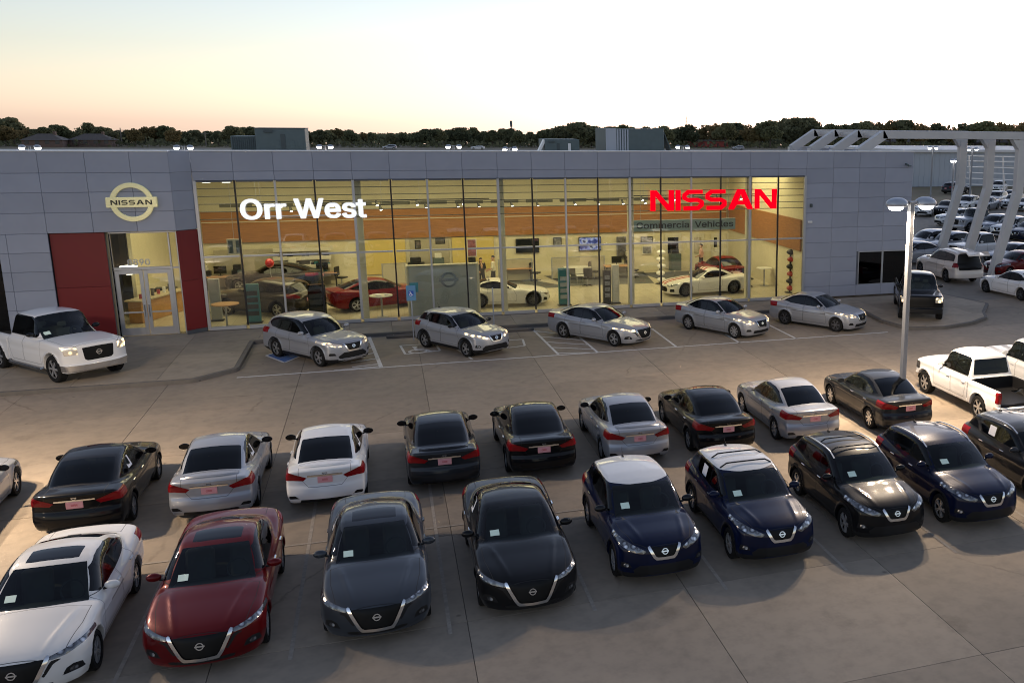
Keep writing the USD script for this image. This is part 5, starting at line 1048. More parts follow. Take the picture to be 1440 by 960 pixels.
for px, py, where in ((42, 209.5, 'beyond the roof at the far left'), (258, 209.5, 'beyond the roof above the tower corner'), (457, 208.5, 'beyond the roof right of the tall roof unit'), (638, 208, 'beyond the roof near its middle'), (717, 211.5, 'beyond the roof left of the small roof unit'), (960, 208.5, 'beyond the roof right of the square roof unit'), (1163, 211, 'beyond the roof under the canopy struts')):
    p = at(px, py, 6.4); dup(far0, (p[0], p[1], 0), rnd.uniform(-30, 30), f'distant lit twin lamp post {where}')

# ------------------------------------------------------------------ roof units
def roof_unit(label, px0, px1, pyt, y, depth, build):
    a, b = at(px0, 212, y=y), at(px1, 212, y=y); zt = at((px0 + px1) / 2, pyt, y=y)[2]
    t = thing('roof_unit', label, 'air conditioner', (a[0], y, 7.2)); build(t, b[0] - a[0], depth, zt - 7.2); return t
def unit1(t, w, d, h):
    obj('condenser', cbox(0, w * .40, .2, d, 0, h * .72, .02), MATS['hvac'], t); obj('cabinet', cbox(w * .33, w, 0, d, 0, h, .02), MATS['hvac'], t); obj('top_lid', cbox(w * .32, w + .03, -.03, d, h, h + .04, .01), MATS['hvac'], t)
    for k in range(12): obj('louvre', cbox(.06 + k * w * .027, .06 + k * w * .027 + .03, .15, .199, .1, h * .68, .004), MATS['hvac_dark'], t)
    for x in (.62, .70, .82, .93): obj('access_panel', cbox(w * x - .12, w * x + .10, -.02, -.001, h * .25, h * (.55 if x != .7 else .8), .005), MATS['hvac' if x != .70 else 'hvac_dark'], t)
    obj('hood', cbox(w * .45, w * .56, -.12, -.001, h * .86, h * .95, .01), MATS['hvac_dark'], t)
def unit2(t, w, d, h):
    obj('cabinet', cbox(w * .16, w, 0, d, 0, h, .02), MATS['hvac'], t); obj('duct', slab([(0, 0, 0), (0, 1.0, 0), (0, 1.0, .3), (0, 0, .3)], .02, 0) if False else bar((w * -.02, .3, 0), (w * .17, .3, h * .95), .5, .12), MATS['cap_metal'], t)
    for x in (.45, .72): obj('access_panel', cbox(w * x, w * x + .16, -.02, -.001, h * .3, h * .75, .005), MATS['cap_metal' if x > .6 else 'hvac_dark'], t)
    obj('hood', cbox(w * .25, w * .4, -.1, -.001, h * .8, h * .9, .01), MATS['hvac_dark'], t)
def unit3(t, w, d, h):
    obj('cabinet', cbox(0, w, 0, d, 0, h, .02), MATS['hvac'], t); obj('corner_post', cbox(-.03, w * .17, -.03, -.001, 0, h, .006), MATS['lamp_house'], t)
    for k in range(5): obj('louvre', cbox(w * (.18 + .043 * k), w * (.205 + .043 * k), -.04, -.001, .05, h - .05, .005), MATS['lamp_house'], t)
    obj('side_hood', slab([(0, 0, 0), (0, 0, 0.01), (0, .01, 0)], .01, 0) if False else bar((w, .6, h * .9), (w + .55, .6, .05), 1.0, .04), MATS['hvac'], t)
roof_unit('green grey stepped air conditioner with louvres on the roof at the left', 325, 431, 181, 9.5, 2.6, unit1)
roof_unit('small green grey air conditioner with slanted white duct on the roof', 757, 815, 196, 9.5, 2.2, unit2)
roof_unit('square green grey air conditioner with vertical ribs on the roof, right', 853, 934, 181, 9.5, 3.0, unit3)

# ------------------------------------------------------------------ the white bent frames over the drive at the right
for k, y in enumerate((4.2, 7.35, 10.5, 13.6)):
    lab = ['nearest', 'second', 'third', 'farthest'][k]
    t = thing('canopy_frame', f'{lab} of the four bent white steel portal frames beside the showroom', 'canopy frame', (0, y, 0), group='white bent canopy frames')
    xl, xb, zb_, zk = 25.4, 26.9, 8.50, 5.2
    def fb(p, q, w, h, nm): obj(nm, bar((p[0], 0, p[1]), (q[0], 0, q[1]), w, h, up=(0, 1, 0)), MATS['canopy_metal'], t)
    fb((xl - .05, 7.50), (xb + .1, zb_ + .05), .50, .42, 'strut'); obj('strut_foot', cbox(xl - .28, xl + .1, -.16, .16, 7.2, 7.62, .01), MATS['canopy_metal'], t)
    xe = 36.3
    obj('beam', cbox(xb - .1, xe + 12 if k == 0 else xe + .25 if k < 3 else xb + 4.0, -.21, .21, zb_ - .21, zb_ + .24, .02), MATS['canopy_metal'], t)
    if k < 3:
        obj('leg', cbox(xe - .27, xe + .26, -.20, .20, zk - .1, zb_ - .205, .02), MATS['canopy_metal'], t)
        fb((xe - .01, zk), (xe - 1.45, .0), .50, .41, 'leg_lower')
        obj('knee_bracket', extrude(sg.Polygon([(xe - .27, 8.25), (xe - .75, 8.30), (xe - .30, 7.7)]), .38, basis((1, 0, 0), (0, 0, 1), (0, -1, 0), (0, .19, 0))), MATS['canopy_metal'], t)
    if k < 3:
        L = 3.1
        obj('purlin', cbox(xb + .3, xb + .5, .21, L - .21, zb_ - .1, zb_ + .1, .01), MATS['canopy_metal'], t)
# white rail rack standing beyond the canopy
a = at(1357, 285, 0); b = at(1500, 292, 0); t = thing('rail_rack', 'white horizontal rails with slanted posts standing beyond the canopy legs', 'rack', (a[0], a[1], 0), math.degrees(math.atan2(b[1] - a[1], b[0] - a[0])))
Lr = np.linalg.norm(b - a)
for z in (2.2, 2.9, 3.6, 4.3, 5.0, 5.6): obj('rail', cbox(0, Lr, -.06, .06, z, z + .11, .01), MATS['cap_metal'], t)
for x in (.1, 4.2, 8.5, 12.0): obj('post', bar((x + .6, .1, 0), (x, .1, 5.7), .16, .16), MATS['canopy_metal'], t)

# ------------------------------------------------------------------ things in the showroom
def desk(px, py, lab, w=1.5, top='wood_light', chair=True, mon=True):
    p = at(px, py, FL); t = thing('office_desk', lab, 'desk', (p[0], p[1], FL)); obj('desk_top', cbox(-w / 2, w / 2, -.38, .38, .71, .75, .01), MATS[top], t)
    for x in (-w / 2 + .08, w / 2 - .08):
        for y in (-.3, .3): obj('leg', cyl((x, y, 0), (x, y, .71), .025, n=8), MATS['plastic_black'], t)
    obj('modesty_panel', cbox(-w / 2 + .1, w / 2 - .1, .30, .33, .25, .70, .005), MATS['partition'], t)
    return p
def monitor(p, lab, dx=0.0):
    t = thing('computer_screen', lab, 'screen', (p[0] + dx, p[1] + .1, FL + .75)); obj('screen', cbox(-.30, .30, -.02, .02, .12, .52, .01), MATS['screen_black'], t); obj('stand', cat(cyl((0, .03, .015), (0, .03, .2), .03, n=8), cbox(-.12, .12, -.06, .1, 0, .015, .004)), MATS['plastic_black'], t)
def chair(p, rz, lab):
    t = thing('office_chair', lab, 'chair', (p[0], p[1], FL), rz); obj('seat', cbox(-.25, .25, -.25, .25, .42, .50, .03), MATS['plastic_black'], t); b = cbox(-.24, .24, -.03, .03, .55, 1.05, .025); b.apply_translation((0, .26, 0)); obj('backrest', b, MATS['plastic_black'], t); obj('post', cyl((0, 0, .08), (0, 0, .42), .03, n=8), MATS['alum'], t)
    obj('base', cat([bar((0, 0, .07), (.3 * math.cos(a), .3 * math.sin(a), .04), .04, .03) for a in np.arange(5) * 1.2566]), MATS['plastic_black'], t); obj('back_bar', bar((0, .2, .45), (0, .28, .7), .06, .02), MATS['plastic_black'], t)
ds = [((729, 395), 'left of the white low coupe in the showroom', True), ((812, 393), 'under the lit screen in the showroom middle', False), ((868, 391), 'below the tall poster in the showroom', True), ((312, 408), 'at the far left of the showroom beside the shelves', True), ((455, 402), 'behind the dark vehicles near the shelf wall', True)]
for (px, py), lab, mo in ds:
    p = desk(px, py, 'small wooden topped desk ' + lab if mo else 'white topped meeting table ' + lab, top='wood_light' if mo else 'desk_white')
    if mo: monitor(p, 'black computer screen on the desk ' + lab)
    chair((p[0] + .95, p[1] - .2), 60, 'black chair by the desk ' + lab)
chair(at(826, 402, FL), 180, 'large black office chair facing away beside the round meeting table')
for i, px in enumerate((797, 816)):  # white chairs at the meeting table
    p = at(px, 398, FL); t = thing('visitor_chair', f'pale plastic visitor chair at the meeting table, {"left" if i == 0 else "right"} one', 'chair', (p[0], p[1], FL)); obj('seat', cbox(-.22, .22, -.22, .22, .42, .45, .01), MATS['desk_white'], t); obj('backrest', cbox(-.22, .22, .2, .23, .5, .85, .01), MATS['desk_white'], t)
    for x in (-.18, .18):
        for y in (-.18, .18): obj('leg', cyl((x, y, 0), (x * .9, y * .9, .42), .015, n=6), MATS['alum'], t)
# low partitions
for px0, px1, py0, py1, lab in ((536, 570, 366, 372, 'behind the red car'), (700, 748, 360, 388, 'around the desk by the white low coupe'), (775, 850, 360, 390, 'around the meeting table')):
    y = 9.8; a, b = at(px0, py0, y=y), at(px1, py0, y=y); t = thing('low_partition', f'beige low office partition {lab}', 'partition', (a[0], y, FL)); w = b[0] - a[0]; h = 1.25
    obj('panel', cbox(0, w, -.03, .03, .05, h, .01), MATS['partition'], t); obj('top_rail', cbox(-.02, w + .02, -.035, .035, h + .002, h + .03, .005), MATS['alum'], t)
    for x in (0.02, w - .02): obj('upright', cbox(x - .03, x + .03, -.04, .04, 0, h, .005), MATS['alum'], t)
def wallframe(name, lab, cat_, px0, py0, px1, py1, m, frame='plastic_black', y=YB - .12):
    if py1 > 345 and False: pass
    a, b = at(px0, py0, y=y), at(px1, py1, y=y); t = thing(name, lab, cat_, (0, 0, 0)); x0, x1, z0, z1 = a[0], b[0], min(a[2], b[2]), max(a[2], b[2])
    obj('frame', cbox(x0, x1, y - .0, y + .05, z0, z1, .008), MATS[frame], t); obj('picture', cbox(x0 + .05, x1 - .05, y - .008, y - .001, z0 + .05, z1 - .05, .002), MATS[m], t)
wallframe('wall_screen', 'large dark television on the back wall behind the white low coupe', 'television', 725, 336, 758.5, 355, 'screen_black')
wallframe('wall_screen', 'lit bluish television on the back wall in the showroom middle', 'television', 813.5, 333.5, 845.5, 352, 'tv_picture')
wallframe('poster', 'small square framed picture between the two televisions', 'picture', 778, 334, 790, 345, 'poster_grey')
wallframe('poster', 'tall two part poster right of the lit television', 'picture', 867, 333, 881, 363, 'poster_dark', 'poster_grey')
wallframe('poster', 'tall reddish poster above the white low coupe', 'picture', 656, 336, 671, 361, 'poster_red', 'desk_white')
wallframe('poster', 'grey poster of a vehicle left of the striped coupe', 'picture', 901, 333, 918, 341, 'poster_grey')
wallframe('poster', 'framed dark picture above the office niche, left one', 'picture', 583, 338, 592, 350, 'poster_dark')
wallframe('poster', 'framed dark picture above the office niche, right one', 'picture', 612, 335, 626, 343, 'poster_dark')
wallframe('poster', 'vehicle picture low on the wall left of the striped coupe', 'picture', 903, 346, 917, 357, 'poster_grey', 'desk_white')
# display wall with emblem
a, b = at(577.8, 445, FL), at(672.5, 438.5, FL); zt = at(577.8, 375.8, y=a[1])[2]; yw = (a[1] + b[1]) / 2
t = thing('display_wall', 'grey freestanding display wall with a chrome ring emblem inside the glass front', 'display wall', (0, 0, 0))
w0 = obj('panel', cbox(a[0], b[0], yw, yw + .12, FL, zt, .02), MATS['display_grey'], t); obj('end_return', cbox(a[0] - .08, a[0] - .004, yw + .03, yw + 1.0, FL, zt, .01), MATS['display_cream'], t); obj('top_cap', cbox(a[0] - .05, b[0] + .05, yw - .03, yw + .3, zt + .002, zt + .06, .01), MATS['display_cream'], t)
obj('end_post', cbox(b[0] + .004, b[0] + .12, yw + .01, yw + .2, FL, zt - .003, .01), MATS['display_cream'], t)
c = at(631, 393, y=yw); m = emblem(.36, .05); m.apply_transform(onwall((c[0], yw - .002, c[2]))); obj('emblem', m, MATS['chrome'], w0)
def kiosk(px, py, lab, h, w, m, m2=None):
    p = at(px, py, FL); t = thing('display_kiosk', lab, 'kiosk', (p[0], p[1] + .2, FL)); obj('base', cbox(-w / 2 - .05, w / 2 + .05, -.2, .2, 0, .05, .01), MATS['plastic_black'], t); obj('panel', cbox(-w / 2, w / 2, -.12, .12, .05, h, .02), MATS[m], t)
    for k in range(4): obj('leaflet_rack', cbox(-w / 2 + .06, w / 2 - .06, -.15, -.121, .35 + .3 * k, .55 + .3 * k, .005), MATS[m2 or 'poster_grey'], t)
kiosk(795, 430, 'teal leaflet kiosk standing inside the glass, middle of the showroom', 1.85, .55, 'teal', 'display_grey')
kiosk(855, 428, 'dark leaflet rack beside the pale totem inside the glass', 1.7, .38, 'plastic_black', 'poster_grey')
kiosk(867, 427, 'pale grey totem inside the glass right of the dark leaflet rack', 1.95, .36, 'desk_white', 'desk_white')
kiosk(358, 455, 'dark teal display stand in front of the dark vehicle', 1.75, .55, 'teal', 'plastic_black')
kiosk(305, 452, 'pale grey panel stand at the left end of the glass front', 1.9, .45, 'display_grey', 'display_grey')
kiosk(448, 448, 'black framed glass stand right of the dark vehicle', 1.55, .75, 'screen_black', 'plastic_black')
def round_table(px, py, lab, m, r=.55):
    p = at(px, py, FL); t = thing('round_table', lab, 'table', (p[0], p[1] + .6, FL)); obj('table_top', cyl((0, 0, .98), (0, 0, 1.02), r, n=24), MATS[m], t); obj('post', cyl((0, 0, .02), (0, 0, .98), .04, n=10), MATS['alum'], t); obj('foot', cyl((0, 0, 0), (0, 0, .02), .25, n=16), MATS['alum'], t); return (p[0], p[1] + .6)
round_table(317, 463, 'round wooden high table inside the left end of the glass', 'wood_light')
q = round_table(538, 449, 'round pale high table strewn with papers in front of the red car', 'desk_white', .5)
t = thing('paper_stack', 'loose white leaflets strewn on the pale round table', 'papers', (q[0], q[1], FL + 1.02))
for k in range(7): m = cbox(-.12, .12, -.09, .09, .002 + .006 * k, .007 + .006 * k, .001); m.apply_transform(trimesh.transformations.rotation_matrix(k * 1.1, (0, 0, 1))); m.apply_translation((.25 * math.cos(k * 2.1), .22 * math.sin(k * 2.1), 0)); obj('leaflet', m, MATS['paper'], t)
# cafe table with black chairs at the right end
q = round_table(1080, 404, 'round table with dark chairs at the right end of the showroom', 'desk_white', .45)
for i, (dx, rz, lab) in enumerate(((-1.0, 90, 'left'), (.9, -90, 'right'))): chair((q[0] + dx, q[1] - .1), rz, f'black chair at the round table by the right wall, on its {lab}')
# helmet tower and red model tower
def tower(px, py, lab, n, mball, h=1.9):
    p = at(px, py, FL); t = thing('display_tower', lab, 'display stand', (p[0], p[1], FL)); obj('column', cyl((0, 0, 0), (0, 0, h), .07, n=10), MATS['plastic_black'], t); obj('foot', cyl((0, 0, 0), (0, 0, .03), .3, n=16), MATS['plastic_black'], t)
    for k in range(n):
        s = trimesh.creation.icosphere(2, 1.0); s.apply_scale((.26, .22, .15)); s.apply_translation((.02 * (-1) ** k, -.08, .25 + (h - .35) * k / (n - 1))); obj('display_item', s, MATS[mball if k % 2 == 0 or mball == 'helmet_white' else 'plastic_black'], t, smooth=60)
tower(929, 399, 'tower of white helmet shaped items left of the striped coupe', 5, 'helmet_white')
tower(1111, 411, 'tall black tower of red and black items by the right wall', 6, 'toy_red', 2.3)
# red balloon
p = at(379, 370, y=5.0); t = thing('balloon', 'round red balloon floating above the dark vehicles', 'balloon', (p[0], 5.0, p[2])); s = trimesh.creation.icosphere(3, .20); s.apply_scale((1, 1, 1.12)); obj('skin', s, MATS['balloon_red'], t, smooth=60); obj('string', cyl((0, 0, -.22), (.05, .05, -1.4), .006, n=5), MATS['paper'], t)
# hanging sign at the left
p = at(330, 347, y=2.6); t = thing('hanging_sign', 'cream hanging sign with dark panels near the left end of the glass', 'sign', (p[0], 2.6, p[2])); obj('board', cbox(-.30, .30, -.03, .03, -.35, .35, .01), MATS['display_cream'], t)
for x in (-.24, .06): obj('dark_panel', cbox(x, x + .18, -.036, -.031, -.28, .28, .002), MATS['hvac'], t)
obj('hanger', cyl((0, 0, .35), (0, 0, 6.7 - p[2]), .01, n=5), MATS['alum'], t)
# reception counter behind the doors
p = at(200, 462, FL); t = thing('reception_counter', 'wooden reception counter with pale top behind the entrance doors', 'counter', (p[0] - .2, p[1] + 1.2, FL), 68); obj('front', cbox(0, 3.2, 0, .6, 0, .95, .02), MATS['wood_light'], t); obj('counter_top', cbox(-.08, 3.3, -.08, .7, .952, 1.02, .01), MATS['counter_top'], t)
for k in range(6): obj('jar', cyl((.5 + .42 * k, .3, 1.02), (.5 + .42 * k, .3, 1.22 + .06 * (k % 3)), .07, n=10), MATS[['toy_red', 'helmet_white', 'poster_dark'][k % 3]], t)
p = at(182, 386, y=3.4); t = thing('pendant_lamp', 'stepped glowing pendant lamp over the reception counter', 'lamp', (p[0], 3.4, p[2]))
for k in range(3): obj('shade', cyl((0, 0, .13 * k), (0, 0, .13 * k + .12), .13 + .11 * k, n=16), MATS['tube_light'], t)
obj('cord', cyl((0, 0, .38), (0, 0, 6.7 - p[2]), .008, n=5), MATS['plastic_black'], t)
p = at(232, 408, y=6.0); t = thing('dark_display', 'dark boxy display with a screen seen through the right entrance door', 'display', (p[0], 6.0, FL)); obj('cabinet', cbox(-.45, .45, 0, .5, 0, 1.0, .02), MATS['plastic_black'], t); obj('screen', cbox(-.4, .4, -.02, -.001, .45, .95, .005), MATS['screen_black'], t); obj('label_strip', cbox(-.3, .3, -.03, -.021, .62, .68, .003), MATS['desk_white'], t)

# ------------------------------------------------------------------ people in the showroom
import manifold3d as m3
def ball(p, r): return m3.Manifold.sphere(r, 12).translate(tuple(map(float, p)))
def limb(a, b, ra, rb): return m3.Manifold.batch_hull([ball(a, ra), ball(b, rb)])
def to_tm(M, h=.05, it=6):
    g = M.refine_to_length(h).to_mesh(); tm = trimesh.Trimesh(g.vert_properties[:, :3], g.tri_verts, process=True); trimesh.smoothing.filter_taubin(tm, iterations=it); return tm
for n, c in (('skin', (.45, .27, .18)), ('hair_dark', (.03, .02, .015)), ('shirt_dark', (.03, .03, .035)), ('shirt_yellow', (.6, .45, .05)), ('shirt_cream', (.62, .58, .46)), ('shirt_pink', (.62, .36, .30)), ('shirt_grey', (.30, .31, .33)), ('trousers_dark', (.04, .04, .05)), ('trousers_khaki', (.30, .24, .15)), ('shorts_pale', (.45, .44, .42))): plain(n, c, .8)
def person(label, loc, rz, shirt, trousers, H=1.75, stride=.06, bend=.25, hair_long=False):
    t = thing('person', label, 'person', loc, rz); s = H / 1.75
    J = {}
    for q, sg_ in (('l', 1), ('r', -1)):
        J[q] = dict(hip=(.0, .095 * sg_, .93), knee=(.03 + stride * sg_, .10 * sg_, .50), ank=(-.02 + stride * sg_ * 1.4, .10 * sg_, .09), toe=(.14 + stride * sg_ * 1.4, .11 * sg_, .035), sho=(0, .19 * sg_, 1.42), elb=(-.02 + .04 * sg_, .25 * sg_, 1.13), wri=(.12 + bend * .3, .22 * sg_, .96 + bend * .3), kn=(.17 + bend * .34, .205 * sg_, .92 + bend * .34))
    P = lambda p: tuple(np.array(p) * s)
    body = [limb(P((0, 0, 1.0)), P((0, 0, 1.36)), .125 * s, .12 * s), limb(P((0, 0, 1.42)), P((.01, 0, 1.56)), .06 * s, .055 * s), m3.Manifold.batch_hull([ball(P((.0, 0, 1.66)), .088 * s), ball(P((.03, 0, 1.60)), .062 * s), ball(P((-.03, 0, 1.66)), .085 * s)]), limb(P((.085, 0, 1.63)), P((.11, 0, 1.615)), .014 * s, .016 * s)]
    for sg_ in (1, -1): body.append(limb(P((0, .085 * sg_, 1.64)), P((-.01, .092 * sg_, 1.62)), .018 * s, .014 * s))
    for q in J.values():
        k = {a: P(b) for a, b in q.items()}
        body += [limb(k['hip'], k['knee'], .085 * s, .058 * s), limb(k['knee'], k['ank'], .055 * s, .038 * s), limb(k['ank'], k['toe'], .042 * s, .032 * s), limb((0, k['sho'][1] * .5, k['sho'][2] - .02), k['sho'], .075 * s, .058 * s), limb(k['sho'], k['elb'], .052 * s, .04 * s), limb(k['elb'], k['wri'], .038 * s, .026 * s), limb(k['wri'], k['kn'], .028 * s, .03 * s)]
        kn = np.array(k['kn'])
        for i, L in enumerate((.07, .08, .075, .06)): body.append(limb(kn + np.array((0, 0, .026 - .018 * i)), kn + np.array((L * .8, 0, .02 - .02 * i)) * s + np.array((0, 0, .0)), .010 * s, .008 * s))
        body.append(limb(kn + np.array((-.02, 0, .03)), kn + np.array((.03, .0, .06)), .011 * s, .009 * s))
    obj('body', to_tm(m3.Manifold.batch_boolean(body, m3.OpType.Add), .03, 4), MATS['skin'], t, smooth=60)
    top = [m3.Manifold.batch_hull([ball(P((0, .0, .98)), .14 * s), ball(P((0, .10, 1.38)), .095 * s), ball(P((0, -.10, 1.38)), .095 * s), ball(P((0, .07, 1.0)), .12 * s), ball(P((0, -.07, 1.0)), .12 * s)])]
    leg = [m3.Manifold.batch_hull([ball(P((0, .06, .95)), .125 * s), ball(P((0, -.06, .95)), .125 * s)])]
    for q in J.values():
        k = {a: P(b) for a, b in q.items()}; top += [limb(k['sho'], k['elb'], .07 * s, .055 * s)]; leg += [limb(k['hip'], k['knee'], .10 * s, .075 * s)] + ([limb(k['knee'], k['ank'], .07 * s, .055 * s)] if trousers != 'shorts_pale' else [])
    obj('shirt', to_tm(m3.Manifold.batch_boolean(top, m3.OpType.Add)), MATS[shirt], t, smooth=60); obj('trousers', to_tm(m3.Manifold.batch_boolean(leg, m3.OpType.Add)), MATS[trousers], t, smooth=60)
    hr = [m3.Manifold.batch_hull([ball(P((-.025, 0, 1.69)), .092 * s), ball(P((.0, 0, 1.71)), .08 * s)])]
    if hair_long: hr.append(limb(P((-.05, 0, 1.66)), P((-.07, 0, 1.48)), .085 * s, .07 * s))
    obj('hair', to_tm(m3.Manifold.batch_boolean(hr, m3.OpType.Add)), MATS['hair_dark'], t, smooth=60)
    for sg_ in (1, -1): obj('shoe', to_tm(limb(np.array(P(J['l' if sg_ > 0 else 'r']['ank'])) - (0.03, 0, .035), P(J['l' if sg_ > 0 else 'r']['toe']), .055 * s, .042 * s)), MATS['plastic_black'], t, smooth=60)
    return t
def stand(px, pyhead, H, y): p = at(px, pyhead, y=y); return (p[0], y, FL)
person('person in a dark top with a yellow front standing behind the white low coupe', stand(676, 366, 1.7, 7.6), -70, 'shirt_dark', 'trousers_dark', 1.68, hair_long=True)
person('person in a cream shirt standing right of the one in a dark top', stand(693, 366, 1.8, 7.6), 170, 'shirt_cream', 'trousers_dark', 1.78)
person('person in a pink shirt standing behind the striped coupe', stand(986, 352, 1.8, 9.6), 150, 'shirt_pink', 'trousers_dark', 1.80)
person('person in a grey top and pale shorts near the back offices at the right', stand(1058, 350, 1.75, 9.4), -60, 'shirt_grey', 'shorts_pale', 1.76)

# track lights and small clutter that catch the eye
for k, (x0, x1, y) in enumerate(((-6.5, .5, 7.5), (1.2, 8.5, 8.2), (9.2, 16.5, 8.6), (12.5, 19.5, 5.0), (-6.0, 5.0, 4.6))):
    t = thing('track_light', f'ceiling track of small bright spots, {["at the left above the dark vehicles", "over the yellow office niches", "over the two televisions", "over the striped coupe", "above the grey display wall"][k]}', 'lamp', (0, y, 0)); z = 4.75 if y > 6 else 5.2
    obj('track', cbox(x0, x1, -.03, .03, z, z + .05, .005), MATS['plastic_black'], t)
    for x in (x0 + .6, x1 - .6): obj('hanger', cyl((x, 0, z + .05), (x, 0, 6.75), .01, n=5), MATS['alum'], t)
    for q in range(5):
        x = x0 + (x1 - x0) * (q + .5 + rnd.uniform(-.2, .2)) / 5; s = obj('spot', cyl((x, 0, z - .02), (x + .05, -.12, z - .22), .055, .075, n=10), MATS['plastic_black'], t); obj('bulb', cyl((x + .05, -.121, z - .221), (x + .052, -.127, z - .232), .065, n=10), MATS['spot_bulb'], s)
dd = [(300, 398, 'left of the shelf wall'), (345, 396, 'behind the dark vehicles, left one'), (420, 392, 'behind the dark vehicles, right one'), (583, 380, 'in the grey office niche, left one'), (612, 378, 'in the grey office niche, right one'), (655, 375, 'under the reddish poster'), (885, 383, 'left of the pale blue sign panel'), (945, 378, 'below the pale blue sign panel, left one'), (1000, 374, 'below the pale blue sign panel, right one'), (1075, 384, 'by the right wall doors')]
for i, (px, py, lab) in enumerate(dd):
    p = at(px, py, FL); p[1] = min(p[1], YB - .9); w = rnd.uniform(.5, .9); h = rnd.uniform(.8, 1.3); t = thing('office_cabinet', f'{["dark", "grey", "pale"][i % 3]} office cabinet {lab}', 'cabinet', (p[0], p[1], FL)); m = ['plastic_black', 'hvac', 'desk_white'][i % 3]
    obj('carcass', cbox(-w / 2, w / 2, 0, .45, 0, h, .01), MATS[m], t)
    for q in range(3): obj('drawer', cbox(-w / 2 + .03, w / 2 - .03, -.02, -.001, .05 + q * h / 3.1, .02 + (q + 1) * h / 3.1, .006), MATS[m], t)
    obj('printer', cbox(-w * .35, w * .3, .05, .40, h + .002, h + .28, .03), MATS['plastic_black' if i % 2 else 'desk_white'], t)
# ------------------------------------------------------------------ trees
def leafmat(name, c, c2):
    mat(name, {'g': ('geometry', {}), 'oi': ('object_info', {}), 'n': ('noise_texture', {'scale': .5, 'detail': 3.0}), 'ma': ('math', {'math_type': 'add'}), 'mb': ('math', {'math_type': 'multiply', 'value2': .5}), 'r': ('rgb_ramp', {'ramp': [(.25, c), (.75, c2)]}), 'd': ('diffuse_bsdf', {}), 't': ('translucent_bsdf', {}), 'x': ('mix_closure', {'fac': .42})},
        [('g.position', 'n.vector'), ('n.fac', 'ma.value1'), ('oi.random', 'ma.value2'), ('ma.value', 'mb.value1'), ('mb.value', 'r.fac'), ('r.color', 'd.color'), ('r.color', 't.color'), ('d.BSDF', 'x.closure1'), ('t.BSDF', 'x.closure2')], surface='x.closure')
leafmat('leaf_green', (.095, .108, .058), (.165, .165, .09)); leafmat('leaf_olive', (.125, .108, .052), (.22, .165, .08)); leafmat('leaf_dark', (.08, .09, .053), (.14, .14, .08)); plain('bark', (.07, .055, .045), .9)
def make_tree(label, loc, H, Wd, nleaf, lm, seed, gaps=.5, group=None):
    r = np.random.default_rng(seed); t = thing('tree', label, 'tree', loc, 0, group)
    tr = [cyl((0, 0, 0), (.1, 0, H * .35), .03 * H, .022 * H, n=7)]; nc = 9 + int(6 * gaps); cs = []
    for k in range(nc):
        a = r.uniform(0, 6.28); rad = Wd * .5 * r.uniform(.15, .75); z = H * r.uniform(.42, .86) - rad * .15; cs.append((rad * math.cos(a), rad * math.sin(a), z, Wd * r.uniform(.16, .28)))
        tr.append(cyl((.1, 0, H * r.uniform(.22, .38)), cs[-1][:3], .010 * H, .004 * H, n=5))
    cs.append((0, 0, H * .86, Wd * .22)); obj('trunk', cat(tr), MATS['bark'], t)
    c = np.array(cs); k = r.integers(0, len(c), nleaf); d = r.normal(size=(nleaf, 3)); d /= np.linalg.norm(d, axis=1)[:, None]; p = c[k, :3] + d * (c[k, 3] * r.uniform(.55, 1.08, nleaf))[:, None] * (1, 1, .8); p[:, 2] = np.minimum(p[:, 2], H)
    s = Wd * r.uniform(.025, .055, nleaf)[:, None]; a = r.normal(size=(nleaf, 3)); a /= np.linalg.norm(a, axis=1)[:, None]; b = np.cross(a, r.normal(size=(nleaf, 3))); b /= np.linalg.norm(b, axis=1)[:, None]
    v = np.stack([p - a * s - b * s * .6, p + a * s - b * s * .6, p + a * s * .7 + b * s, p - a * s * .7 + b * s], 1).reshape(-1, 3); i = np.arange(nleaf) * 4
    obj('crown', (v, np.vstack([np.c_[i, i + 1, i + 2], np.c_[i, i + 2, i + 3]])), MATS[lm], t); return t
protos = []; G_T = 'trees of the far tree line'
def gy(px, d): p = at(px, 300, y=d - CAM_D if False else d); return p[0]
specs = [(9, 9, 2600, 'leaf_green', .4), (8, 9.5, 2400, 'leaf_dark', .4), (10.5, 9, 2300, 'leaf_olive', .9), (7.5, 8, 2000, 'leaf_green', .5), (11, 11, 3000, 'leaf_dark', .7), (9.5, 8, 1500, 'leaf_olive', 1.2)]
kinds = ['rounded green tree', 'low dark tree', 'airy olive tree', 'small bushy tree', 'tall broad tree', 'thin olive tree']
def place_tree(px, kind, sc, depth, lab):
    global protos
    H = specs[kind][0]; p = at(px, 300, y=depth); loc = (p[0], depth, -.1)
    while len(protos) <= kind: protos.append(None)
    if protos[kind] is None: protos[kind] = make_tree(lab, loc, *specs[kind][:4], 100 + kind, specs[kind][4]); return
    dup(protos[kind], loc, rnd.uniform(0, 360), lab, scale=(sc * rnd.uniform(.95, 1.2), sc * rnd.uniform(.95, 1.2), sc), name='tree')
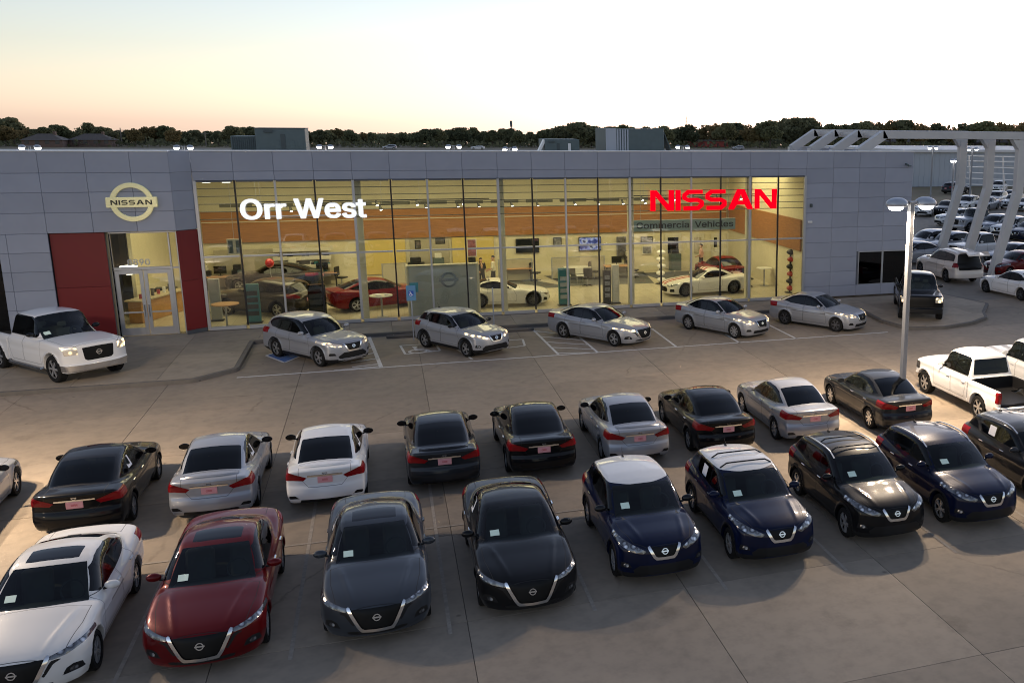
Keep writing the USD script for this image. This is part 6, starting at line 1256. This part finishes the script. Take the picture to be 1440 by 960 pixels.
# outline of the tree line in the photograph: pixel column -> row of the crown tops
top_px = tab([(0, 177), (20, 171), (60, 178), (85, 173), (120, 180), (150, 174), (165, 183), (200, 177), (240, 174), (270, 183), (300, 179), (335, 178), (440, 182), (465, 180), (520, 186), (560, 188), (620, 180), (660, 179), (700, 182), (760, 182), (800, 176), (815, 172), (850, 176), (900, 176), (945, 178), (985, 175), (1040, 173), (1070, 172), (1128, 165), (1150, 176), (1200, 171), (1260, 168), (1300, 171), (1330, 172), (1440, 172), (1700, 174)])[0]
px, k = -40.0, 0
where = [(60, 'above the left end of the tower'), (180, 'above the round emblem'), (300, 'left of the stepped roof unit'), (440, 'behind the stepped roof unit'), (560, 'above the white sign letters'), (700, 'above the middle of the glass front'), (840, 'behind the small roof unit'), (950, 'behind the square roof unit'), (1090, 'above the red sign letters'), (1240, 'behind the canopy struts'), (1460, 'behind the canopy beam'), (9999, 'right of the canopy')]
count = {}
while px < 1560:
    dep = rnd.uniform(330, 372); kind = rnd.choice([0, 1, 3, 4, 0, 2] if px < 900 else [2, 4, 5, 2, 0, 1]); tp = float(top_px(px)) + rnd.uniform(-1, 4) + (2.5 if px < 320 else 0)
    zt = at(px, tp, y=dep)[2]; sc = max(.45, min(1.7, zt / specs[kind][0])); w = next(w for x, w in where if px < x); count[(kind, w)] = count.get((kind, w), 0) + 1; n = count[(kind, w)]
    od = ['', 'second ', 'third ', 'fourth ', 'fifth ', 'sixth ', 'seventh ', 'eighth '][n - 1]
    place_tree(px, kind, sc, dep, f'{od}{kinds[kind]} {w}' + (', from the left' if n > 1 else ', farthest left of its kind')); px += rnd.uniform(11, 19) * (1 if px < 900 else 1.15); k += 1
# the wood behind them reads as one mass
r = np.random.default_rng(5); N = 26000; X = r.uniform(-330, 520, N); pxw = CAM_CX + 0 * X
def wood():
    d = r.uniform(376, 398, N); top = 4.0 + 2.0 * meshkit.fbm(np.c_[X * .045, d * .03, 0 * X], 3, 4) - 1.2; z = r.uniform(0, 1, N) ** .8 * top; p = np.c_[X, d, z]; s = r.uniform(.35, .8, N)[:, None]
    a = r.normal(size=(N, 3)); a /= np.linalg.norm(a, axis=1)[:, None]; b = np.cross(a, r.normal(size=(N, 3))); b /= np.linalg.norm(b, axis=1)[:, None]
    v = np.stack([p - a * s - b * s, p + a * s - b * s, p + a * s + b * s, p - a * s + b * s], 1).reshape(-1, 3); i = np.arange(N) * 4; return v, np.vstack([np.c_[i, i + 1, i + 2], np.c_[i, i + 2, i + 3]])
tag(obj('wood', wood(), MATS['leaf_dark']), 'distant mass of dark trees behind the far tree line', 'wood', kind='stuff')
# shrubs under the trees hide their feet, one mass
N = 9000; X = r.uniform(-300, 480, N)
def scrub():
    d = r.uniform(326, 380, N); z = r.uniform(0, 1, N) ** 1.5 * (1.2 + 2.4 * meshkit.fbm(np.c_[X * .08, d * .05, 0 * X], 2, 9)); p = np.c_[X, d, z]; s = r.uniform(.3, .6, N)[:, None]; a = r.normal(size=(N, 3)); a /= np.linalg.norm(a, axis=1)[:, None]; b = np.cross(a, r.normal(size=(N, 3))); b /= np.linalg.norm(b, axis=1)[:, None]
    v = np.stack([p - a * s - b * s, p + a * s - b * s, p + a * s + b * s, p - a * s + b * s], 1).reshape(-1, 3); i = np.arange(N) * 4; return v, np.vstack([np.c_[i, i + 1, i + 2], np.c_[i, i + 2, i + 3]])
tag(obj('undergrowth', scrub(), MATS['leaf_dark']), 'low scrub along the foot of the far tree line', 'shrubs', kind='stuff')

# ------------------------------------------------------------------ houses, sheds and poles far away
plain('roof_brown', (.085, .072, .064), .9, vary=.1); plain('brick_far', (.12, .08, .065), .9); plain('far_white', (.55, .55, .55), .7); plain('barn_red', (.25, .05, .04), .8); plain('far_metal', (.36, .39, .43), .6, .2, vary=.04, scale=.2); plain('window_far', (.03, .035, .04), .2); plain('wood_pole', (.16, .14, .12), .9)
def house(px, py, lab, w, d, hw_, hr, wall='brick_far', roofm='roof_brown', rz=0.0):
    p = at(px, py, 0); t = thing('house', lab, 'house', (p[0], p[1], -.05), rz)
    obj('wall', box(-w / 2, w / 2, 0, d, 0, hw_), MATS[wall], t)
    o = .5; v = np.array([[-w / 2 - o, -o, hw_], [w / 2 + o, -o, hw_], [w / 2 + o, d + o, hw_], [-w / 2 - o, d + o, hw_], [-w / 2 + d * .45, d / 2, hw_ + hr], [w / 2 - d * .45, d / 2, hw_ + hr]]); f = [[0, 1, 5], [0, 5, 4], [1, 2, 5], [2, 3, 4], [2, 4, 5], [3, 0, 4], [0, 2, 1], [0, 3, 2]]
    v[:, 2] += .002; rf = obj('roof', (v, np.array(f)), MATS[roofm], t); obj('chimney', box(w * .2, w * .2 + .8, d * .5, d * .5 + .8, hw_ + hr * .5, hw_ + hr + .7), MATS[wall], rf)
    for k in range(4): x = -w / 2 + w * (k + .5) / 4; obj('window', box(x - .6, x + .6, -.04, -.002, 1.0, 2.1), MATS['window_far'], t)
for px, py, lab, w in ((60, 207, 'low brown roofed house at the far left below the trees', 11), (128, 206.5, 'wide brown roofed house left of the round emblem, below the trees', 12), (1262, 206, 'long low roofed house behind the canopy beam', 18), (1400, 207, 'brown roofed house behind the right canopy legs', 20)): house(px, py, lab, w, 8, 2.2, 2.0)
def shed(name, label, cat_, px0, px1, py, pyt, depth, wall, roofm, nwin=6, wallh=None):
    a = at(px0, py, 0); b = at(px1, py, y=a[1]); zt = wallh or at(px0, pyt, y=a[1])[2]; t = thing(name, label, cat_, (a[0], a[1], 0)); w = b[0] - a[0]
    obj('wall', box(0, w, 0, depth, 0, zt), MATS[wall], t); obj('roof', cbox(-.4, w + .4, -.4, depth, zt + .003, zt + .45, .05), MATS[roofm], t)
    for k in range(nwin): x = w * (k + .5) / nwin; obj('window' if k % 3 else 'door', box(x - w * .02, x + w * .02, -.06, -.002, zt * .25 if k % 3 else .02, zt * .65), MATS['window_far'], t)
    return t, w, zt
shed('flat_building', 'long flat pale building beyond the field left of the middle', 'building', 488, 566, 199, 191, 30, 'far_metal', 'far_white', 9)
shed('red_barn', 'low red building with pale roof beyond the field at the right', 'building', 975, 1024, 207, 199, 14, 'barn_red', 'roof_brown', 5)
t, w, zt = shed('warehouse', 'long pale metal warehouse beyond the far parked cars', 'building', 1270, 1560, 263, 211, 30, 'far_metal', 'far_white', 0, 5.2)
for k in range(44): obj('wall_rib', box(w * k / 44, w * k / 44 + .14, -.05, -.002, .1, zt - .1), MATS['far_metal'], t)
for x, ww in ((.235, 1.6), (.60, 4.2), (.78, 4.2)): d = obj('loading_door', box(w * x, w * x + ww, -.09, -.052, .0, 4.0), MATS['wall_yellow' if x == .24 else 'display_grey'], t)
for k in range(3): tp = obj('wall_stripe', box(w * .33, w * .62, -.14, -.055, 3.0 + .8 * k, 3.12 + .8 * k), MATS['far_white'], t)
for px, py, pt, lab in ((75, 206, 181, 'thin wooden utility pole at the far left'), (172, 206, 180, 'pale utility pole above the round emblem'), (290, 206, 185, 'wooden utility pole left of the stepped roof unit'), (623, 206, 188, 'thin utility pole above the middle of the glass'), (1072, 206, 184, 'thin utility pole left of the canopy struts')):
    p = at(px, py, 0); z = at(px, pt, y=p[1])[2]; t = thing('utility_pole', lab, 'pole', (p[0], p[1], 0)); obj('pole', cyl((0, 0, 0), (0, 0, z), .20, .14, n=8), MATS['wood_pole'], t); obj('cross_arm', cbox(-1.2, 1.2, -.08, .08, z - .9, z - .7, .02), MATS['wood_pole'], t)
p = at(720, 206, 0); z = at(720, 170, y=p[1])[2]; t = thing('antenna_mast', 'slim dark topped phone mast above the middle of the tree line', 'mast', (p[0], p[1], 0)); obj('mast', cyl((0, 0, 0), (0, 0, z), .28, .2, n=8), MATS['wood_pole'], t); obj('antenna', cyl((0, 0, z - 2.4), (0, 0, z), .45, n=10), MATS['hvac_dark'], t)
p = at(965, 206, 0); z = at(965, 164, y=p[1])[2]; t = thing('antenna_mast', 'thin lattice mast right of the square roof unit', 'mast', (p[0], p[1], 0))
for x, y in ((.5, 0), (-.25, .43), (-.25, -.43)): obj('leg', cyl((x, y, 0), (x * .3, y * .3, z), .06, n=5), MATS['wood_pole'], t)
for k in range(10): obj('brace', cyl((.5 * (1 - .07 * k), 0, z * k / 10), (-.25 * (1 - .07 * k), .43 * (1 - .07 * k), z * (k + 1) / 10), .04, n=4), MATS['wood_pole'], t)
for x0, x1, y, z in ((-9, 62, 334, .02),): obj('far_road', sheet(-400, 600, 300, 309, -.02), MATS['lot_concrete'], gp)
# ------------------------------------------------------------------ the parked cars
HF = .03
def front_row(x, ynose, model, name, label, category, colour, tilt=0.0, **k):
    L = CARS[model]['L']; build_car(name, model, label, category, (x, ynose + L / 2, 0), -90 + tilt, colour, h=HF, group='cars parked in the front row', **k)
front_row(-5.83, -29.08, 'saloon', 'saloon_car', 'white saloon with a dark sunroof at the left corner of the front row', 'car', 'paint_pearl', opts=('sunroof', 'ws_sticker'))
front_row(-3.27, -29.04, 'saloon', 'saloon_car', 'dark red saloon with a sunroof in the front row', 'car', 'paint_red', opts=('sunroof', 'ws_sticker', 'chrome_handle'))
front_row(-.56, -28.95, 'saloon', 'saloon_car', 'grey saloon with a V grille in the front row right of the dark red one', 'car', 'paint_grey', opts=('sunroof', 'ws_sticker', 'side_paper_right'))
front_row(2.12, -28.88, 'saloon', 'saloon_car', 'black saloon with a V grille in the front row beside the first white roofed crossover', 'car', 'paint_black', opts=('ws_sticker', 'side_paper_right', 'chrome_handle'))
front_row(4.77, -28.42, 'crossover', 'crossover_car', 'dark blue crossover with a plain white roof in the front row', 'car', 'paint_blue', roof='paint_white', opts=('ws_sticker', 'black_mirror'))
front_row(7.26, -28.42, 'crossover', 'crossover_car', 'dark blue crossover with a white roof carrying black cross bars', 'car', 'paint_blue', roof='paint_white', opts=('ws_sticker', 'crossbars', 'side_paper_right'))
front_row(10.05, -28.22, 'crossover', 'crossover_car', 'black crossover with silver rails and cross bars on its roof', 'car', 'paint_black', opts=('ws_sticker', 'rails', 'crossbars', 'chrome_handle'))
front_row(12.52, -28.18, 'crossover', 'crossover_car', 'all dark blue crossover with silver roof rails at the right of the front row', 'car', 'paint_blue', opts=('ws_sticker', 'rails', 'chrome_handle'))
front_row(15.25, -28.0, 'crossover', 'crossover_car', 'dark grey crossover with papers in its side window at the right edge', 'car', 'paint_gunmetal', opts=('ws_sticker', 'rails', 'side_paper_right', 'chrome_handle'))
def back_row(x, ytail, label, colour, opts=(), model='compact', name='compact_car', caps=False, tilt=0.0):
    L = CARS[model]['L']; build_car(name, model + ('_caps' if caps else ''), label, 'car', (x, ytail + L / 2 + .06, 0), 90 + tilt, colour, h=.034, group='compact cars parked in the second row', opts=opts)
back_row(-6.65, -22.40, 'black compact saloon with a window paper at the left of the second row', 'paint_black', ('side_paper_right', 'sunroof', 'chrome_handle'))
back_row(-4.08, -22.37, 'silver compact saloon with a boot spoiler right of the leftmost black one', 'paint_silver', ('spoiler', 'side_paper_right', 'black_mirror'))
back_row(-1.68, -22.41, 'white compact saloon seen from behind in the second row', 'paint_white', ('spoiler', 'side_paper_right', 'black_mirror'))
back_row(1.01, -22.04, 'dark grey compact saloon with boot spoiler beside the white one', 'paint_gunmetal', ('spoiler', 'black_mirror'))
back_row(3.45, -21.91, 'black compact saloon between the dark grey and the silver one in the second row', 'paint_black', ('black_mirror', 'chrome_handle'))
back_row(5.99, -21.81, 'silver compact saloon with boot spoiler behind the plain white roofed crossover', 'paint_silver', ('spoiler', 'black_mirror'))
back_row(8.48, -21.79, 'black compact saloon with a sunroof between two silver ones', 'paint_black', ('sunroof', 'chrome_handle'))
back_row(11.15, -21.64, 'silver compact saloon behind the black railed crossover', 'paint_silver', (), caps=True)
back_row(14.27, -21.57, 'grey compact saloon parked behind the lamp post', 'paint_gunmetal', ('chrome_handle',), caps=True)
L = CARS['saloon']['L']; build_car('saloon_car', 'saloon', 'silver saloon cut off by the left edge of the picture', 'car', (-9.62, -17.85 - L / 2, 0), 92, 'paint_silver', h=.04, opts=('black_mirror',))
build_car('pickup_truck', 'mid_pickup', 'white crew cab pickup with an empty black bed beside the grey compact saloon', 'pickup truck', (18.02, -19.25, 0), 90, 'paint_white', h=.036)
build_car('pickup_truck', 'mid_pickup', 'white pickup at the right edge beyond the one with the empty bed', 'pickup truck', (21.0, -18.6, 0), 90, 'paint_white', h=.045)
build_car('saloon_car', 'compact', 'white car tail at the right edge beside the white pickup', 'car', (17.9, -25.0, 0), 90, 'paint_white', h=.045)
def by_wheels(rear, front, side, model, z=0.0):
    """Place a car by the ground pixels of its rear and front wheels on one side (+1: its left)."""
    a, b = at(*rear, z), at(*front, z); S = CARS[model]; d = (b - a)[:2]; d /= np.linalg.norm(d); n = np.array([-d[1], d[0]]) * side
    m = (a + b)[:2] / 2 - n * (S['track'] / 2 + .08); q = S['L'] / 2 - sum(S['axles']) / 2; c = m - d * q; return (c[0], c[1], z), math.degrees(math.atan2(d[1], d[0]))
def bw(name, model, label, category, rear, front, side, colour, z=0.0, h=.036, **k):
    loc, hd = by_wheels(rear, front, side, model, z); return build_car(name, model, label, category, loc, hd, colour, h=h, **k)
bw('suv_car', 'suv', 'silver family SUV angled before the glass front, beside the hatched bay', 'car', (388.6, 501.4), (450.6, 516), -1, 'paint_silver', lamp='lamp_lit', opts=('ws',))
bw('crossover_car', 'crossover', 'silver crossover angled before the glass front by the accessible parking sign', 'car', (597, 488.3), (656.7, 502.2), -1, 'paint_silver', lamp='lamp_lit', opts=('black_mirror',))
bw('saloon_car', 'saloon', 'silver saloon angled before the glass front, red reflection in its windshield', 'car', (791, 474.9), (864.5, 487.5), -1, 'paint_silver', lamp='lamp_lit')
bw('compact_car', 'compact_caps', 'silver compact saloon angled below the red sign letters', 'car', (966.7, 463), (1033.5, 476), -1, 'paint_silver', lamp='lamp_lit')
bw('small_saloon', 'small_saloon', 'silver small saloon angled at the right end before the building', 'car', (1103.5, 456), (1174.3, 466.6), -1, 'paint_silver', lamp='lamp_lit')
bw('pickup_truck', 'large_pickup', 'large white crew cab pickup on the pavement by the red entrance', 'pickup truck', (5, 517), (81, 537), -1, 'paint_white', z=.15, lamp='lamp_lit', opts=('ws_sticker', 'black_mirror')).GetAttribute('xformOp:scale').Set(Gf.Vec3f(1.05, 1.05, 1.07))
bw('pickup_truck', 'black_pickup', 'black pickup facing us on the rounded kerb at the building corner', 'pickup truck', (1258.5, 427), (1264.5, 447), -1, 'paint_black', z=.15, lamp='lamp_lit', opts=('black_mirror',))
bw('large_suv', 'full_suv', 'cream white large SUV with its tailgate open beside the showroom', 'car', (1336, 399), (1288, 384.5), 1, 'paint_champagne', opts=('rails',), h=.045)
bw('saloon_car', 'large_saloon', 'white saloon with dark wheels at the right edge, pointing towards the open SUV', 'car', (1434, 422.5), (1385.6, 411), 1, 'paint_white', h=.04)
# in the showroom
bw('showroom_suv', 'dark_suv', 'dark metallic SUV in the showroom showing its lit tail lamp', 'car', (378, 446), (333, 443), 1, 'paint_brown', z=FL, h=.045)
p = at(385, 412, FL); build_car('showroom_saloon', 'saloon', 'dark saloon in the showroom hidden behind the dark SUV', 'car', (p[0], p[1] + 1.2, FL), 168, 'paint_gunmetal', h=.055)
p = at(528, 437, FL); build_car('showroom_saloon', 'saloon', 'bright red saloon in the showroom left of the grey display wall', 'car', (p[0] + .2, p[1] + 1.2, FL), 18, 'paint_bright_red', h=.045)
bw('sports_coupe', 'coupe', 'plain white low sports coupe in the showroom right of the display wall', 'car', (680, 433.0), (746, 430.3), -1, 'paint_ivory', z=FL, h=.036)
bw('sports_coupe', 'striped_coupe', 'white sports coupe with a red bonnet stripe under the red sign letters', 'car', (1031, 412.5), (965.5, 417.0), 1, 'paint_ivory', z=FL, h=.036)
p = at(1012, 380, FL); build_car('showroom_saloon', 'compact', 'bright red car far back in the showroom behind the striped coupe', 'car', (at(1014, 375, y=6.7)[0], 6.7, FL), 95, 'paint_bright_red', h=.06)
# the far lot at the right: (pixel x, bottom row, model, colour, heading, label)
FAR = [(1303, 357, 'suv', 'paint_white', 192, 'white SUV in the near far-lot row, first right of the lamp post'), (1331, 361, 'full_suv_c', 'paint_silver', 192, 'silver large SUV in the near far-lot row behind the open tailgate SUV'), (1376, 366, 'mid_pickup', 'paint_white', 192, 'white pickup in the near far-lot row between two canopy legs'), (1424, 374, 'saloon', 'paint_silver', 190, 'silver saloon in the near far-lot row right of the nearest canopy leg'), (1428, 389, 'compact', 'paint_red', 190, 'dark red car just behind the white saloon at the right edge'), (1284, 373, 'compact', 'paint_silver', 185, 'pale car nose half hidden by the black pickup'),
    (1344, 318, 'crossover', 'paint_white', 182, 'white crossover in the middle far-lot row, leftmost'), (1372, 326, 'large_pickup', 'paint_silver', 195, 'silver large pickup in the middle far-lot row'), (1397, 330, 'suv', 'paint_silver', 205, 'silver SUV in the middle far-lot row right of the silver pickup'), (1421, 334, 'suv', 'paint_white', 205, 'white SUV in the middle far-lot row, second from the right edge'), (1446, 338, 'compact', 'paint_blue', 205, 'dark blue car in the middle far-lot row at the right edge'),
    (1301, 304, 'suv', 'paint_white', 230, 'white SUV front seen just under the right lamp head'), (1330, 303, 'compact', 'paint_black', 225, 'dark car in the back far-lot row left of the first canopy leg'), (1359, 297, 'suv', 'paint_white', 215, 'white SUV in the back far-lot row between the first canopy legs'), (1386, 296, 'saloon', 'paint_silver', 215, 'silver saloon in the back far-lot row behind the second canopy leg'), (1400, 289, 'suv', 'paint_white', 215, 'white SUV in the back far-lot row, farther one'), (1425, 294, 'suv', 'paint_white', 215, 'white SUV in the back far-lot row left of the third canopy leg'), (1444, 297, 'saloon', 'paint_silver', 215, 'silver car in the back far-lot row at the right edge'), (1420, 285, 'compact', 'paint_silver', 215, 'silver compact in the back far-lot row, farthest in line'),
    (1404, 271, 'suv', 'paint_white', 225, 'white SUV standing alone at the field edge before the warehouse'), (1344, 273, 'dark_suv', 'paint_gunmetal', 20, 'dark SUV at the field edge behind the first canopy leg'), (1294, 253, 'large_pickup', 'paint_white', 200, 'white pickup beside the warehouse, far left'), (1388, 256, 'saloon', 'paint_silver', 190, 'silver car before the warehouse doors'), (548, 210.5, 'suv', 'paint_silver', 180, 'tiny pale car on the field road left of the middle'), (672, 210.5, 'saloon', 'paint_white', 180, 'tiny white car on the field road right of the middle lamp'), (1038, 211, 'suv', 'paint_silver', 180, 'tiny pale car beyond the roof near the red barn'), (1316, 252, 'black_pickup', 'paint_black', 180, 'black pickup parked along the warehouse wall')]
CARS['full_suv_c'] = dict(CARS['suv']); seen = {}
names = {'suv': 'suv_car', 'dark_suv': 'suv_car', 'full_suv_c': 'suv_car', 'mid_pickup': 'pickup_truck', 'large_pickup': 'pickup_truck', 'black_pickup': 'pickup_truck', 'saloon': 'saloon_car', 'compact': 'compact_car', 'crossover': 'crossover_car'}
for px, py, m, c, hd, lab in FAR:
    p = at(px, py, 0); d = p - _C; d[2] = 0; d /= np.linalg.norm(d); p = p + d * 1.0; key = (m, c)
    if key in seen: dup(seen[key], (p[0], p[1], 0), hd, lab, 'cars parked on the far lot', name=names[m])
    else: seen[key] = build_car(names[m], m, lab, 'pickup truck' if 'pickup' in m else 'car', (p[0], p[1], 0), hd, c, h=.06, group='cars parked on the far lot')
# dark flat trailer before the warehouse
p = at(1345, 256, 0); t = thing('flat_trailer', 'black flat trailer standing before the warehouse', 'trailer', (p[0], p[1] + 1, 0), 0); obj('deck', cbox(-4, 4, -1, 1, .7, .95, .03), MATS['plastic_black'], t); obj('tongue', bar((4, 0, .7), (5.6, 0, .6), .2, .15), MATS['plastic_black'], t)
for x in (-1.6, -.7):
    for y in (-1.02, 1.02): obj('wheel', cyl((x, y - .1, .38), (x, y + .1, .38), .38, n=16), MATS['rubber'], t)
